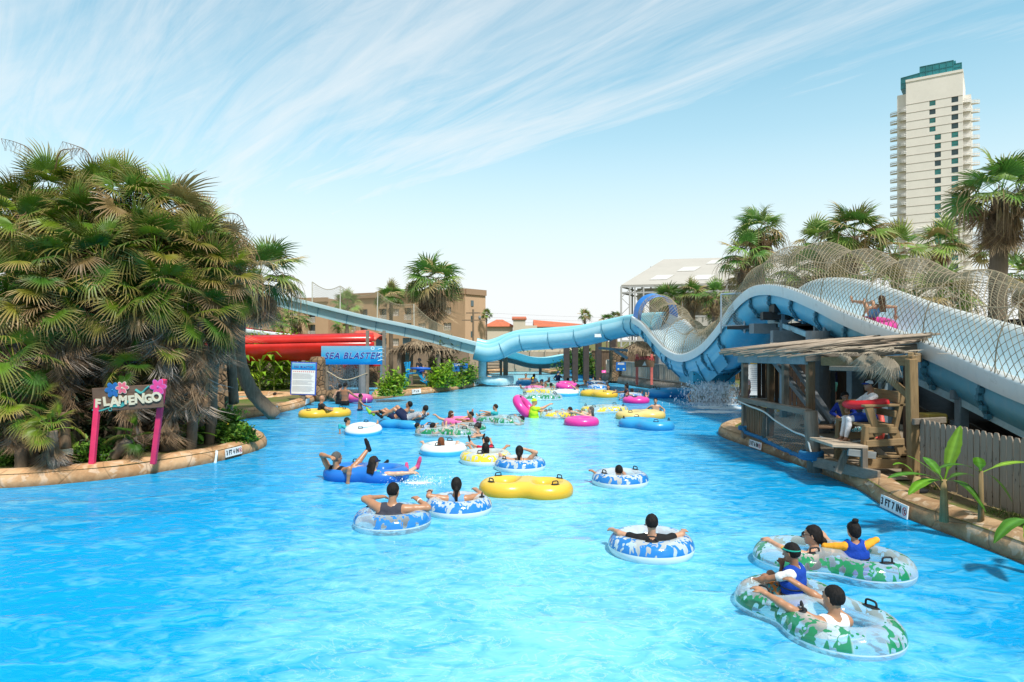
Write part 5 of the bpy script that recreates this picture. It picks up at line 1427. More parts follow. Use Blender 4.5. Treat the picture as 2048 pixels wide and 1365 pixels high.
rb = thing('rules_board', 'white ride rules board in a blue frame headed SEA BLASTER', 'notice board', (-9.2, 31.5, GZ))
Fr = face_frame(at(607, 758, 31.5), (1, .06, 0)) @ Matrix.Rotation(R(-2), 4, 'Z')
b = MB(); b.M = Fr; b.box((0, 0, -.02), (1.16, 1.52, .05)); put(b, 'frame', mat('blue frame', (.05, .11, .45), .5), rb)
b = MB(); b.M = Fr; b.box((0, 0, .012), (1.06, 1.42, .02)); put(b, 'sheet', M_wht, rb)
b = MB(); b.M = Fr; b.box((0, .55, .026), (1.06, .30, .008)); put(b, 'heading', M_sea, rb)
sea_text(Fr @ Matrix.Translation((-.02, .53, .032)), .135, rb)
b = MB(); b.M = Fr
for r_ in range(19):
    if r_ in (6, 12): continue
    w = rng.uniform(.7, .98); b.box((-.49 + w/2, .22 - r_*.045, .026), (w, .014, .004))
put(b, 'printed_lines', mat('grey print', (.42, .42, .45), .6), rb)
b = MB(); b.M = Fr
for r_ in range(11): b.box((-.44 + r_*.088, .32, .026), (.035, .045, .004))
put(b, 'warning_icons', M_redp, rb)
b = MB(); b.bar((-9.65, 31.6, -.1), (-9.65, 31.6, 2.1), .14, .14); put(b, 'post', W_grey, rb)

def caution(label, px, py, d, w, h, icons):
    t = thing('caution_sign', label, 'sign', at(px, py, d)); M = face_frame(at(px, py, d), (1, 0, 0))
    b = MB(); b.M = M; b.box((0, 0, -.02), (w, h, .04)); put(b, 'board', mat('sign blue', (.01, .14, .48), .4, .1, 4), t)
    V, F = text_geo('CAUTION', h*.2, .012, 0, 1, .002); b = MB(); b.M = M @ Matrix.Translation((0, h*.30, .008)); b.add(V*np.array((.8, 1, 1)), F)
    for r_ in range(3): b.box((0, h*(.12 - .1*r_), 0), (w*(.7 - .1*(r_ % 2)), h*.035, .004))
    put(b, 'lettering', M_wht, t)
    b = MB(); b.M = M
    for x in icons: b.ball((x*w, -h*.3, .01), (w*.1, h*.11, .01), 5, 10)
    put(b, 'pictogram', mat('pictogram', (.65, .72, .45), .5), t); return t
caution('blue CAUTION sign on the railing left of the pink post sign', 1242, 734, 46.2, .66, .58, (-.27, .27))
caution('blue CAUTION sign among the bushes below the left slide', 920, 736, 42.5, .95, .52, (.1, .3))
b = MB(); b.bar((-3.1, 42.6, 0), (-3.1, 42.6, 1.3), .1, .1); b.build('sign_post', W_grey, label='grey post carrying the CAUTION sign among the left bushes', cat='post')

# netted splash area under the SEA BLASTER board: pale speckled curtain of falling water
def fall_mat():
    t = NT('falling water'); v = t.coord('Object'); n = t.noise(t.mapping(v, (7, 7, 1.6)), 2.0, 5, .7); n2 = t.noise(v, 14, 3, .7)
    f = t.math('ADD', t.math('MULTIPLY', n, .6), t.math('MULTIPLY', n2, .45))
    d = t.n('BsdfPrincipled', {'Base Color': t.mix(n2, (.52, .60, .62), (.8, .84, .85)), 'Roughness': .35}); tr = t.n('BsdfTransparent')
    return t.finish(t.n('MixShader', {0: t.ramp(f, [(.44, 0.), (.60, .85)]), 1: tr.outputs[0], 2: d.outputs[0]}))
M_fall = fall_mat()
b = MB()
G = np.array([[(x, 39.4 + .25*sin(x*3), z) for z in np.linspace(.2, 2.05, 8)] for x in np.linspace(-11.2, -8.4, 24)]); b.add(G.reshape(-1, 3), gridf(24, 8))
b.build('water_curtain', M_fall, label='speckled curtain of falling water under the SEA BLASTER board', cat='water curtain')
b = MB(); b.bar((-12, 41.4, 1.0), (-8.0, 41.2, 1.0), .3, 1.6); b.build('rock_wall', M_stone, label='brown rock wall behind the falling water under the board', cat='wall')
b = MB(); b.bar((-9.9, 40.6, 1.55), (-7.9, 40.2, 1.75), .7, .45); b.build('red_trough', M_red, label='short red trough end hanging behind the water curtain', cat='trough')

# blue lifeguard chair on the left bank
bc = thing('lifeguard_chair', 'bright blue slatted lifeguard chair with a ladder front on the left bank', 'lifeguard chair', (-5.65, 40.2, GZ))
M_bch = wood('bright blue paint', (.015, .30, .58), 'z', 3, .15, .5)
def cb(name, bars, m=M_bch, t=bc):
    b = MB()
    for a, c, w, h in bars: b.bar(a, c, w, h)
    b.build(name, m, t, bevel=.006)
for s in (-.42, .42):
    cb('leg', [((-.62, s, 0), (-.42, s, 1.5), .09, .12)]); cb('leg', [((.95, s, -.1), (.1, s, .98), .09, .14)])
    cb('armrest', [((-.5, s, 1.12), (.2, s, 1.08), .1, .05)])
cb('seat', [((-.45, 0, .82), (.18, 0, .84), .9, .06)]); cb('backrest', [((-.5 - .03*k, -.45, .92 + .13*k), (-.5 - .03*k, .45, .92 + .13*k), .04, .1) for k in range(5)])
cb('step', [((.38 + .2*k, -.42, .62 - .24*k), (.38 + .2*k, .42, .62 - .24*k), .16, .05) for k in range(3)])
cb('foot_board', [((.3, -.42, .45), (.7, -.42, .25), .2, .05)])

# thatched huts
M_thatch = leafmat('thatch', .95, .05)
def thatch(b, c, wx, wy, z0, z1, n, ln=.5, cols=((.26, .19, .12), (.34, .26, .17), (.18, .13, .085))):
    """courses of straw over a low hipped roof"""
    for i in range(n):
        f = rng.uniform(0, 1); side = rng.integers(4)
        u = rng.uniform(-1, 1); k = 1 - f*.85
        x, y = (u*wx*k, -wy*k) if side == 0 else (u*wx*k, wy*k) if side == 1 else (-wx*k, u*wy*k) if side == 2 else (wx*k, u*wy*k)
        z = z0 + (z1 - z0)*f
        o = np.array((x, y, 0)); o = o/(np.linalg.norm(o) + 1e-6)
        p = np.array((c[0] + x, c[1] + y, z)); q = p + (o*.55 + np.array((0, 0, -.75)) + rng.normal(0, .18, 3))*ln*rng.uniform(.6, 1.3)
        s = np.cross(q - p, (0, 0, 1.)); s = s/(np.linalg.norm(s) + 1e-6)*.035
        b.add([p - s, p + s, q], [(0, 1, 2)], np.array(cols[int(rng.integers(3))])*rng.uniform(.7, 1.2))
def hut(label, c, wx, wy, z0, z1, n, posts):
    t = thing('thatched_hut', label, 'hut', (c[0], c[1], GZ))
    b = MB(); thatch(b, c, wx, wy, z0, z1, n); k = .98
    V = [(c[0]-wx*k, c[1]-wy*k, z0-.05), (c[0]+wx*k, c[1]-wy*k, z0-.05), (c[0]+wx*k, c[1]+wy*k, z0-.05), (c[0]-wx*k, c[1]+wy*k, z0-.05), (c[0], c[1], z1-.05)]
    b.add(V, [(0, 1, 4), (1, 2, 4), (2, 3, 4), (3, 0, 4), (0, 3, 2, 1)], (.12, .085, .055)); put(b, 'thatch_roof', M_thatch, t, colors=True)
    for x, y in posts:
        b = MB(); b.bar((x, y, 0), (x, y, z0 + .1), .22, .22); put(b, 'post', W_grey, t)
    return t
hut('thatched hut with two low roofs behind the blue lifeguard chair', (-5.6, 43.2), 2.0, 1.2, 2.45, 2.95, 1700, [(-7.0, 42.4), (-4.55, 42.3), (-7.0, 44), (-4.6, 44)])
hut('small higher thatch cap over the middle of the left hut', (-5.9, 42.6), 1.0, .7, 2.75, 3.05, 700, [(-6.3, 42.6)])
hut('shaggy thatched umbrella hut beneath the crossing slide on the right', (9.2, 49), 1.25, 1.1, 2.3, 3.0, 1500, [(9.3, 49)])

# railing on the grey kerb, right middle
def railing(name, label, path, h, z0, m, gap=.16, post_every=14, pw=.09):
    t = thing(name, label, 'fence', (path[0][0], path[0][1], z0))
    P = np.array(path); L_ = np.concatenate([[0], np.cumsum(np.linalg.norm(np.diff(P, axis=0), axis=1))]); n = int(L_[-1]/gap)
    s = np.linspace(0, L_[-1], n); X = np.interp(s, L_, P[:, 0]); Y = np.interp(s, L_, P[:, 1])
    b = MB()
    for x, y in zip(X, Y): b.box((x, y, z0 + h*.5), (pw, .05, h*.94))
    put(b, 'picket_slats', m, t)
    for z in (z0 + h*.98, z0 + .15):
        b = MB()
        for i in range(0, n-8, 8): b.bar((X[i], Y[i], z), (X[min(i+8, n-1)], Y[min(i+8, n-1)], z), .14, .07)
        put(b, 'rail', m, t)
    for i in range(0, n, post_every):
        b = MB(); b.box((X[i], Y[i] + .06, z0 + h*.5), (.16, .16, h*1.02)); put(b, 'post', m, t)
    return t
i0, i1 = near(rightS, 10.7, 37.0), near(rightS, 6.9, 53)
seg = rightS[i0:i1]; Tt = np.gradient(seg, axis=0); Tt /= np.linalg.norm(Tt, axis=1)[:, None]
railing('picket_railing', 'long grey brown picket railing on the grey kerb at the river bend', seg + np.stack([Tt[:, 1], -Tt[:, 0]], 1)*.32, 1.12, .45, wood('railing wood', (.60, .53, .45), 'z'), .24, 10, .13)
railing('wooden_screen', 'dark close boarded wooden screen beyond the end of the picket railing', [(6.8, 57.5), (9.5, 56.5), (11, 56)], 1.9, .3, wood('screen wood', (.15, .105, .075), 'z'), .12, 12, .115)
railing('board_fence', 'brown board fence behind the railing under the dip', [(9.6, 50.5), (15, 47), (19, 44)], 1.6, .3, W_brown, .13, 14, .11)
railing('board_fence', 'low slatted fence on the far bank beside the tan ground', [(1.6, 71), (3.6, 71.5)], 1.5, .3, W_brown, .2, 8, .1)
railing('board_fence', 'wooden fence across the sunny deck seen through the shade hut', [(12.6, 34.5), (17.5, 33.8), (24, 33)], 1.7, .3, W_tan, .16, 12, .12)
b = MB()  # near-black boards added as a backdrop so the space under the slide reads dark
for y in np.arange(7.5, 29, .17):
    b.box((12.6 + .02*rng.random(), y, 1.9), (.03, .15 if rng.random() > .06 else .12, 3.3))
b.build('shade_backdrop', wood('shade backdrop boards', (.035, .026, .02), 'z'), label='tall added near black backdrop making the deep shade behind the conveyor', cat='fence')
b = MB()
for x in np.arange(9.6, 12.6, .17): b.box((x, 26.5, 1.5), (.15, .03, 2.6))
b.build('shade_backdrop', wood('shade backdrop boards', (.035, .026, .02), 'z'), label='short added near black backdrop return darkening the space under the slide crest', cat='fence')

# ladder stairs beside the pale pipe
st = thing('ladder_stair', 'narrow grey stair ladder beside the pale blue support pipe', 'stairs', (-1.3, 46.5, GZ))
for x in (-1.75, -.75):
    b = MB(); b.bar((x, 46.6, 0), (x, 46.6, 2.1), .16, .16); put(b, 'stringer', W_grey, st)
for k in range(8):
    b = MB(); b.bar((-1.75, 46.55, .3 + k*.21), (-.75, 46.55, .3 + k*.21), .12, .05); put(b, 'step', W_grey, st)
b = MB(); b.bar((-.45, 46.6, 0), (-.45, 46.6, 2.2), .3, .3); b.build('grey_post', W_grey, label='thick grey post just right of the narrow stair ladder', cat='post')

# pink post sign behind the railing
ps = thing('carved_sign', 'brown carved sign with red letters on coral posts behind the railing', 'sign', (8.2, 42.5, GZ))
Fp = face_frame(at(1289, 727, 42.0), (1, 0, 0))
b = MB(); b.M = Fp; b.box((0, 0, -.03), (1.2, .5, .05)); put(b, 'board', W_brownx, ps)
for x in (-.45, .45):
    b = MB(); p = Fp @ Vector((x, 0, -.06)); b.bar((p.x, p.y, .3), (p.x, p.y, p.z + .55), .15, .08); put(b, 'post', mat('coral paint', (.66, .16, .13), .7, .2, 4), ps)
b = MB(); b.M = Fp
for k, (h, w) in enumerate(((.26, .14), (.2, .07), (.22, .1), (.2, .12), (.2, .12), (.22, .13), (.2, .09), (.26, .14))):
    x = -.5 + k*.143; z = .27 + .05*cos((k-3.5)*.5)
    b.box((x - w*.3, z, .01), (.035, h, .02), Matrix.Rotation(R(-12), 3, 'Z')); b.box((x + w*.3, z, .01), (.035, h, .02), Matrix.Rotation(R(12), 3, 'Z')); b.box((x, z + (.02 if k % 2 else .06), .01), (w*.7, .035, .02))
put(b, 'carved_letters', mat('coral letters', (.66, .09, .09), .6), ps)
b = MB(); b.M = Fp; b.add([(-.14, -.16, .01), (.12, -.16, .01), (.02, .12, .01)], [(0, 1, 2)]); put(b, 'white_emblem', M_wht, ps)

# ------------------------------------------------------------------ shade hut on the right bank
hutr = thing('shade_hut', 'open timber shade hut with a reed roof on the right bank', 'shade hut', (7.6, 17, GZ))
def hb(name, m, bars, bev=.012):
    b = MB()
    for a, c, w, h in bars: b.bar(a, c, w, h)
    return put(b, name, m, hutr, bevel=bev)
hb('post', W_grey, [((6.72, 19.7, .2), (6.72, 19.7, 2.5), .16, .16)]); hb('post', W_brown, [((7.35, 19.4, .2), (7.35, 19.4, 2.5), .16, .16)]); hb('post', W_grey, [((7.05, 17.6, 1.2), (7.05, 17.6, 2.5), .15, .15)])
hb('post', W_brown, [((6.80, 15.55, 1.2), (6.80, 15.55, 2.55), .16, .16)]); hb('post', W_tan, [((7.86, 13.35, .2), (7.72, 13.2, 2.66), .17, .17)]); hb('post', W_dark, [((9.0, 15.5, .2), (9.0, 15.5, 2.6), .16, .16)])
hb('beam', mat('blue grey fascia', (.22, .27, .29), .8, .3, 3), [((6.62, 19.9, 2.5), (6.66, 15.45, 2.6), .09, .26)])
hb('beam', W_greyx, [((6.62, 15.45, 2.62), (9.4, 15.45, 2.86), .09, .2)]); hb('beam', W_greyx, [((6.62, 19.85, 2.5), (9.4, 19.85, 2.85), .1, .2)])
hb('beam', W_tany, [((6.95, 15.3, 2.55), (7.75, 13.15, 2.62), .09, .2)]); hb('beam', W_tanx, [((7.7, 13.2, 2.68), (9.2, 15.4, 2.62), .09, .2)]); hb('beam', W_greyx, [((6.85, 14.6, 2.42), (7.25, 13.9, 2.43), .22, .1)])
hb('brace', W_tan, [((7.45, 13.9, 2.45), (7.82, 13.3, 1.85), .1, .12)])
for x0, x1 in ((7.25, 8.0), (7.75, 8.3)): hb('brace', M_steelg, [((x0, 19.2, 2.6), (x1, 17.6, .9), .16, .12)])
hb('top_rail', W_greyy, [((6.68, 20.0, 1.30), (6.66, 15.3, 1.40), .16, .14)]); hb('top_rail', W_greyx, [((6.68, 20.0, 1.28), (7.45, 19.6, 1.30), .2, .1)])
hb('bench', W_brownx, [((7.0, 16.4, .95), (8.9, 16.4, .95), .45, .06)]); hb('side_board', W_greyx, [((7.7, 13.1, 1.45), (8.5, 13.4, 1.45), .08, .12)])
b = MB()
for y in np.arange(18.15, 19.5, .13): b.box((6.72, y, .75), (.04, .07, .95))
for z in (.34, 1.16): b.bar((6.72, 18.05, z), (6.72, 19.55, z), .08, .1)
put(b, 'picket_panel', W_brown, hutr)
b = MB(); b.sm = True
for k in range(150):
    y = 15.3 + 4.75*k/150 + rng.normal(0, .05); x0 = 6.40 + rng.normal(0, .2); z = 2.62 + rng.uniform(0, .17) + .10*(k/150 - .5)*-1
    b.tube([(x0 - .05, y + .35*(k/150) + rng.normal(0, .12), z - rng.uniform(0, .05)), (7.6, y - .1 + .14*rng.normal(), z + .17), (9.3, y - .2 + .2*rng.normal(), z + .34)], [.022, .028, .028], 5, True, None)
put(b, 'reed_roof', mat('split reeds', (.34, .275, .215), .9, .35, 3, stretch=(.6, 9, 9)), hutr)
b = MB()
def fan_at(p, A, N, Rl, sp=1.4, dr=.15, cols=((.30, .245, .18), (.36, .30, .225), (.42, .36, .28))):
    V, F, C = fan_leaf(Rl, 16, sp, dr, dr*2.5, *cols, cup=-.3 if dr > .1 else 0); b.add(frame_leaf(V, np.array(p), np.array(A, float), np.array(N, float)), F, C)
for k in range(34):
    f = rng.random(); p = (6.9 + 1.3*f + rng.normal(0, .1), 15.2 - 1.9*f + rng.uniform(0, .8), 2.75 + rng.uniform(-.02, .14))
    fan_at(p, (-1 + rng.normal(0, .5), -.3 + rng.normal(0, .4), rng.uniform(-.12, .10)), (0, 0, 1), rng.uniform(.4, .62), rng.uniform(.5, 1.1), dr=.02)
for px, py, d, L_ in ((1732, 708, 13.5, .42), (1778, 712, 13.1, .50), (1690, 706, 13.9, .20), (1750, 705, 13.4, .24)):
    for q in range(4): fan_at(at(px + q*4 - 4, py + 2*q, d), (-.35 + .22*q, -.1 - .1*q, -1), (.2*q - .3, -1, .1), L_*rng.uniform(.7, 1.1), rng.uniform(.7, 1.3))
put(b, 'palm_thatch', M_thatch, hutr, colors=True)
# deck under it
b = MB(); b.add([(7.2, 13.3, GZ+.03), (12.5, 13.3, GZ+.03), (12.5, 21, GZ+.03), (7.15, 21, GZ+.03)], [(0, 1, 2, 3)]); b.build('paved_deck', mat('dirty concrete', (.27, .215, .155), .85, .25, 1.2), kind='structure')
b = MB(); b.add([(7.8, 21.01, GZ+.03), (40, 21.01, GZ+.03), (40, 46, GZ+.03), (15.6, 36, GZ+.03), (15.6, 32, GZ+.03), (10.8, 26.6, GZ+.03), (8.0, 23, GZ+.03)], [tuple(range(7))]); b.build('sunny_deck', mat('pale sandy concrete', (.50, .40, .30), .85, .15, .9), kind='structure')
# log post, net, ropes
log('thick log post with a pale rope tied round it at the corner of the net', (6.70, 15.1, .2), (6.62, 15.15, 1.45), .15, W_grey)
nu, nv = 60, 21
G = np.zeros((nu, nv, 3))
for i in range(nu):
    for j in range(nv):
        u, v = i/(nu-1), j/(nv-1); G[i, j] = (6.74 + .05*sin(u*9)*(1-v) - .12*(1-v), 18.2 - 3.0*u, .38 + v*(.92 + .05*u) )
b = MB(); lattice(b, G, .004, 2); b.build('barrier_net', mat('teal net cord', (.05, .20, .24), .8, .2, 20), label='teal barrier net strung from the rail of the shade hut to the kerb', cat='net')
b = MB(); b.sm = True
P = spline([(6.7, 19.85, .55), (6.62, 19.3, .42), (6.68, 18.4, .40), (6.62, 17.4, .38), (6.6, 16.4, .37), (6.58, 15.5, .38), (6.62, 14.95, .38)], 60)
b.tube(P + .012*rng.normal(size=P.shape), .05, 7)
a = np.linspace(0, 6*pi, 60)
b.tube(np.stack([6.62 + .21*np.cos(a), 15.1 + .24*np.sin(a), .40 + .05*a/(2*pi)], 1), .05, 7); b.tube(np.stack([6.74 + .15*np.cos(a[:40]), 19.75 + .16*np.sin(a[:40]), .44 + .05*a[:40]/(2*pi)], 1), .045, 7)
b.build('blue_rope', mat('blue rope', (.02, .16, .33), .8, .35, 40, bump=.6), label='thick blue rope lying along the right kerb and coiled round the log post', cat='rope')
b = MB(); b.sm = True
P = spline([(6.6, 19.9, 1.25), (6.58, 18.9, 1.2), (6.6, 17.9, 1.15), (6.56, 17.0, 1.02), (6.6, 16.0, .88), (6.55, 15.2, .86), (6.55, 14.98, .6), (6.6, 14.95, .36)], 70)
b.tube(P, .022, 6); b.tube(spline([(6.75, 15.1, .9), (7.2, 14.9, .8), (7.6, 14.8, .84)], 12), .015, 5)
b.build('white_rope', mat('white rope', (.62, .64, .62), .8, .2, 40), label='thin white rope drooping along the top of the teal net', cat='rope')

# wooden lifeguard stand
ls = thing('lifeguard_stand', 'weathered timber lifeguard stand with wide armrests and a foot platform', 'lifeguard stand', (7.5, 14.3, GZ))
def lb(name, bars, m=W_tan, bev=.008):
    b = MB()
    for a, c, w, h in bars: b.bar(a, c, w, h)
    return put(b, name, m, ls, bevel=bev)
for y in (13.85, 14.95):
    lb('leg', [((7.12, y, .42), (7.18, y, 1.27), .10, .15)]); lb('leg', [((8.08, y, .30), (7.72, y, 1.22), .10, .17)])
    lb('side_rail', [((7.05, y - .06, .52), (8.08, y - .06, .52), .05, .19)], W_tanx); lb('side_rail', [((7.15, y - .06, .92), (7.92, y - .06, .97), .05, .14)], W_tanx); lb('side_rail', [((7.2, y - .06, 1.2), (7.78, y - .06, 1.2), .05, .13)], W_tanx)
    lb('arm_post', [((7.42, y - .02, 1.08), (7.22, y - .02, 1.66), .09, .15)]); lb('armrest', [((7.12, y, 1.68), (7.98, y, 1.71), .15, .05)], W_tanx)
    lb('back_post', [((7.75, y, 1.2), (7.92, y, 1.95), .08, .15)])
lb('seat', [((7.12, 14.4, 1.285), (7.78, 14.4, 1.285), 1.2, .05)], W_tanx); lb('backrest', [((7.83, 13.8, 1.86), (7.83, 15.0, 1.86), .05, .24)], W_tany); lb('backrest', [((7.76, 13.8, 1.52), (7.76, 15.0, 1.52), .05, .14)], W_tany)
lb('foot_platform', [((6.42, 14.2, .90), (7.14, 14.2, .87), 1.05, .06)], wood('footworn planks', (.42, .34, .26), 'x')); lb('platform_edge', [((6.75, 13.72, .77), (7.3, 13.7, .70), .06, .14)], wood('blue tinted plank', (.27, .29, .29), 'x')); lb('platform_leg', [((6.65, 13.95, .3), (6.85, 13.95, .76), .09, .13)], W_grey); lb('brace', [((7.15, 13.9, 1.05), (7.75, 13.9, .5), .07, .12)], W_grey); lb('platform_leg', [((7.06, 13.68, .28), (7.06, 13.68, .86), .11, .09)], W_grey)
lb('step', [((7.4, 14.0, .66), (8.05, 14.0, .66), .4, .05)], W_tanx); lb('step', [((7.9, 13.6, .78), (8.15, 13.6, .78), .3, .05)], W_tanx)
b = MB(); b.bar((6.62, 14.95, .36), (7.16, 13.3, .36), .08, .22); b.build('kerb_plank', W_greyy, label='split grey plank lying on edge in front of the lifeguard stand', cat='plank', bevel=.01)
b = MB(); b.box((8.05, 13.75, .38), (.25, .3, .25)); b.build('timber_block', W_tan, label='short timber block under the back leg of the lifeguard stand', cat='block', bevel=.01)
# red rescue ring behind and yellow tub
b = MB(); b.sm = True; a = np.linspace(0, 2*pi, 25); b.tube(np.stack([8.2 + .05*np.cos(a), 15.3 + .28*np.cos(a), 1.1 + .32*np.sin(a)], 1), .06, 8); b.build('rescue_ring', mat('red and white ring', (.66, .10, .08), .5, .4, 3), label='red rescue ring hanging behind the lifeguard stand', cat='rescue ring')
b = MB(); b.box((9.0, 14.6, 1.35), (.45, .35, .22)); b.build('yellow_tub', mat('faded yellow plastic', (.45, .31, .06), .5), label='faded yellow tub hanging in the shade beside the corner post', cat='tub', bevel=.03)
def shoe(name, label, loc, rz):
    b = MB(); b.sm = True; b.ball((0, 0, .05), (.05, .13, .05), 6, 10); b.ball((0, -.06, .09), (.045, .07, .05), 6, 10)
    b.build(name, mat('black shoe', (.02, .02, .022), .6), None, loc, rz, label=label, cat='shoe')
shoe('trainer', 'black trainer standing left under the lifeguard platform', (6.86, 14.3, .3), .8); shoe('trainer', 'black trainer lying right of its pair under the lifeguard platform', (7.0, 14.15, .3), 1.2)

# picket fence, near right
pf = thing('picket_fence', 'grey dog eared picket fence running along the near right bank', 'fence', (7.75, 11, GZ))
for side, (ya, yb) in enumerate(((5.0, 13.15),)):
    ys = np.arange(ya, yb, .152)
    b = MB()
    for y in ys:
        x = 7.86 + rng.normal(0, .008); w = .066; h = 1.50 + rng.normal(0, .012) - GZ + .27; z0 = GZ + .02 + rng.uniform(-.01, .03)
        poly = [(-w, 0), (w, 0), (w, h - z0 - .06), (w*.55, h - z0), (-w*.55, h - z0), (-w, h - z0 - .06)]
        V = [(x, y + p, z0 + q) for p, q in poly] + [(x + .022, y + p, z0 + q) for p, q in poly]; n = 6
        b.add(V, [tuple(range(n))[::-1], tuple(range(n, 2*n))] + [(i, (i+1) % n, n+(i+1) % n, n+i) for i in range(n)])
    t_ = NT('grey pickets'); v = t_.coord('Object'); g_ = t_.noise(t_.mapping(v, (8, 8, .6)), 5, 5, .65); id_ = t_.noise(t_.mapping(v, (0, 3.3, 0)), 2.0, 0)
    sp = t_.ramp(t_.noise(t_.mapping(v, (1, 9, 2.5)), 2.2, 2), [(.66, 0.), (.72, 1.)])
    c = t_.mix(g_, (.17, .135, .105), (.40, .325, .255)); c = t_.mix(t_.math('MULTIPLY', id_, .5), c, (.30, .235, .185)); c = t_.mix(sp, c, (.075, .055, .045))
    put(b, 'picket_boards', t_.finish(t_.n('BsdfPrincipled', {'Base Color': c, 'Roughness': .9, 'Specular IOR Level': .15, 'Normal': t_.n('Bump', {'Height': g_, 'Strength': .6, 'Distance': .01}).outputs[0]})), pf)
    for z in (.6, 1.25):
        b = MB(); b.bar((7.93, ya, z), (7.93, yb, z), .04, .09); put(b, 'rail', W_greyy, pf)
b = MB(); b.tube([(7.35, 12.35, GZ+.02), (7.35, 12.35, GZ+.05)], .16, 14); b.build('valve_cover', mat('black plastic', (.02, .02, .022), .6), label='round black valve cover in the soil by the withered banana stump', cat='cover')

# stone ledge and waterfall below the dip
b = MB(); b.sm = True
for q in range(7): b.ball((9.3 + .5*q, 33.6 + .3*(q % 2) - .1*q, .02), (.55, .5, .16 + .03*(q % 3)), 6, 10)
b.build('stone_ledge', rock_mat('wet brown ledge', (.22, .12, .06), (.38, .22, .12)), label='low wet brown ledge in the water at the foot of the waterfall', cat='ledge')
def drop_mat():
    t = NT('white water'); d = t.n('BsdfDiffuse', {'Color': (.97, .98, 1, 1)}); tl = t.n('BsdfTranslucent', {'Color': (.97, .98, 1, 1)})
    return t.finish(t.n('MixShader', {0: .5, 1: d.outputs[0], 2: tl.outputs[0]}))
M_drop = drop_mat()
b = MB()
n = 5200
src = np.array([(9.2, 31.9, 1.0), (9.9, 31.9, 1.0), (9.5, 31.9, 1.0), (8.8, 32.3, .95)])[rng.integers(4, size=n)] + rng.normal(0, (.28, .15, .03), (n, 3))
tt = rng.random(n)**.7; vx = rng.normal(0, .5, (n, 2)); up_ = rng.uniform(-.2, .9, n)
p = src + np.concatenate([vx*tt[:, None], (up_*tt - 1.75*tt*tt)[:, None]], 1); p[:, 2] = np.maximum(p[:, 2], .02)
s = rng.uniform(.010, .04, n)[:, None]; d = rng.normal(0, 1, (n, 3, 3)); V = (p[:, None] + d*s[:, None]*np.array((.7, .7, 1.8))).reshape(-1, 3)
b.add(V, np.arange(3*n).reshape(-1, 3))
V2 = rng.normal(0, 1, (n//2, 4, 3))
def spray_mat():
    t = NT('white falling spray'); v = t.coord('Object'); n_ = t.noise(t.mapping(v, (9, 9, 1.2)), 2.0, 5, .7)
    d = t.n('BsdfDiffuse', {'Color': (.92, .95, .97, 1)}); tl = t.n('BsdfTranslucent', {'Color': (.92, .95, .97, 1)}); m = t.n('MixShader', {0: .5, 1: d.outputs[0], 2: tl.outputs[0]})
    return t.finish(t.n('MixShader', {0: t.ramp(n_, [(.45, 0.), (.66, .7)]), 1: t.n('BsdfTransparent').outputs[0], 2: m.outputs[0]}))
wf = thing('waterfall', 'white spray falling from the blue base box onto the ledge', 'waterfall', (9.8, 32.5, 0))
put(b, 'droplets', M_drop, wf)
b = MB()
for x0, y0, w in ((9.3, 32.1, .3), (10.35, 32.15, .3)):
    G = np.array([[(x0 - w + 2*w*i/9*(1+.3*(1-j/7)), y0 - .25*(1-j/7) + .08*sin(i*2+j), .05 + .95*j/7) for j in range(8)] for i in range(10)]); b.add(G.reshape(-1, 3), gridf(10, 8))
put(b, 'falling_sheets', spray_mat(), wf)
def foam_mat():
    t = NT('foam'); v = t.coord('Object'); n = t.noise(t.mapping(v, (1, 1.8, 1)), 2.2, 6, .72, .8)
    u = t.n('Attribute', attribute_name='Col').outputs['Fac']
    f = t.math('MULTIPLY', t.ramp(t.math('ADD', n, t.math('MULTIPLY', t.math('SUBTRACT', u, .72), .55)), [(.45, 0.), (.62, .9)]), 1.0)
    return t.finish(t.n('MixShader', {0: f, 1: t.n('BsdfTransparent').outputs[0], 2: t.n('BsdfDiffuse', {'Color': (.85, .93, .96, 1)}).outputs[0]}))
M_foam = foam_mat()
fm = MB()
def foam(x, y, rx, ry, z=.012):
    a = np.arange(24)*2*pi/24
    V = np.concatenate([[(x, y, z)]] + [np.stack([x + rx*k*np.cos(a), y + ry*k*np.sin(a), z + 0*a], 1) for k in (.35, .7, 1.)])
    C = np.array([(1,)*3] + [(1,)*3]*24 + [(.6,)*3]*24 + [(0,)*3]*24)
    F = [(0, 1+i, 1+(i+1) % 24) for i in range(24)] + [(1+r*24+i, 1+(r+1)*24+i, 1+(r+1)*24+(i+1) % 24, 1+r*24+(i+1) % 24) for r in range(2) for i in range(24)]
    fm.add(V, F, C)
foam(9.4, 30.6, 2.2, 1.5); foam(8.6, 28.8, 2.0, 1.1, .016); foam(8.9, 31.0, 1.2, .9, .02); foam(10.2, 32.3, 1.8, .9); foam(-.3, 45.4, 1.2, 1.6, .014); foam(.6, 45, 1.5, 1.2, .016)
foam(ground(835, 968).x, ground(835, 968).y, .5, .22)
fm.build('foam', M_foam, kind='stuff', label='white churned foam lying on the water', cat='foam', colors=True)
b = MB(); n = 700
c = ground(840, 968); p = np.stack([rng.normal(c.x, .35, n), rng.normal(c.y, .25, n), np.abs(rng.normal(.03, .05, n))], 1)
c2 = np.stack([rng.normal(-.2, .4, 500), rng.normal(45.3, .5, 500), np.abs(rng.normal(.1, .15, 500))], 1); p = np.concatenate([p, c2]); n = len(p)
V = (p[:, None] + rng.normal(0, 1, (n, 3, 3))*rng.uniform(.005, .018, n)[:, None, None]).reshape(-1, 3); b.add(V, np.arange(3*n).reshape(-1, 3))
b.build('water_spray', M_drop, kind='stuff', label='small splashes of white droplets over the water', cat='spray')
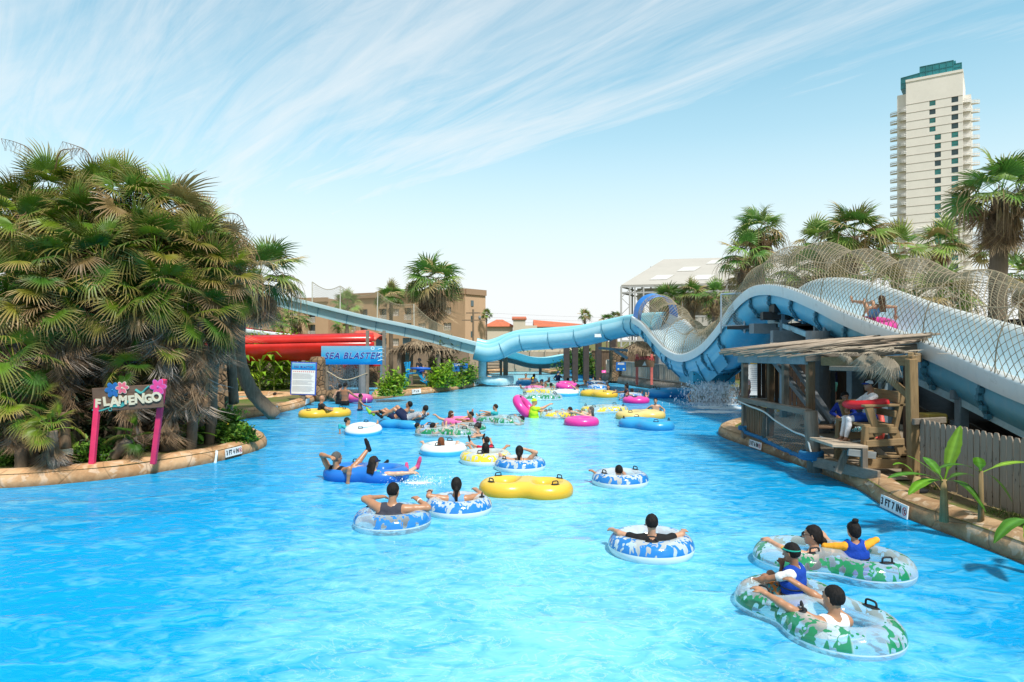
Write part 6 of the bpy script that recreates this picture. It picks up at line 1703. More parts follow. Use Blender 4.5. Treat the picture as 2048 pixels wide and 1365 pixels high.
# small drain spouts
for px, py, lab in ((1916, 1056, 'thin trickle of water from the near right kerb'), (433, 925, 'thin trickle of water falling beside the 3 FT 4 IN plate')):
    g = ground(px, py, .02)
    b = MB(); b.sm = True; b.tube(spline([(g.x + (.12 if px > 1000 else -.05), g.y + (.0 if px > 1000 else .12), .26), (g.x, g.y, .2), (g.x - .02, g.y - .03, -.02)], 8), [.04, .035, .03, .03, .03, .03, .035, .05], 7)
    b.build('water_spout', M_fall if 0 else mat('spout water', (.75, .85, .9), .15), label=lab, cat='water spout')

# things on the sunny deck
dk = thing('notice_board', 'white notice board with a red edge and yellow top behind the shade hut', 'notice board', (11.2, 31.5, GZ))
Fd = face_frame(at(1512, 760, 31.5), (1, 0, 0))
b = MB(); b.M = Fd; b.box((0, 0, 0), (.72, 1.45, .04)); put(b, 'board', M_wht, dk)
b = MB(); b.M = Fd; b.box((.37, 0, .01), (.06, 1.45, .05)); put(b, 'red_edge', M_redp, dk)
b = MB(); b.M = Fd; b.box((0, .78, .01), (.72, .12, .05)); put(b, 'yellow_top', mat('yellow', (.7, .4, .03), .5), dk)
b = MB(); b.M = Fd
for k in range(12): b.box((-.03, .5 - .09*k, .025), (.55*rng.uniform(.6, 1), .02, .004))
put(b, 'printed_lines', mat('grey print', (.42, .42, .45)), dk)
b = MB(); b.bar((11.3, 31.6, 0), (11.3, 31.6, 1.0), .1, .1); put(b, 'post', W_grey, dk)
b = MB(); b.bar((14.5, 26.5, .75), (17.5, 26.0, .75), .6, .08); b.bar((14.8, 26.5, .3), (14.8, 26.5, .75), .1, .1); b.bar((17.2, 26, .3), (17.2, 26, .75), .1, .1); b.build('deck_table', W_dark, label='dark low table on the sunny deck behind the seated woman', cat='table')
# ------------------------------------------------------------------ smooth bodies grown from bones
class Field:
    def __init__(s, lo, hi, h):
        s.lo = np.array(lo, float); s.h = h
        s.n = np.ceil((np.array(hi) - s.lo)/h).astype(int) + 2
        s.v = np.full(s.n, .6, np.float32)
    def _box(s, lo, hi):
        a = np.clip(np.floor((lo - s.lo)/s.h).astype(int), 0, s.n); b = np.clip(np.ceil((hi - s.lo)/s.h).astype(int) + 1, 0, s.n)
        if np.any(b <= a): return None
        ax = [s.lo[i] + s.h*np.arange(a[i], b[i]) for i in range(3)]
        X = np.stack(np.meshgrid(*ax, indexing='ij'), -1)
        return X, tuple(slice(a[i], b[i]) for i in range(3))
    def _min(s, sl, d, k):
        o = s.v[sl]; hh = np.clip(.5 + .5*(o - d)/k, 0, 1)
        s.v[sl] = o*(1 - hh) + d*hh - k*hh*(1 - hh)
    def cap(s, a, b, ra, rb, k=.02):
        a = np.array(a, float); b = np.array(b, float); m = max(ra, rb) + k + 3*s.h + .02
        q = s._box(np.minimum(a, b) - m, np.maximum(a, b) + m)
        if q is None: return
        X, sl = q; d = b - a; L2 = d @ d + 1e-9
        t = np.clip(((X - a) @ d)/L2, 0, 1)
        s._min(sl, np.linalg.norm(X - a - t[..., None]*d, axis=-1) - (ra + (rb - ra)*t), k)
    def ell(s, c, Rm, rad, k=.02):
        c = np.array(c); rad = np.array(rad); m = rad.max() + k + 3*s.h + .02
        q = s._box(c - m, c + m)
        if q is None: return
        X, sl = q; P = (X - c) @ Rm.T
        r0 = np.linalg.norm(P/rad, axis=-1); r1 = np.linalg.norm(P/rad**2, axis=-1) + 1e-6
        s._min(sl, r0*(r0 - 1)/r1, k)
    def mesh(s):
        return snet(s.v, s.lo, s.h)

CORN = np.array([(i, j, k) for i in (0, 1) for j in (0, 1) for k in (0, 1)])
EDG = [(a, b) for a in range(8) for b in range(a+1, 8) if np.abs(CORN[a]-CORN[b]).sum() == 1]
def snet(v, lo, h):
    v = np.pad(v, 1, constant_values=.6); lo = lo - h
    n = np.array(v.shape) - 1
    cs = [v[c[0]:c[0]+n[0], c[1]:c[1]+n[1], c[2]:c[2]+n[2]] for c in CORN]
    cnt = sum((c < 0).astype(np.int8) for c in cs)
    cell = (cnt > 0) & (cnt < 8)
    ids = np.full(n, -1); w = np.argwhere(cell); ids[cell] = np.arange(len(w))
    val = np.stack([c[cell] for c in cs], 1)
    acc = np.zeros((len(w), 3)); num = np.zeros(len(w))
    for a, b in EDG:
        x = (val[:, a] < 0) != (val[:, b] < 0)
        t = np.where(x, val[:, a]/(val[:, a] - val[:, b] + 1e-12), 0)
        p = CORN[a] + t[:, None]*(CORN[b] - CORN[a])
        acc += p*x[:, None]; num += x
    V = lo + h*(w + acc/num[:, None])
    F = []
    sg = v < 0
    for ax in range(3):
        sl0 = [slice(None)]*3; sl1 = [slice(None)]*3; sl0[ax] = slice(0, -1); sl1[ax] = slice(1, None)
        e = np.argwhere(sg[tuple(sl0)] != sg[tuple(sl1)])
        u, w2 = [k for k in range(3) if k != ax]
        ok = (e[:, u] > 0) & (e[:, w2] > 0) & (e[:, u] < n[u]) & (e[:, w2] < n[w2]); e = e[ok]
        def cid(du, dw):
            q = e.copy(); q[:, u] += du; q[:, w2] += dw; return ids[q[:, 0], q[:, 1], q[:, 2]]
        f = np.stack([cid(-1, -1), cid(0, -1), cid(0, 0), cid(-1, 0)], 1)
        ins = sg[e[:, 0], e[:, 1], e[:, 2]]
        flip = ins if ax != 1 else ~ins
        f[~flip] = f[~flip][:, ::-1]
        F.append(f)
    return V, np.concatenate(F)

def vnormals(V, F):
    N = np.zeros_like(V)
    for k in range(2, F.shape[1]):
        fn = np.cross(V[F[:, k-1]] - V[F[:, 0]], V[F[:, k]] - V[F[:, 0]])
        for i in (0, k-1, k): np.add.at(N, F[:, i], fn)
    return N/(np.linalg.norm(N, axis=1)[:, None] + 1e-12)

def clip(V, F, f, off, N):
    """the part of a surface where f > 0, cut cleanly along f = 0 and lifted off along the normals"""
    T = np.concatenate([F[:, [0, 1, 2]], F[:, [0, 2, 3]]])
    keep = (f[T] > 0).any(1); T = T[keep]
    verts = []; key = {}; faces = []
    O = V + N*np.clip(off*(.25 + f[:, None]/.03), off*.25, off)
    def vid(i, j=None):
        q = (i, i) if j is None else (min(i, j), max(i, j))
        if q not in key:
            if j is None: p = O[i]
            else:
                t = f[i]/(f[i] - f[j]); p = V[i] + t*(V[j] - V[i]) + (N[i]*(1-t) + N[j]*t)*off*.25
            key[q] = len(verts); verts.append(p)
        return key[q]
    for t in T:
        s = [f[i] > 0 for i in t]
        if all(s): faces.append([vid(i) for i in t]); continue
        poly = []
        for a in range(3):
            i, j = t[a], t[(a+1) % 3]
            if f[i] > 0: poly.append(vid(i))
            if (f[i] > 0) != (f[j] > 0): poly.append(vid(i, j))
        for k in range(1, len(poly) - 1): faces.append([poly[0], poly[k], poly[k+1]])
    return np.array(verts), np.array(faces)

def unit(v): v = np.array(v, float); return v/(np.linalg.norm(v) + 1e-9)
def ik(a, t, l1, l2, pole):
    a = np.array(a, float); t = np.array(t, float); d = t - a; D = np.linalg.norm(d)
    if D > (l1 + l2)*.995: d = d/D*(l1 + l2)*.995; D = np.linalg.norm(d)
    if D < abs(l1 - l2)*1.05 + .03: d = d/(D + 1e-9)*(abs(l1 - l2)*1.05 + .03); D = np.linalg.norm(d)
    u = d/D; x = (l1*l1 - l2*l2 + D*D)/(2*D); y = sqrt(max(l1*l1 - x*x, 0))
    p = np.array(pole, float); p = unit(p - u*(p @ u))
    return a + u*x + p*y, a + d

SKIN = {'fair': (.60, .36, .25), 'light': (.53, .29, .185), 'tan': (.43, .215, .12), 'brown': (.30, .14, .075), 'dark': (.20, .10, .06)}
HAIR = {'black': (.012, .010, .010), 'brown': (.07, .035, .018), 'auburn': (.16, .055, .022), 'grey': (.10, .095, .09), 'fair': (.30, .19, .09), 'dark': (.025, .017, .013)}
def skin_mat(k):
    return mat('skin ' + k, SKIN[k], .38, .14, 9, spec=.5)
def cloth(c, name=None):
    if isinstance(c, bpy.types.Material): return c
    return mat('cloth %.2f %.2f %.2f' % c, c, .8, .2, 11, bump=.6, bscale=15, spec=.2)
def print_cloth(name, base, cols, scale=18):
    if name in _mc: return _mc[name]
    t = NT(name); v = t.coord('Object'); n = t.noise(v, scale, 2, .5, 1.5); c = base
    for i, k in enumerate(cols): c = t.mix(t.ramp(t.noise(t.mapping(v, loc=(i*3.7, 1, 2)), scale*(1 + .2*i), 2, .5, 1.2), [(.52, 0.), (.56, 1.)]), c, k)
    _mc[name] = t.finish(t.n('BsdfPrincipled', {'Base Color': c, 'Roughness': .85})); return _mc[name]
def stripe_cloth(name, a, b_, axis=0, f=60):
    if name in _mc: return _mc[name]
    t = NT(name); s = t.n('SeparateXYZ', {0: t.coord('Object')}).outputs[axis]
    c = t.mix(t.ramp(t.math('FRACT', t.math('MULTIPLY', s, f)), [(.45, 0.), (.5, 1.)]), a, b_)
    _mc[name] = t.finish(t.n('BsdfPrincipled', {'Base Color': c, 'Roughness': .85})); return _mc[name]

POSE = {
 'lounge': dict(pel=(0, -.14, .02), sp=(0, -.55, .85), hd=(0, 1, .05), hl=(-.47, .02, .28), hr=(.47, .02, .28), el=(-1, -.5, .1), er=(1, -.5, .1), fl=(-.13, .86, .12), fr=(.13, .84, .12), kl=(-.3, 0, 1), kr=(.3, 0, 1)),
 'upright': dict(pel=(0, -.05, -.1), sp=(0, -.15, 1), hd=(0, 1, .02), hl=(-.44, .16, .28), hr=(.44, .16, .28), el=(-1, -.7, .0), er=(1, -.7, .0), fl=(-.12, .40, -.8), fr=(.12, .38, -.8), kl=(0, 1, .2), kr=(0, 1, .2)),
 'stand': dict(pel=(0, 0, .0), sp=(0, 0, 1), hd=(0, 1, 0), hl=(-.30, .12, .0), hr=(.30, .12, .0), el=(-.6, -1, 0), er=(.6, -1, 0), fl=(-.12, .0, -.84), fr=(.12, .02, -.84), kl=(0, 1, 0), kr=(0, 1, 0)),
 'sit': dict(pel=(0, 0, .09), sp=(0, -.08, 1), hd=(0, 1, 0), hl=(-.12, .30, .22), hr=(.12, .30, .22), el=(-1, -.4, -.2), er=(1, -.4, -.2), fl=(-.12, .44, -.36), fr=(.12, .44, -.36), kl=(0, .6, 1), kr=(0, .6, 1)),
 'lie': dict(pel=(0, 0, .18), sp=(0, -1, .30), hd=(0, .7, .7), hl=(-.5, -.1, .2), hr=(.5, -.1, .2), el=(-1, -.5, .1), er=(1, -.5, .1), fl=(-.12, .82, .22), fr=(.12, .82, .22), kl=(0, 0, 1), kr=(0, 0, 1)),
}
PEOPLE = []
def person(label, loc, yaw, pose='lounge', s=1.0, girth=1.0, skin='tan', hair=('short', 'black'), clothes=(), fem=False, topz=None, extra=(), head_k=None, parent_tilt=None, **ov):
    loc = Vector(loc); d = loc.y
    if loc.z < .2: s *= 1.2          # riders are big next to these tubes
    h = .0115 if d < 9.9 else .0135 if d < 13 else .018 if d < 20 else .025 if d < 30 else .032
    fine = d < 15
    p = dict(POSE[pose])
    if loc.z < .2 and pose == 'stand':
        p = {k_: (tuple(np.array(v_)*1.2) if k_[0] in 'hf' and k_ not in ('hd',) else v_) for k_, v_ in p.items()}
    p.update(ov)
    sh = s**.55 if head_k is None else head_k      # children keep larger heads
    g = girth
    pel = np.array(p['pel'], float); sp = unit(p['sp'])
    fw = np.array(p.get('fw', (0, 1, 0)), float); fw = unit(fw - sp*(fw @ sp)); rt = np.cross(fw, sp)
    TL = .47*s
    def skel():
        nb = pel + sp*TL
        hf = unit(p['hd']); up = unit(np.array((0, 0, 1.))*.9 + sp*.35); up = np.array(p.get('hup', up), float)
        up = unit(up - hf*(up @ hf)); hr_ = np.cross(hf, up)
        hb = nb + unit(sp*.6 + np.array((0, 0, .5)) + hf*.08)*.075*s
        hc = hb + up*.105*sh + hf*.025*sh
        return nb, hf, up, hr_, hb, hc
    nb, hf, up, hrr, hb, hc = skel()
    if topz is not None:
        pel[2] += topz - (hc[2] + .125*sh); nb, hf, up, hrr, hb, hc = skel()
    sw = (.172 if not fem else .150)*s; hw = (.085 if not fem else .092)*s
    shc = pel + sp*TL*.90
    shL, shR = shc - rt*sw - fw*.01, shc + rt*sw - fw*.01
    hipL, hipR = pel - rt*hw, pel + rt*hw
    ua, fa, th, sk = .285*s, .245*s, .42*s, .41*s
    elL, wrL = ik(shL, p['hl'], ua, fa, p['el']); elR, wrR = ik(shR, p['hr'], ua, fa, p['er'])
    knL, anL = ik(hipL, p['fl'], th, sk, p['kl']); knR, anR = ik(hipR, p['fr'], th, sk, p['kr'])
    B = []   # name, a, b, ra, rb, k
    cap = lambda nm, a, b, ra, rb, k=.03: B.append((nm, np.array(a), np.array(b), ra*s, rb*s, k*s))
    m1 = pel + sp*TL*.32; m2 = pel + sp*TL*.62; m3 = pel + sp*TL*.86
    for q in (-1, 1):
        cap('torso', pel + rt*q*.062*s*g, m1 + rt*q*.055*s*g, .098*g, .090*g); cap('torso', m1 + rt*q*.055*s*g, m2 + rt*q*.075*s*g, .090*g, .094*g if not fem else .084*g); cap('torso', m2 + rt*q*.075*s*g, m3 + rt*q*.085*s, .094*g if not fem else .084*g, .078)
        cap('torso', m3 + rt*q*.03*s - fw*.01*s, shc + rt*q*sw*.86, .072, .056); cap('torso', nb - sp*.01*s, shc + rt*q*sw*.8 + sp*.005*s, .042, .040)
        if fem: cap('torso', m2 + rt*q*.068*s + fw*.062*s, m2 + rt*q*.068*s + fw*.075*s - sp*.01*s, .055, .045)
        cap('torso', pel + rt*q*.05*s - fw*.04*s - sp*.05*s, pel + rt*q*.06*s - fw*.045*s, .085*g, .085*g)
    cap('torso', pel - fw*.012*s, m2 - fw*.014*s, .090*g, .080*g, .05); cap('torso', m2 - fw*.014*s, m3 - fw*.006*s, .080*g, .066, .05)
    if g > 1.12: cap('torso', pel + sp*.12*s + fw*.05*s, m2 - sp*.05*s + fw*.04*s, .105*g, .09*g)
    cap('neck', nb - sp*.02*s, hb + up*.03*sh, .054, .050, .02)
    for nm, S_, E_, W_ in (('L', shL, elL, wrL), ('R', shR, elR, wrR)):
        cap('ua'+nm, S_, S_ + (E_-S_)*.45, .053*g**.6, .047*g**.6, .03); cap('ua'+nm+'2', S_ + (E_-S_)*.45, E_, .046*g**.6, .037*g**.5, .02)
        cap('fa'+nm, E_, E_ + (W_-E_)*.35, .038*g**.5, .038*g**.5, .02); cap('fa'+nm+'2', E_ + (W_-E_)*.35, W_, .037*g**.4, .025, .02)
    for nm, S_, E_, W_ in (('L', hipL, knL, anL), ('R', hipR, knR, anR)):
        cap('th'+nm, S_, S_ + (E_-S_)*.5, .088*g**.7, .074*g**.6, .035); cap('th'+nm+'2', S_ + (E_-S_)*.5, E_, .074*g**.6, .052, .025)
        back = unit(W_-E_); n_ = np.cross(unit(E_-S_), back); bk = unit(np.cross(back, n_)) if np.linalg.norm(n_) > .05 else -fw
        if bk @ unit(E_ - (S_+W_)/2 + 1e-6) > 0: bk = -bk
        cap('sk'+nm, E_, E_ + (W_-E_)*.3 + bk*.016*s, .052, .053*g**.5, .025); cap('sk'+nm+'2', E_ + (W_-E_)*.3 + bk*.014*s, W_, .052*g**.5, .033, .02)
        td = p.get('t'+nm.lower()); 
        if td is None:
            td = fw*.9 + np.array((0, 0, -.15)) if abs(back[2]) > .75 else unit(-bk*1.0 + back*.35)
        td = unit(td)
        cap('ft'+nm, W_ - td*.03*s + back*.025*s, W_ + td*.10*s + back*.045*s, .036, .032, .02); cap('ft'+nm, W_ + td*.10*s + back*.045*s, W_ + td*.165*s + back*.048*s, .034, .024, .012)
    # hands
    fing = []
    for nm, E_, W_ in (('L', elL, wrL), ('R', elR, wrR)):
        dr = unit(W_ - E_); hd_ = p.get('h'+nm.lower()+'d')
        if hd_ is not None: dr = unit(hd_)
        pn = np.array(p.get('pn', (0, 0, -1.)), float); pn = pn - dr*(pn @ dr)
        if np.linalg.norm(pn) < .2: pn = fw - dr*(fw @ dr)
        pn = unit(pn); sd = np.cross(dr, pn); tsign = 1 if nm == 'R' else -1
        kn = W_ + dr*.085*s
        cap('hand'+nm, W_ + sd*.012*s, kn + sd*.024*s, .024, .019, .012); cap('hand'+nm, W_ - sd*.012*s, kn - sd*.024*s, .024, .019, .012); cap('hand'+nm, W_, kn, .022, .018, .012)
        curl = p.get('curl', .55)
        for q, (o, L1) in enumerate(((-.030, .060), (-.010, .074), (.011, .068), (.031, .052))):
            if not fine and q in (1, 2): o *= 1.0
            a = kn + sd*o*s*1.05; sp_ = unit(dr*(1 - curl*.25) + pn*curl*.55 + sd*o*3.0); b1 = a + sp_*L1*.55*s
            sp2 = unit(dr*(1 - curl*.8) + pn*curl*1.2 + sd*o*2); b2 = b1 + sp2*L1*.5*s
            r_ = .0098 if fine else .0105
            fing.append(('hand'+nm, a, b1, r_*s*1.05, r_*s, .005)); fing.append(('hand'+nm, b1, b2, r_*s, r_*s*.85, .004))
        # thumb leaves the side of the palm near its base
        ta = W_ + dr*.03*s - sd*tsign*.022*s; tb = ta + unit(dr*.75 - sd*tsign*.75 + pn*.25)*.045*s; tc = tb + unit(dr*.9 - sd*tsign*.25 + pn*.45)*.034*s
        fing.append(('hand'+nm, ta, tb, .0135*s, .0115*s, .008)); fing.append(('hand'+nm, tb, tc, .0115*s, .009*s, .004))
    Rh = np.stack([hrr, hf, up])
    allp = np.array([q for b_ in B + fing for q in (b_[1], b_[2])] + [hc])
    F_ = Field(allp.min(0) - .17, allp.max(0) + .2, h)
    for nm, a, b_, ra, rb, k in B: F_.cap(a, b_, ra, rb, k)
    H = lambda x, y, z: hc + hrr*x*sh + hf*y*sh + up*z*sh
    F_.ell(H(0, -.008, .02), Rh, np.array((.075, .096, .100))*sh, .015)
    F_.ell(H(0, .012, -.02), Rh, np.array((.066, .080, .095))*sh, .02)
    F_.cap(H(0, .035, -.062), H(0, .066, -.092), .046*sh, .026*sh, .03*sh)
    F_.cap(H(0, .088, .005), H(0, .108, -.028), .010*sh, .0155*sh, .012*sh)
    F_.cap(H(-.022, .083, .026), H(.022, .083, .026), .012*sh, .012*sh, .015*sh)
    F_.cap(H(-.018, .084, -.062), H(.018, .084, -.062), .0085*sh, .0085*sh, .01*sh)
    for q in (-1, 1): F_.cap(H(q*.077, -.004, .012), H(q*.078, -.012, -.022), .016*sh, .012*sh, .008)
    for nm, a, b_, ra, rb, k in fing:
        mn = h*.72; F_.cap(a, b_, max(ra, mn), max(rb, mn), k)
    V, F = F_.mesh()
    N = vnormals(V, F)
    # which bone each vertex belongs to
    best = np.full(len(V), 9.); who = np.zeros(len(V), int); tt = np.zeros(len(V))
    names = [b_[0] for b_ in B] + ['head']
    for i, (nm, a, b_, ra, rb, k) in enumerate(B):
        dd = b_ - a; t = np.clip((V - a) @ dd/(dd @ dd + 1e-9), 0, 1); q = np.linalg.norm(V - a - t[:, None]*dd, axis=1) - (ra + (rb-ra)*t)
        m = q < best; best[m] = q[m]; who[m] = i; tt[m] = t[m]
    q = np.linalg.norm((V - hc) @ Rh.T/np.array((.08, .1, .118))/sh, axis=1)*.1*sh - .1*sh; m = q < best - .005; who[m] = len(names) - 1
    nm_ = np.array([n_.rstrip('2') for n_ in names])[who]; half = np.array([n_.endswith('2') for n_ in names])[who]
    T2 = np.where(half, .45 + .55*tt, .45*tt)
    qt = (V - pel) @ sp/TL
    root = thing('person', label, 'person', loc, yaw)
    if parent_tilt is not None: root.rotation_euler = (parent_tilt[0], parent_tilt[1], yaw)
    PEOPLE.append(root)
    b = MB(); b.sm = True; b.add(V, F)
    b.sm = True
    if d < 45:
        for q_ in (-1, 1):
            b.m = 1; b.ball(H(q_*.031, .084, .010), np.array((.0125, .008, .0085))*sh, 5, 8); b.m = 2; b.ball(H(q_*.031, .0895, .010), .0062*sh, 5, 8)
            b.tube([H(q_*.014, .094, .030), H(q_*.030, .094, .036), H(q_*.046, .083, .031)], .004*sh, 4)
        b.m = 3; b.tube([H(-.022, .088, -.061), H(0, .0945, -.059), H(.022, .088, -.061)], .0052*sh, 5)
    b.build('body', [skin_mat(skin), mat('eye white', (.6, .58, .55), .3), mat('iris and brow', HAIR.get(hair[1] if hair[0] != 'bald' else 'black', (.02, .015, .012)), .6), mat('lips', tuple(x*y for x, y in zip(SKIN[skin], (.85, .55, .55))), .5)], root)
    tor = nm_ == 'torso'; arm = np.char.startswith(nm_, 'ua'); fore = np.char.startswith(nm_, 'fa'); thi = np.char.startswith(nm_, 'th'); shk = np.char.startswith(nm_, 'sk'); foot = np.char.startswith(nm_, 'ft')
    dn = lambda P: np.linalg.norm(V - P, axis=1)
    for item in clothes:
        kind, c = item[0], item[1]; off = .008*s; f = np.full(len(V), -.02); name = {'tee': 'shirt', 'rash': 'rash_guard', 'tank': 'tank_top', 'shorts': 'shorts', 'trunks': 'swim_trunks', 'leggings': 'leggings', 'bikini': 'bikini_top', 'onepiece': 'swimsuit', 'vest': 'life_vest', 'shoes': 'shoes'}[kind]
        if kind == 'tank': f = np.where(tor, np.minimum.reduce([(qt + .08)*.5, dn(shL) - .068*s, dn(shR) - .068*s, dn(nb + fw*.02) - .074*s]), f)
        if kind == 'vest': f = np.where(tor, np.minimum.reduce([(qt - .02)*.5, dn(shL) - .060*s, dn(shR) - .060*s, dn(nb + fw*.02) - .066*s]), f); off = .032
        if kind in ('tee', 'rash'):
            f = np.where(tor, np.minimum((qt + .12)*.5, dn(nb + fw*.03 + sp*.03) - .064*s), f); f = np.where(arm, ((.62 if kind == 'tee' else 9) - T2)*.2, f); off = .010*s if kind == 'tee' else .007*s
            if kind == 'rash': f = np.where(fore, (item[2] if len(item) > 2 else .9) - T2, f)*1.0
        if kind == 'shorts': f = np.where(tor, (.16 - qt)*.5, f); f = np.where(thi, (.80 - T2)*.3, f); off = .014*s
        if kind == 'trunks': f = np.where(tor, (.12 - qt)*.5, f); f = np.where(thi, (.42 - T2)*.3, f); off = .009*s
        if kind == 'leggings': f = np.where(thi, .05, f); f = np.where(tor, (.1 - qt)*.5, f); f = np.where(shk, (.93 - T2)*.3, f); off = .006*s
        if kind == 'bikini': f = np.where(tor, np.minimum(qt - .52, .72 - qt)*.4, f); f = np.where(tor & (qt >= .66), np.maximum(f, .008 - np.abs(np.abs((V - nb) @ rt) - .08*s)), f); off = .006*s
        if kind == 'onepiece': f = np.where(tor, np.minimum.reduce([(qt + .2)*.5, dn(shL) - .085*s, dn(shR) - .085*s, dn(nb + fw*.03) - .088*s, .98 - qt]), f); off = .006*s
        if kind == 'shoes': f = np.where(foot, .02, f); f = np.where(shk, (T2 - .94)*.3, f); off = .007*s
        if (f > 0).sum() < 8: continue
        Vc, Fc = clip(V, F, f, off, N)
        b = MB(); b.sm = True; b.add(Vc, Fc); o = b.build(name, cloth(c), root)
        if kind == 'vest':
            for zq in (.32, .52):
                c0 = pel + sp*TL*zq; a = np.linspace(0, 2*pi, 25); bb = MB(); bb.tube(np.array([c0 + rt*cos(x)*(.175*s + .02) + fw*sin(x)*(.125*s + .024) for x in a]), .012, 6, False); k_ = bb.build('strap', M_blk, o)
            bb = MB(); bb.box(pel + sp*TL*.42 - fw*(.13*s + .032), (.05, .02, .07)); bb.build('buckle', M_blk, o)
    # hair, hats
    hm = mat('hair ' + hair[1], HAIR[hair[1]], .62, .45, 30, stretch=(1, 1, .25), bump=.6, bscale=90, spec=.2)
    if hair[0] != 'bald':
        hh = max(h*.9, .011); ext = .42*s if hair[0] in ('long', 'braids', 'pony') else .2
        Hf = Field(hc - np.array((.22, .22, .16 + ext)), hc + .24, hh)
        Hf.ell(H(0, -.014, .026), Rh, np.array((.086, .103, .106))*sh, .01)
        if hair[0] in ('long', 'pony', 'braids', 'bun', 'bob'): Hf.ell(H(0, -.035, -.01), Rh, np.array((.084, .085, .11))*sh, .02)
        X = np.stack(np.meshgrid(*[Hf.lo[i] + hh*np.arange(Hf.n[i]) for i in range(3)], indexing='ij'), -1) - hc
        xf = X @ hf; xu = X @ up; xr = X @ hrr
        wob = .006*np.sin(xr*160)*sh
        line = np.maximum(xf - (.052*sh + .9*np.maximum(xu - .045*sh, -.2)) + wob, -(xu + (.055 if hair[0] == 'short' else .11)*sh + .15*xf))
        Hf.v = np.maximum(Hf.v, line.astype(np.float32))
        if hair[0] in ('long', 'bob'):
            L_ = 1.0 if hair[0] == 'long' else .45
            for q_ in (-.055, -.02, .02, .055): Hf.cap(H(q_, -.06, -.05), H(q_*1.3, -.085, -.05) - np.array((0, 0, .26*s*L_)) - fw*.03, .042*sh, .022*sh, .02)
        if hair[0] == 'pony':
            Hf.cap(H(0, -.09, .0), H(0, -.125, -.06), .026*sh, .036*sh, .015); Hf.cap(H(0, -.125, -.06), H(0, -.12, -.13) - np.array((0, 0, .14*s)), .036*sh, .016*sh, .015)
        if hair[0] == 'braids':
            for q_ in (-1, 1):
                for k_ in range(5): Hf.cap(H(q_*.06, -.06, -.07 - .045*k_), H(q_*.062, -.065, -.10 - .045*k_), .023*sh, .018*sh, .006)
        if hair[0] == 'bun': Hf.ell(H(.0, -.05, .145), Rh, np.array((.045, .045, .038))*sh, .012); Hf.cap(H(-.03, -.06, .16), H(.05, -.05, .165), .012*sh, .008*sh, .01)
        Vh, Fh = Hf.mesh()
        if len(Vh):
            Vh = Vh + np.array([mnoise.noise((v[0]*40, v[1]*40, v[2]*18)) for v in Vh])[:, None]*vnormals(Vh, Fh)*.006
            b = MB(); b.sm = True; b.add(Vh, Fh); b.build('hair', hm, root)
    for e in extra:
        k = e[0]; b = MB(); b.sm = True; Mh = Matrix((Vector(hrr), Vector(hf), Vector(up))).transposed().to_4x4(); Mh.translation = Vector(hc); b.M = Mh @ Matrix.Scale(sh, 4)
        if k == 'cap':
            a = np.linspace(0, pi/2, 6); b.lathe([(.094*cos(t), .028 + .095*sin(t)) for t in a] + [(.001, .124)], 18, (0, -.008, 0))
            hat = b.build('cap', cloth(e[1]), root)
            b = MB(); b.sm = True; b.M = Mh @ Matrix.Scale(sh, 4); r_ = np.linspace(-1.2, 1.2, 11); sgn = -1 if len(e) > 2 and e[2] == 'back' else 1
            V_ = np.concatenate([np.stack([np.sin(r_)*.088*k2 ** .5, sgn*np.cos(r_)*.095*k2 - .008, .034 - .010*(k2-1)*3 + 0*r_ + .012*np.cos(r_)], 1) for k2 in (.95, 1.4, 1.72)]); V_[22:, 0] *= .75
            b.add(V_, gridf(3, 11)); b.build('brim', cloth(e[3] if len(e) > 3 else e[1]), hat, solid=.006)
        elif k in ('goggles', 'band'):
            a = np.linspace(0, 2*pi, 25); b.tube(np.stack([.086*np.cos(a), -.006 + .104*np.sin(a), e[2] + .012*np.sin(a)], 1), .010, 6, False); o = b.build('head_band', cloth(e[1]), root)
            if k == 'goggles':
                b = MB(); b.sm = True; b.M = Mh @ Matrix.Scale(sh, 4)
                for q_ in (-1, 1): b.ball((q_*.034, .094, e[2] + .012), (.028, .014, .02), 6, 10)
                b.build('goggle_lens', mat('goggle lens', (.55, .32, .03), .15), o)
        elif k in ('glasses', 'shades'):
            for q_ in (-1, 1):
                a = np.linspace(0, 2*pi, 15)
                if k == 'shades': b.ball((q_*.033, .094, .008), (.024, .006, .016), 5, 10)
                else: b.tube(np.stack([q_*.033 + .024*np.cos(a), .098 + 0*a, .006 + .018*np.sin(a)], 1), .003, 5, False)
                b.tube([(q_*.056, .094, .012), (q_*.078, .05, .014), (q_*.080, -.01, .012)], .003, 5)
            b.build('glasses', M_blk, root)
        elif k == 'watch':
            E_, W_ = (elL, wrL) if e[1] == 'L' else (elR, wrR); b.M = None; dr = unit(W_ - E_); u = unit(np.cross(dr, (.3, .2, 1))); w = np.cross(dr, u); a = np.linspace(0, 2*pi, 15)
            b.tube(np.array([W_ - dr*.03*s + (u*cos(x) + w*sin(x))*.030*s for x in a]), .009*s, 6, False); b.build('wrist_band', cloth(e[2]), root)
        elif k == 'snorkel':
            b.tube([(.35, .25, -.28), (.36, .25, -.05)], .016, 6); b.build('snorkel', M_wht, root)
    return root

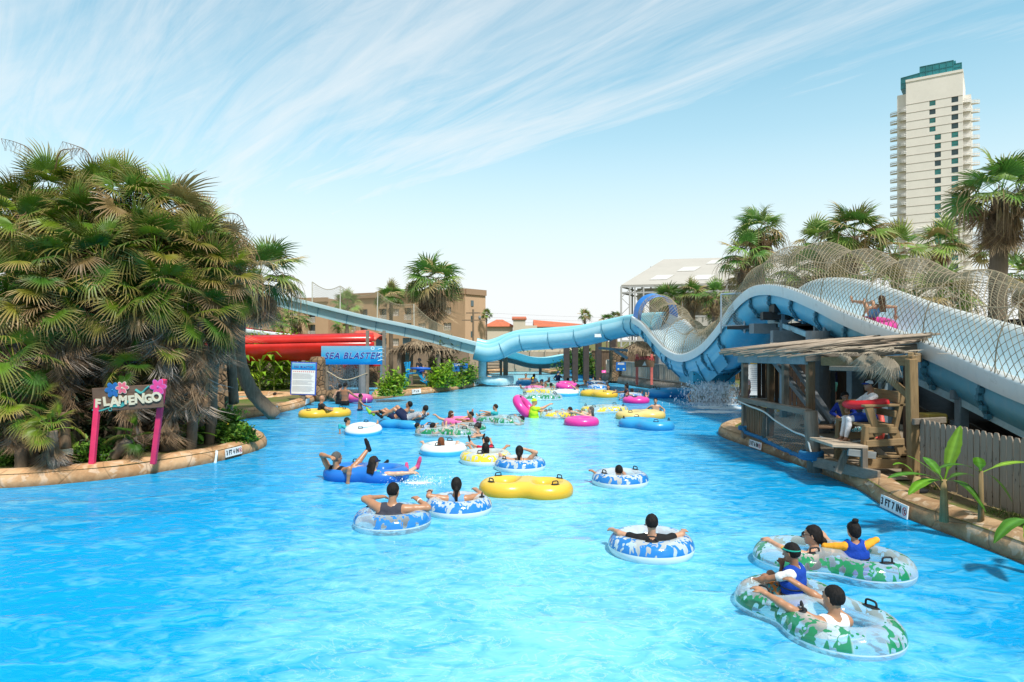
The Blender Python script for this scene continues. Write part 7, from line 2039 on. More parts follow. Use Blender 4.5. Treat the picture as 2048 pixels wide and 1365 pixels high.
# ------------------------------------------------------------------ inflatable tubes
def tube_mat(kind):
    nm = 'vinyl ' + kind
    if nm in _mc: return _mc[nm]
    t = NT(nm); v = t.coord('Object'); sp_ = t.n('SeparateXYZ', {0: v}); z = sp_.outputs[2]
    solid = {'yellow': ((.82, .46, .022), (.90, .62, .09)), 'paleyellow': ((.82, .56, .12), (.86, .70, .30)), 'blue': ((.012, .15, .62), (.025, .22, .70)), 'sky': ((.02, .30, .68), (.06, .45, .80)), 'pink': ((.82, .028, .32), (.90, .10, .46)), 'rose': ((.85, .10, .38), (.90, .24, .52))}
    wr = t.noise(v, 9, 3, .6)
    if kind in solid:
        lo, hi = solid[kind]; c = t.mix(t.ramp(t.math('ADD', z, t.math('MULTIPLY', wr, .06)), [(.0, 0.), (.2, 1.)]), lo, hi)
        b_ = t.n('BsdfPrincipled', {'Base Color': c, 'Roughness': .28, 'Specular IOR Level': .45, 'Coat Weight': .15, 'Normal': t.n('Bump', {'Height': t.noise(v, 5, 3), 'Strength': .12, 'Distance': .05}).outputs[0]})
        tl = t.n('BsdfTranslucent', {'Color': c}); _mc[nm] = t.finish(t.n('MixShader', {0: .18, 1: b_.outputs[0], 2: tl.outputs[0]})); return _mc[nm]
    ink = {'b': (.015, .20, .58), 'g': (.012, .23, .085), 'y': (.86, .62, .03)}[kind[-1]]
    flat = t.mapping(v, (1, 1, .12))
    drip = t.noise(flat, 12, 1.0, .5, .3); patch = t.noise(t.mapping(v, (1, 1, 0), (0, 0, 0), (3.3, 1.1, 0)), 1.7, 1, .5)
    outer = t.n('SeparateXYZ', {0: t.n('Attribute', attribute_name='Col').outputs['Vector']}).outputs[0]
    top = t.math('ADD', t.math('MULTIPLY', t.math('SUBTRACT', drip, .47), 1.0), .105)
    ragged = t.math('LESS_THAN', z, top); over = t.math('GREATER_THAN', z, .012)
    on = t.math('MULTIPLY', t.math('MULTIPLY', ragged, over), t.math('GREATER_THAN', outer, .45))
    hole = t.ramp(t.noise(t.mapping(v, (1, 1, .8), (0, 0, 0), (7, 2, 1)), 13, 0, .5), [(.65, 0.), (.665, 1.)])
    on = t.math('MULTIPLY', on, t.math('SUBTRACT', 1.0, hole))
    dots = t.n('TexVoronoi', {'Vector': v, 'Scale': 13.0}).outputs['Distance']; dsel = t.noise(v, 5, 0)
    dt = t.math('MULTIPLY', t.math('LESS_THAN', dots, .22), t.math('MULTIPLY', t.math('MULTIPLY', t.math('GREATER_THAN', z, .03), t.math('GREATER_THAN', outer, .4)), t.math('GREATER_THAN', dsel, .53)))
    gap = t.ramp(patch, [(.40, 1.), (.42, 0.)]) if kind[0] == 'c' else 0.0
    on = t.math('MULTIPLY', on, t.math('SUBTRACT', 1.0, gap))
    pat = t.math('MAXIMUM', on, dt)
    if kind[0] == 'p': pat = 0.0
    seam = t.ramp(t.math('ABSOLUTE', z), [(.004, 1.), (.009, 0.)])
    base = (.80, .86, .88)
    if kind[0] == 'p': base = t.mix(t.ramp(t.math('ADD', z, 0.0), [(.02, 0.), (.06, 1.)]), (.06, .50, .82), (.80, .86, .88))
    c = t.mix(pat, base, ink) if not isinstance(pat, float) else base
    b_ = t.n('BsdfPrincipled', {'Base Color': c, 'Roughness': .12, 'Specular IOR Level': .6, 'Coat Weight': .3, 'Normal': t.n('Bump', {'Height': wr, 'Strength': .10, 'Distance': .03}).outputs[0]})
    tr = t.n('BsdfTransparent', {'Color': (.93, .97, .98)})
    lower = t.ramp(z, [(.005, 0.), (.015, 1.)])
    clear = {'c': (.80, .86), 'w': (.10, .55), 'p': (.10, .10)}[kind[0]]
    al = t.math('ADD', t.math('MULTIPLY', lower, clear[1] - clear[0]), clear[0])
    al = t.math('MULTIPLY', al, t.math('SUBTRACT', 1.0, t.math('MULTIPLY', pat, .93)))
    al = t.math('MULTIPLY', al, t.math('SUBTRACT', 1.0, t.math('MULTIPLY', seam, .7)))
    lw = t.n('LayerWeight', {'Blend': .35}).outputs['Facing']
    al = t.math('MULTIPLY', al, t.math('SUBTRACT', 1.0, t.math('MULTIPLY', lw, .55)))
    _mc[nm] = t.finish(t.n('MixShader', {0: al, 1: b_.outputs[0], 2: tr.outputs[0]})); return _mc[nm]

_tubes = {}
def tube_mesh(double):
    if double in _tubes: return _tubes[double]
    if not double:
        nu, nv = 72, 28; a = np.arange(nu)*2*pi/nu; c = np.arange(nv)*2*pi/nv
        A, C = np.meshgrid(a, c, indexing='ij'); r = .415 + .180*np.cos(C); z = .175*np.sin(C)
        wr = .004*np.sin(A*36)*np.clip(-np.cos(C), 0, 1)**2
        V = np.stack([(r+wr)*np.cos(A), (r+wr)*np.sin(A), z], -1).reshape(-1, 3); F = gridf(nu, nv, True, True)
    else:
        def sd(P):
            ds = []
            for q in (-.375, .375):
                x = P[..., 0] - q; rr = np.sqrt(x*x + P[..., 1]**2) - .385; ds.append(np.sqrt(rr*rr + (P[..., 2]*1.02)**2) - .178)
            k = .20; h_ = np.clip(.5 + .5*(ds[1] - ds[0])/k, 0, 1); return ds[1]*(1-h_) + ds[0]*h_ - k*h_*(1-h_)
        h_ = .024; lo = np.array((-1.05, -.65, -.26)); n = np.ceil((-2*lo)/h_).astype(int) + 1
        X = np.stack(np.meshgrid(*[lo[i] + h_*np.arange(n[i]) for i in range(3)], indexing='ij'), -1)
        V, F = snet(sd(X).astype(np.float32), lo, h_)
        for it in range(2):
            e = 1e-3; d0 = sd(V); g = np.stack([sd(V + e*np.eye(3)[i]) - sd(V - e*np.eye(3)[i]) for i in range(3)], 1)/(2*e); V = V - g*(d0/((g*g).sum(1) + 1e-6))[:, None]
        V[:, 2] = np.clip(V[:, 2], -.2, .2)
    _tubes[double] = (V, F); return V, F
_tme = {}
def handle_geo(b, p, ang):
    """black grip on a pad, lying along the tube"""
    c, s = cos(ang), sin(ang); M = Matrix(((c, -s, 0, p[0]), (s, c, 0, p[1]), (0, 0, 1, p[2]), (0, 0, 0, 1)))
    b.M = M; b.sm = True
    b.ball((0, 0, 0), (.095, .05, .008), 4, 12)
    b.tube(spline([(-.06, 0, 0), (-.058, 0, .045), (-.04, 0, .062), (.04, 0, .062), (.058, 0, .045), (.06, 0, 0)], 14), .011, 6)
    b.M = None
def tube(label, px, py, kind, double=False, yaw=0, size=1.0, tilt=(0, 0), lift=.085, handles=None, loc=None, group=None):
    g = ground(px, py) if loc is None else Vector(loc)
    t = thing('double_tube' if double else 'swim_tube', label, 'inflatable tube', (g.x, g.y, lift*size + (g.z if loc is not None else 0)), yaw, group)
    t.rotation_euler = (tilt[0], tilt[1], yaw); t.scale = (size,)*3
    V, F = tube_mesh(double)
    b = MB(); b.sm = True; x_ = np.abs(V[:, 0]) - .4 if double else V[:, 0]; q_ = (np.sqrt((x_ if not double else np.where(np.abs(V[:, 0]) < .4, 0*x_, x_))**2 + V[:, 1]**2) - (.385 if double else .415))/.36 + .5
    b.add(V, F, np.repeat(q_[:, None], 3, 1)); b.build('ring', tube_mat(kind), t, colors=True)
    hs = handles if handles is not None else ([(-.62, .30, 0), (.62, .30, 0), (.62, -.30, 0), (-.62, -.30, 0)] if double else [(-.42, 0, pi/2), (.42, 0, pi/2)])
    for (x, y, a) in hs:
        b = MB()
        cx = 0 if not double else (.4 if x > 0 else -.4); R0 = .415 if not double else .385
        dv = Vector((x - cx, y)); dv.normalize(); q = (cx + dv.x*R0, dv.y*R0, .176)
        handle_geo(b, q, atan2(dv.y, dv.x) + pi/2); b.build('handle', M_blk, t)
    return t
# ------------------------------------------------------------------ who is on the river
def dbl(label, p1, p2, kind, **k):
    a, c = ground(*p1), ground(*p2); m = (a + c)/2; d = c - a; yaw = atan2(d.y, d.x)
    t = tube(label, 0, 0, kind, True, yaw, loc=(m.x, m.y, 0), **k)
    u = Vector((cos(yaw), sin(yaw), 0))*.4*k.get('size', 1.0)
    return m - u, m + u
def G(px, py, z=0): return ground(px, py, z)
camo_s = print_cloth('patterned dark shorts', (.035, .04, .06), [(.16, .17, .19), (.02, .02, .03)], 26)
teal_s = print_cloth('teal patterned shorts', (.05, .25, .26), [(.02, .05, .06), (.55, .16, .02)], 22)
blue_s = print_cloth('blue leaf shorts', (.012, .03, .09), [(.10, .30, .42), (.01, .02, .05)], 30)
flor_s = print_cloth('floral swimsuit', (.05, .06, .22), [(.30, .06, .20), (.10, .22, .42)], 30)
wave_s = print_cloth('black white shorts', (.55, .62, .64), [(.015, .015, .02), (.05, .25, .28)], 14)
strp = stripe_cloth('navy striped shirt', (.02, .025, .06), (.62, .64, .66), 1, 26)
NAVY, BLACKC, WHITEC, TEALC, RED, BLUE, LIMEC, ORANGE = (.012, .02, .06), (.015, .015, .017), (.78, .78, .78), (.03, .38, .42), (.55, .02, .05), (.02, .07, .42), (.50, .80, .03), (.85, .36, .03)
CHAR = (.055, .055, .075)

# ---- front
pA = tube('clear white swim tube with blue splashes around the man in a grey tank top', 785, 1052, 'cb', yaw=R(20), size=1.06, handles=[(-.3, .3, 2.3)])
person('heavy shouldered man in a grey tank top seen from behind in the clear tube', G(785, 1050), R(-6), 'upright', 1.06, 1.28, 'tan', ('short', 'black'), [('tank', CHAR), ('shorts', NAVY)], topz=0.7,
       hd=(.25, 1, .0), sp=(0.03, -.05, 1), hl=(-.34, .36, .36), el=(-1, -.25, .25), hr=(.38, .22, .36), er=(1, -.75, -.25), extra=[('watch', 'R', WHITEC)])
tube('white swim tube with a blue splash band around the pale blue tank top rider', 917, 1023, 'wb', yaw=R(-20), handles=[(.35, .1, 1.2)])
person('person in a pale blue tank top with one long black ponytail, seen from behind', G(913, 1018), R(4), 'upright', .95, 1.15, 'tan', ('pony', 'black'), [('tank', (.16, .36, .66)), ('shorts', NAVY)], True, topz=0.585, hl=(-.48, .12, .28), el=(-1, -.5, .2), hr=(.36, .30, .26), er=(1, -.2, .0), extra=[('watch', 'L', BLACKC)])
dbl('empty bright yellow double tube floating behind the ponytailed woman', (1008, 985), (1096, 989), 'yellow', size=1.0)
tube('white swim tube with blue splashes around the boy in a black shirt', 1302, 1104, 'wb', yaw=R(80), size=1.02)
person('boy with short dark hair and a black shirt leaning back in a blue splashed tube', G(1297, 1100), R(-4), 'lounge', .86, 1.05, 'light', ('short', 'black'), [('tee', BLACKC), ('shorts', NAVY)], topz=0.6, sp=(0, -.42, .9), hl=(-.50, .05, .26), hr=(.50, .05, .26), el=(-.7, -1, .3), er=(.7, -1, .3), fl=(-.12, .46, -.55), fr=(.12, .44, -.58), kl=(0, 1, .2), kr=(0, 1, .2))
tube('blue splashed swim tube holding a child with only head and arm showing', 1240, 968, 'wb', yaw=R(30))
person('child showing only a dark head and arm above the tube right of the yellow double', G(1226, 965), R(10), 'lounge', .76, 1.0, 'tan', ('short', 'black'), [('trunks', NAVY)], topz=0.43, hl=(-.44, -.02, .24), hr=(.25, .2, .24), fl=(-.12, .46, -.55), fr=(.12, .44, -.58), kl=(0, 1, .2), kr=(0, 1, .2))

# ---- the two green doubles at the front right
f1, f2 = dbl('clear double tube with green splashes carrying the man in a white vest and the boy', (1553, 1202), (1716, 1288), 'cg', size=1.04, lift=.05, handles=[(-.72, .25, 0), (-.3, -.42, 0), (.15, -.38, 0), (.35, .42, 0)])
g1, g2 = dbl('clear double tube with green splashes carrying the woman with glasses and the girl', (1586, 1128), (1744, 1150), 'cg', size=1.05, handles=[(-.3, .42, 0), (-.1, -.42, 0), (.6, -.32, 0)])
person('dark haired man in a white sleeveless shirt, back to us, in the nearest green tube', f2 + Vector((-.20, .20, 0)), R(22), 'upright', .92, 1.06, 'tan', ('short', 'black'), [('tank', WHITEC), ('shorts', (.03, .035, .05))], topz=0.5, sp=(.10, -.28, 1), hd=(-.15, 1, .05), hl=(-.40, .34, .32), el=(-1, -.5, -.1), hr=(.06, .36, .36), er=(1, -.1, .1))
person('boy in a blue life vest and white shirt with a green goggle band', f1 + Vector((.10, .12, 0)), R(48), 'sit', .74, 1.0, 'brown', ('short', 'black'), [('tee', WHITEC), ('vest', (.012, .06, .38)), ('shorts', teal_s)], pel=(0, 0, .28), topz=0.68, hd=(.12, 1, -.12), hl=(-.20, .42, .20), el=(-1, .2, -.2), hr=(.05, .13, .40), er=(.5, .5, -1), fl=(-.12, .40, -.10), fr=(.14, .36, -.12), extra=[('goggles', (.02, .36, .28), .045), ('watch', 'L', WHITEC)])
person('woman with glasses and long dark hair, leaning on the farther green splashed tube', g1 + Vector((.02, -.02, 0)), R(58), 'upright', .96, 1.02, 'light', ('pony', 'black'), [('onepiece', BLACKC)], True, topz=0.54, sp=(.1, -.25, 1), hd=(-.05, 1, -.02), hl=(-.10, .34, .28), el=(-1, .1, .0), hr=(.60, -.24, .26), er=(.4, -1, -.2), extra=[('glasses',)])
person('girl with a hair bun, blue life vest and orange sleeves in the farther green tube', g2 + Vector((-.12, .06, 0)), R(-8), 'sit', .70, 1.0, 'tan', ('bun', 'black'), [('rash', ORANGE, .95), ('vest', (.012, .06, .40)), ('shorts', blue_s)], True, pel=(0, 0, .12), topz=0.66, sp=(-.05, -.05, 1), hd=(-.3, 1, .0), hl=(-.28, .22, .22), el=(-1, -.3, .2), hr=(.16, .24, .30), er=(1, -.1, .5), fl=(-.1, .5, .1), fr=(.1, .5, .1), extra=[('watch', 'L', (.8, .6, .03))])

# ---- middle left group
h1, h2 = dbl('glossy royal blue double tube with a couple lounging in it', (690, 955), (776, 958), 'blue', size=1.02, handles=[(.1, -.42, 0), (-.4, .42, 0)])
person('grey haired man in a black tank top with one black shoe in the air', h1, R(-28), 'lounge', 1.04, 1.12, 'tan', ('short', 'grey'), [('tank', BLACKC), ('shorts', camo_s), ('shoes', BLACKC)], topz=0.62, pel=(0, -.08, .0), hl=(-.08, -.52, .52), el=(-1, .2, .2), hr=(.46, -.55, .02), er=(1, -.6, .3), fl=(.05, .80, .72), fr=(.32, .70, .10), kl=(-.2, 0, 1), kr=(.4, 0, 1), hd=(.3, 1, 0))
person('woman in a navy cap and turquoise top stretching an arm from the royal blue tube', h2, R(-20), 'lounge', .98, 1.12, 'fair', ('bob', 'dark'), [('tank', (.06, .40, .40)), ('shorts', (.5, .3, .32)), ('shoes', (.6, .08, .22))], True, topz=0.56, hl=(-.40, -.1, .26), el=(-1, -.3, .2), hr=(.78, -.12, .20), er=(.3, -1, 0), hd=(.3, 1, 0), fl=(.12, .9, .02), fr=(.5, .85, .24), extra=[('cap', NAVY, 'front', NAVY)])
tube('plain white swim tube with a light blue underside around the auburn haired person', 888, 908, 'pb', yaw=R(75), size=1.08)
person('person with shoulder length auburn hair leaning back on the white and light blue tube', G(884, 903), R(3), 'lounge', .92, 1.0, 'fair', ('bob', 'auburn'), [('bikini', BLACKC)], True, topz=0.44, hl=(-.50, -.25, .27), hr=(.42, -.25, .27), el=(-.6, -1, .3), er=(.6, -1, .3), fl=(-.12, .46, -.55), fr=(.12, .44, -.58), kl=(0, 1, .2), kr=(0, 1, .2))
tube('white swim tube with yellow splashes holding two dark heads and a red shirt', 972, 925, 'wy', yaw=R(75), size=1.1)
person('person with smooth black hair in the yellow splashed tube, back of the head to us', G(975, 918), R(-4), 'lounge', .95, 1.0, 'tan', ('bob', 'black'), [('tank', BLACKC)], True, topz=0.47, hl=(-.48, .1, .3), hr=(.48, .1, .3), fl=(-.12, .46, -.55), fr=(.12, .44, -.58), kl=(0, 1, .2), kr=(0, 1, .2))
person('small child in a red shirt on the lap of the black haired rider', G(968, 910), R(25), 'lounge', .66, 1.0, 'light', ('short', 'dark'), [('tee', RED), ('shorts', NAVY), ('shoes', BLACKC)], pel=(0, .02, .25), topz=0.5, hl=(-.36, .2, .3), hr=(.30, .3, .4), fl=(-.2, .62, .36), fr=(.22, .62, .40))
tube('white and blue splashed swim tube holding the woman with an elbow raised', 1040, 938, 'wb', yaw=R(30), size=1.02)
person('person with black hair tied back and black straps, right elbow raised to her head', G(1041, 932), R(-4), 'lounge', .95, 1.0, 'light', ('pony', 'black'), [('bikini', BLACKC)], True, topz=0.55, hl=(-.50, .02, .26), el=(-.8, -.9, .3), hr=(.13, -.40, .46), er=(1, -.3, -.1), fl=(-.12, .46, -.55), fr=(.12, .44, -.58), kl=(0, 1, .2), kr=(0, 1, .2))
tube('tilted white swim tube with light blue underside under the boy in turquoise', 727, 868, 'pb', yaw=R(90), tilt=(0, R(-7)), lift=.1, size=1.02)
person('boy in a turquoise swim shirt lying back with sandalled feet to the right', G(718, 866), R(-88), 'lounge', .80, .95, 'tan', ('short', 'black'), [('rash', TEALC, .6), ('shorts', BLACKC)], topz=0.50, hl=(-.2, .45, .35), hr=(.34, -.55, .05), er=(.8, -1, .2), hd=(-.3, .9, 0), fl=(-.12, .85, .38), fr=(.12, .82, .30), extra=[('band', (.05, .08, .06), .05)])
m1, m2 = dbl('light blue double tube under the two reclining people at the left', (778, 852), (838, 856), 'sky', size=1.08, handles=[(-.5, .3, 0)])
person('person in a navy striped shirt and navy shorts sprawled along the light blue double tube', m2 + Vector((-.1, -.1, .06)), R(84), 'lie', 1.03, 1.05, 'tan', ('short', 'black'), [('tee', strp), ('shorts', NAVY), ('shoes', BLACKC)], sp=(0, -1, .25), pel=(0, .15, .26), hd=(.6, .45, .15), hup=(-.1, -.5, 1), hl=(-.35, -.25, .30), hr=(.35, -.3, .22), fl=(-.10, 1.0, .34), fr=(.10, .95, .40), kl=(0, .1, 1), kr=(0, .1, 1))
person('person with green water shoes lying behind the striped shirt, dark head sideways', m1 + Vector((.18, .35, .05)), R(80), 'lie', .98, 1.0, 'tan', ('short', 'black'), [('trunks', NAVY), ('shoes', (.25, .55, .05))], sp=(0, -.8, .5), pel=(0, .2, .18), fl=(-.1, 1.1, .38), fr=(.14, 1.05, .30), hd=(0, .8, .3))
tube('pink swim tube under the woman with a brown ponytail', 920, 850, 'rose', yaw=R(20))
person('person with a long brown ponytail and white head band lying back on the pink tube', G(915, 848), R(-38), 'lounge', .96, 1.0, 'light', ('pony', 'brown'), [('bikini', (.4, .12, .3))], True, topz=0.5, sp=(0, -.35, .9), hl=(-.60, -.50, .30), el=(-.4, -1, .3), hr=(.42, .2, .3), fl=(-.05, .80, .30), fr=(.20, .84, .52), extra=[('band', WHITEC, .03)])
o1, o2 = dbl('green splashed double tube carrying two children and the man in a dark cap', (862, 871), (925, 873), 'cg', size=1.1)
person('shirtless boy with short dark hair at the left end of the green double tube', o1 + Vector((-.28, .05, 0)), R(-75), 'lounge', .74, 1.0, 'light', ('short', 'black'), [('trunks', NAVY)], topz=0.4, hr=(.30, .25, .30), hl=(-.4, .1, .3), sp=(0, -.25, 1))
person('girl with black braids and a patterned swimsuit on the green double tube', o1 + Vector((.22, -.02, 0)), R(-60), 'lounge', .84, 1.0, 'light', ('braids', 'black'), [('onepiece', flor_s)], True, topz=0.42, sp=(0, -.25, 1), hr=(.30, .2, .3), fl=(-.1, .8, .34), fr=(.1, .8, .28))
person('man in a charcoal cap and black tank top reaching an arm over the water', o2 + Vector((.14, 0, 0)), R(72), 'lounge', 1.0, 1.05, 'light', ('short', 'dark'), [('tank', BLACKC), ('shorts', NAVY)], topz=0.45, hl=(-.60, -.62, .10), el=(-.3, -1, .1), hr=(.4, .2, .3), fl=(-.1, .85, .36), fr=(.12, .8, .30), extra=[('cap', (.05, .05, .055), 'front', (.04, .04, .045)), ('shades',)])
tube('white and green swim tube under the boy sitting with drawn up knees', 937, 864, 'cg', yaw=R(10))
person('shirtless boy sitting up with drawn knees behind the man in the charcoal cap', G(932, 858), R(105), 'sit', .80, .95, 'brown', ('short', 'black'), [('trunks', BLACKC)], pel=(0, -.1, .22), topz=0.58, sp=(0, -.2, 1), fl=(-.1, .40, .10), fr=(.12, .40, .10), hl=(-.1, .2, .30), hr=(.1, .25, .32))
p1, p2 = dbl('green splashed double tube carrying the boy in a teal shirt', (976, 846), (1022, 850), 'cg', size=1.06)
person('boy in a teal shirt sitting sideways on the green tube holding his toes', p1 + Vector((.1, .1, 0)), R(80), 'sit', .76, 1.0, 'light', ('short', 'dark'), [('tee', TEALC), ('shorts', (.5, .5, .5))], pel=(0, -.05, .24), topz=0.68, sp=(0, -.15, 1), fl=(-.1, .48, .22), fr=(.1, .52, .16), hl=(-.12, .5, .45), hr=(.12, .48, .30))
person('child lying low behind the teal shirted boy, only dark hair and a hand showing', p2 + Vector((.1, 0, 0)), R(70), 'lounge', .80, 1.0, 'tan', ('short', 'black'), [('trunks', NAVY)], topz=0.33, hl=(-.35, .3, .32))
tube('hot pink swim tube tipped up on its edge beside the man in lime green', 1049, 833, 'pink', yaw=R(-5), tilt=(R(10), R(48)), lift=.34, size=1.02)
person('person in a lime green shirt and lime cap standing in the water and pointing right', G(1066, 836), R(-78), 'stand', 1.02, 1.28, 'light', ('bald', 'grey'), [('tee', LIMEC), ('shorts', NAVY)], pel=(0, 0, -.05), sp=(0, .04, 1), topz=0.76, hr=(.10, .62, .50), er=(.6, 0, -1), hl=(-.15, .62, .25), el=(-.6, 0, -1), extra=[('cap', LIMEC, 'back', LIMEC)])
r1, r2 = dbl('yellow patterned clear double tube with the child in pink', (1103, 836), (1156, 838), 'cy', size=1.06)
person('small child in a pink top lying back in the yellow patterned tube', r1 + Vector((.25, 0, 0)), R(72), 'lounge', .76, 1.0, 'light', ('bob', 'dark'), [('tee', (.75, .05, .18))], True, topz=0.44, fl=(-.1, .82, .34), fr=(.1, .80, .22))
tube('glossy hot pink swim tube with the grey haired woman behind it', 1163, 850, 'pink', yaw=R(60), size=1.06, handles=[(.1, .4, 0)])
person('person with long wet grey hair reclining behind the glossy pink tube, facing left', G(1162, 840), R(62), 'lounge', .96, 1.08, 'fair', ('bob', 'grey'), [('bikini', (.5, .3, .25))], True, topz=0.52, sp=(0, -.55, 1), hl=(-.3, .35, .36), hr=(.25, .35, .36), hd=(-.5, 1, .1))
dbl('empty clear double tube with a yellow print right of the pink tube', (1187, 827), (1230, 825), 'cy', size=1.12)
dbl('pale yellow double tube floating just behind the light blue double tube', (1262, 838), (1300, 836), 'paleyellow', size=1.1)
dbl('empty sky blue double tube in front of the pale yellow one', (1268, 853), (1317, 859), 'sky', size=1.12)
person('shirtless boy standing waist deep in coral trunks right of the middle', G(1311, 825), R(176), 'stand', .82, .95, 'light', ('short', 'black'), [('trunks', (.75, .16, .10))], topz=0.595, hl=(-.36, .1, -.02), hr=(.36, .1, -.02), hd=(.15, 1, -.05))
w1, w2 = dbl('bright yellow double tube below the rules board', (628, 834), (672, 832), 'yellow', size=1.1)
person('bald man in a black shirt sitting on the yellow tube below the rules board', w1 + Vector((.36, .1, 0)), R(-58), 'upright', 1.0, 1.15, 'tan', ('bald', 'dark'), [('tee', (.02, .022, .026)), ('shorts', NAVY)], topz=0.84, pel=(0, 0, .18), hr=(.45, .25, .24), er=(1, -.6, 0), hl=(-.2, .3, .3))
# ---- left inlet
tube('pink swim tube in the inlet beside two standing bathers', 717, 806, 'rose', yaw=R(0), size=1.18, lift=.16, tilt=(R(-10), 0))
person('bare backed brown bather in black trunks pushing the pink tube in the inlet', G(690, 812), R(-22), 'stand', 1.0, .95, 'brown', ('short', 'black'), [('trunks', BLACKC)], topz=1.07, hr=(.55, .35, .32), er=(.5, -.8, -.2), hl=(-.2, .3, .2))
person('person in a black swimsuit standing left of the bare backed bather in the inlet', G(680, 809), R(-15), 'stand', .93, 1.0, 'light', ('short', 'black'), [('onepiece', BLACKC), ('shorts', BLACKC)], True, topz=0.95, hl=(-.28, .1, .1))
person('boy with goggles holding a white snorkel in front of the pink inlet tube', G(720, 822), R(-75), 'stand', .74, .95, 'brown', ('short', 'black'), [('trunks', NAVY)], topz=0.73, hr=(.20, .36, .18), extra=[('goggles', BLACKC, .02), ('snorkel',)])
# ---- back of the river
x1t = tube('hot pink swim tube under the boy with a navy cap and crossed legs', 1272, 806, 'pink', yaw=R(10), size=1.1)
person('boy in a navy cap and grey swim shirt with bare legs across a pink tube', G(1268, 803), R(-72), 'lounge', .92, 1.0, 'light', ('short', 'dark'), [('rash', (.09, .10, .13), .7), ('shorts', NAVY)], topz=0.6, fl=(-.1, .80, .26), fr=(.16, 1.0, .40), extra=[('cap', NAVY, 'front', NAVY)])
tube('white and blue swim tube just behind the boy with the navy cap', 1262, 797, 'wb', yaw=R(40), size=1.06)
person('person with a brown shaved head in a white blue tube behind the navy cap', G(1267, 794), R(-20), 'lounge', 1.0, 1.05, 'brown', ('short', 'dark'), [('tank', WHITEC)], topz=0.48)
y1, y2 = dbl('golden yellow double tube in front of the picket railing', (1180, 792), (1216, 795), 'yellow', size=1.22)
person('woman with a dark hair bun standing with one hand on the golden yellow tube', G(1254, 802), R(70), 'stand', .94, .9, 'brown', ('bun', 'black'), [('bikini', (.12, .07, .05)), ('trunks', WHITEC)], True, topz=0.84, hl=(-.10, .75, .38), el=(-1, 0, -.3), hr=(.2, .3, .1))
person('long haired woman peering over the far side of the golden yellow tube', G(1216, 791), R(165), 'upright', .90, 1.0, 'tan', ('long', 'black'), [('bikini', NAVY)], True, topz=0.56)
tube('white and blue swim tube behind the golden yellow double tube', 1197, 780, 'wb', yaw=R(0), size=1.15)
person('person in a white hat lounging left in the tube behind the golden yellow one', G(1201, 777), R(80), 'lounge', .98, 1.05, 'light', ('short', 'grey'), [('tee', WHITEC), ('shorts', (.5, .5, .55))], topz=0.5, extra=[('cap', (.75, .72, .70), 'front', (.75, .72, .70))])
tube('blue and white swim tube farther back holding the bare chested man', 1191, 772, 'wb', yaw=R(30), size=1.15)
person('bare chested brown man in the far blue and white tube', G(1190, 770), R(120), 'lounge', 1.0, 1.0, 'brown', ('short', 'black'), [('trunks', NAVY)], topz=0.52)
person('person with a ginger head swimming with arms spread at the middle back', G(1170, 772), R(10), 'upright', .9, 1.0, 'fair', ('short', 'fair'), [('bikini', (.5, .2, .1))], True, topz=0.42, hl=(-.62, -.1, .05), hr=(.62, -.1, .05), extra=[('cap', (.80, .32, .05), 'back', (.8, .32, .05))])
person('person in a neon yellow shirt standing by the screen beside the far pink tube', G(1194, 764), R(-160), 'stand', .92, 1.0, 'brown', ('long', 'black'), [('tee', (.62, .85, .05)), ('shorts', NAVY)], True, topz=1.08, hr=(.45, .3, .3))
tube('far pink swim tube against the grey kerb corner', 1211, 759, 'pink', yaw=0, size=1.3, lift=.2, tilt=(R(20), 0))
ag1, ag2 = dbl('far sky blue double tube tipped up near the hedge', (1150, 755), (1172, 758), 'sky', size=1.35, tilt=(R(-10), R(12)), lift=.2)
person('person in navy lying on the tipped blue double tube near the hedge', ag2 + Vector((.6, 0, .1)), R(85), 'lie', 1.0, 1.0, 'tan', ('short', 'black'), [('tee', NAVY), ('shorts', BLACKC)], pel=(0, .3, .22))
person('person with a blue cap and navy shirt wading before the far hedge', G(1116, 762), R(-50), 'stand', .95, 1.0, 'light', ('short', 'dark'), [('tee', NAVY), ('shorts', NAVY)], topz=0.74, hr=(.4, .4, .1), extra=[('cap', (.03, .12, .35), 'back', (.03, .12, .35))])
tube('far pink swim tube in the middle of the crowd', 1133, 777, 'pink', yaw=0, size=1.22, lift=.12, tilt=(R(8), 0))
person('person in a white shirt reclining behind the middle pink tube', G(1137, 771), R(-10), 'lounge', .95, 1.0, 'light', ('short', 'black'), [('tee', WHITEC)], topz=0.52)
tube('far swim tube with white top and sky blue side below the middle pink tube', 1131, 792, 'pb', yaw=0, size=1.25)
person('rider in a navy cap bending an arm in the far white and sky blue tube', G(1141, 788), R(60), 'lounge', .96, 1.0, 'light', ('short', 'dark'), [('tee', WHITEC), ('shorts', BLACKC)], topz=0.55, hr=(.2, .1, .5), er=(1, .2, -.4), extra=[('cap', NAVY, 'front', NAVY)])
dbl('far clear double tube with yellow print below the crowd', (1072, 789), (1098, 790), 'cy', size=1.25)
person('person with sunglasses reclining with crossed legs on the far yellow printed tube', G(1084, 786), R(150), 'lounge', 1.0, 1.0, 'tan', ('short', 'brown'), [('trunks', (.5, .4, .2)), ('shoes', BLACKC)], topz=0.54, extra=[('shades',)])
dbl('far empty clear double tube with green print', (1066, 801), (1094, 801), 'cg', size=1.22)
tube('far pink swim tube at the left of the crowd', 1070, 783, 'rose', yaw=0, size=1.15)
person('person in a navy cap and dark clothes on the pink tube left of the crowd', G(1069, 780), R(100), 'lounge', 1.0, 1.05, 'brown', ('short', 'black'), [('tee', BLACKC), ('shorts', NAVY)], topz=0.64, extra=[('cap', NAVY, 'front', NAVY)])
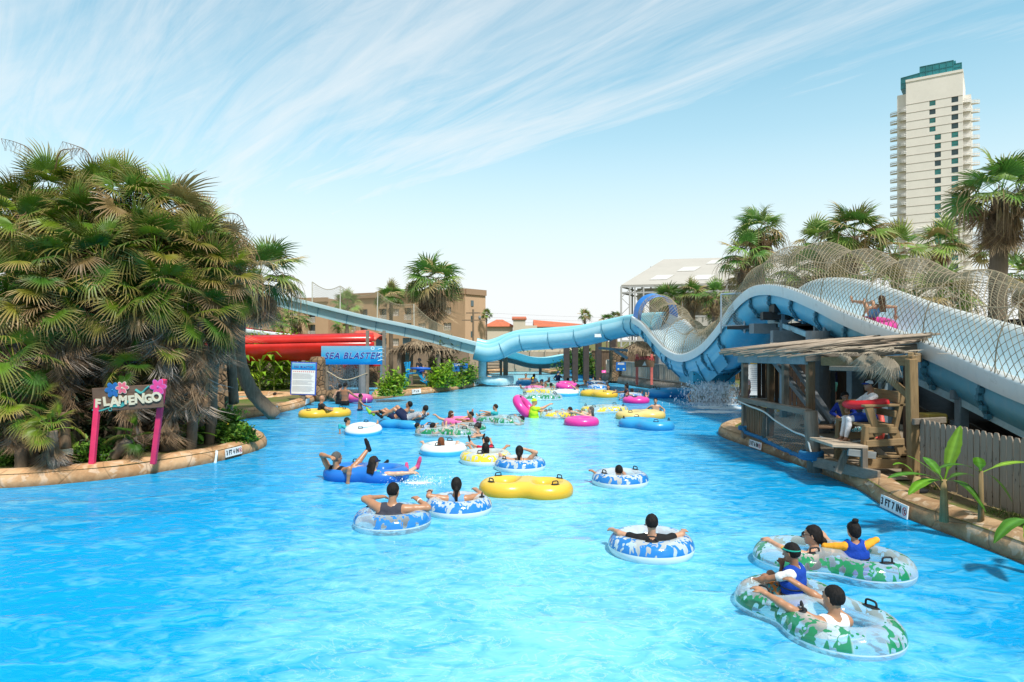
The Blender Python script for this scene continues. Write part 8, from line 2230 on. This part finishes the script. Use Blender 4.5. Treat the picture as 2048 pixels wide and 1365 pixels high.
tube('far sky blue swim tube with the man in sunglasses', 1051, 770, 'sky', yaw=0, size=1.15)
person('person in sunglasses sitting up in the far sky blue tube', G(1051, 767), R(165), 'upright', 1.0, 1.0, 'tan', ('short', 'black'), [('trunks', NAVY)], topz=0.68, extra=[('shades',)])
person('dark haired woman in a white top behind the navy cap in the crowd', G(1068, 770), R(-30), 'stand', .95, 1.0, 'tan', ('long', 'black'), [('tee', (.7, .66, .66))], True, topz=0.75)
person('rider in a yellow cap and dark shirt raising a foot in the far crowd', G(1078, 775), R(-70), 'lounge', 1.0, 1.0, 'brown', ('short', 'black'), [('tee', CHAR), ('shorts', BLACKC)], topz=0.68, fl=(-.1, .8, .5), fr=(.1, .9, .6), extra=[('cap', (.8, .55, .03), 'front', NAVY)])
tube('far swim tube with a green print holding the rider in red', 1106, 776, 'cg', yaw=0, size=1.2)
person('person in a red shirt lying in the far green printed tube', G(1106, 774), R(-40), 'lounge', .9, 1.0, 'tan', ('short', 'grey'), [('tee', (.7, .06, .03))], topz=0.42)
person('person with black hair in the yellow tube of the crowd beside the sunglasses', G(1092, 783), R(40), 'lounge', .96, 1.0, 'tan', ('short', 'black'), [('tank', BLACKC)], topz=0.52)
# ---- beside the waterfall
person('bare chested man in navy trunks standing in front of the waterfall ledge', (9.05, 33.4, .0), R(168), 'stand', 1.02, 1.02, 'fair', ('short', 'dark'), [('trunks', NAVY)], pel=(0, 0, .30), topz=0.95, hl=(-.26, .12, .28), hr=(.36, .1, .16), hd=(.2, 1, 0), fl=(-.12, 0, -.55), fr=(.12, 0, -.55))
person('bare backed man with a beard turned right behind the other at the waterfall', (9.75, 35.2, 0), R(-50), 'stand', 1.02, 1.02, 'light', ('short', 'black'), [('shorts', camo_s)], pel=(0, 0, .38), topz=1.24, fl=(-.12, 0, -.46), fr=(.12, 0, -.46))
dbl('sky blue double tube lying along the grey kerb beneath the railing', (1334, 795), (1362, 795), 'sky', size=1.5, lift=.13)

# ---- guards and people on land
t_ = person('lifeguard in a dark shirt, cap and blue shorts sitting on the blue chair', (-5.45, 40.1, GZ + .88), R(-120), 'sit', 1.0, 1.05, 'tan', ('short', 'dark'), [('tee', (.02, .02, .03)), ('shorts', (.02, .08, .38))], pel=(0, 0, .09), fl=(-.14, .42, -.42), fr=(.14, .42, -.42), hd=(.1, 1, -.35), extra=[('cap', (.02, .02, .03), 'front', (.02, .02, .03))])
b = MB(); b.sm = True; b.tube([(-5.9, 39.65, GZ + 1.14), (-5.3, 39.6, GZ + 1.13), (-4.75, 39.75, GZ + 1.1)], [.05, .10, .07], 8); b.build('rescue_tube', mat('blue foam', (.02, .12, .50), .5, .15, 10), label='blue rescue tube across the knees of the guard on the blue chair', cat='rescue tube')
person('lifeguard in a white long sleeved shirt, white leggings and blue cap on the timber stand', (7.5, 14.35, 1.31), R(84), 'sit', 1.03, .98, 'brown', ('short', 'black'), [('rash', (.74, .74, .76), .93), ('leggings', (.70, .70, .74)), ('shorts', (.02, .07, .36))],
       pel=(0, 0, .10), sp=(0, -.10, 1), hd=(.15, 1, -.02), hl=(-.02, .36, .30), el=(-1, -.2, .1), hr=(.12, .34, .26), er=(1, -.6, .3), fl=(-.10, .50, -.36), fr=(.15, .50, -.37), tl=(-.2, 1, -.15), tr=(.1, 1, -.15),
       extra=[('cap', (.50, .52, .56), 'front', (.015, .05, .30)), ('shades',)])
b = MB(); b.sm = True; P = spline([(7.05, 14.5, 1.66), (7.18, 14.2, 1.67), (7.4, 13.97, 1.71), (7.66, 13.86, 1.76)], 16); b.tube(P, [.055, .085] + [.095]*12 + [.085, .05], 10)
o = b.build('rescue_tube', mat('red foam', (.62, .02, .03), .45, .12, 9), label='red rescue tube held across the lap of the guard in white', cat='rescue tube')
person('woman in a blue long sleeved shirt seated on the bench in the shade hut', (7.95, 16.35, 1.0), R(150), 'sit', .95, 1.02, 'brown', ('long', 'black'), [('rash', (.015, .04, .30), .95), ('shorts', wave_s)], True, pel=(0, 0, .06), hd=(-.5, 1, -.3))
b = MB(); b.sm = True; b.ball((7.95, 16.0, 1.12), (.28, .22, .16), 8, 12); b.ball((8.05, 15.85, .98), (.2, .14, .2), 8, 12); b.build('beach_towel', wave_s, label='crumpled black and white towel on the lap of the seated woman', cat='towel')
person('bare backed bather in blue shorts on the sunny deck behind the hut braces', at(1593, 768, 29.5) * 1.0, R(15), 'stand', 1.0, 1.0, 'light', ('short', 'dark'), [('shorts', (.03, .28, .55))], pel=(0, 0, .10))
person('person in a navy swim shirt and mint shorts, back turned, on the sunny deck', at(1676, 772, 26.5), R(5), 'stand', .90, 1.0, 'light', ('short', 'dark'), [('tee', (.01, .015, .05)), ('shorts', (.20, .62, .52))], pel=(0, 0, .08))
person('person with fair hair and bare shoulders right of the mint shorts on the sunny deck', at(1702, 770, 27.5), R(-30), 'stand', .92, 1.0, 'light', ('bob', 'fair'), [('bikini', (.7, .5, .03)), ('shorts', (.55, .35, .05))], True, pel=(0, 0, .08))
person('bare armed child half hidden left of the navy swim shirt', at(1664, 770, 27.8), R(40), 'stand', .84, 1.0, 'tan', ('short', 'brown'), [('tank', (.7, .25, .10)), ('shorts', NAVY)], pel=(0, 0, .08))
person('person in a pink patterned shirt behind the corner post of the shade hut', at(1493, 785, 29), R(100), 'stand', 1.0, 1.1, 'tan', ('short', 'black'), [('tee', print_cloth('pink print', (.72, .36, .34), [(.8, .7, .7)], 16)), ('shorts', (.5, .2, .2))], pel=(0, 0, .05))
tube('upright sky blue tube standing beside the bare backed bather on the deck', 0, 0, 'sky', yaw=R(70), loc=((1582-1024)/FPX*30, 30, .9), tilt=(R(80), 0), lift=.0, size=1.0)
tube('yellow and white tube lying on the sunny deck behind the rail', 0, 0, 'wy', loc=((1552-1024)/FPX*25, 25, GZ + .1), size=1.0)
# ---- slide rider
i = iy(19.6); sp0 = SR[i]
tube('pink and violet swim tube sliding down under the net', 0, 0, 'pink', yaw=R(0), loc=(10.45, 19.6, sp0[2] - .55), tilt=(R(15), 0), lift=.05, size=.95, handles=[])
person('long haired rider lying in the pink tube on the slide under the net', (10.45, 19.6, sp0[2] - .5), R(0), 'lie', .95, 1.0, 'tan', ('long', 'brown'), [('onepiece', (.10, .38, .55))], True, pel=(0, .15, .34), sp=(0, -.85, .42), fl=(-.3, .72, .72), fr=(.1, .75, .66), kl=(0, 0, 1), kr=(0, 0, 1), hl=(-.40, -.1, .28), hr=(.42, -.25, .28), hd=(0, .8, .2))
# ---- back channel heads
person('only a dark wet head in the back channel behind the leaning palm', ((555-1024)/FPX*33.5, 33.5, .13), R(-60), 'upright', .85, 1.0, 'light', ('short', 'dark'), [('trunks', NAVY)], topz=.36, hl=(-.4, .1, .0), hr=(.4, .1, .0))
person('person in a blue cap floating in the back channel seen left of the stone pillar', ((407-1024)/FPX*33.5, 33.5, .13), R(-80), 'upright', .85, 1.0, 'tan', ('short', 'black'), [('trunks', NAVY)], topz=.40, hl=(-.4, .2, .0), hr=(.4, .2, .0), extra=[('cap', (.01, .05, .38), 'front', (.01, .05, .38))])
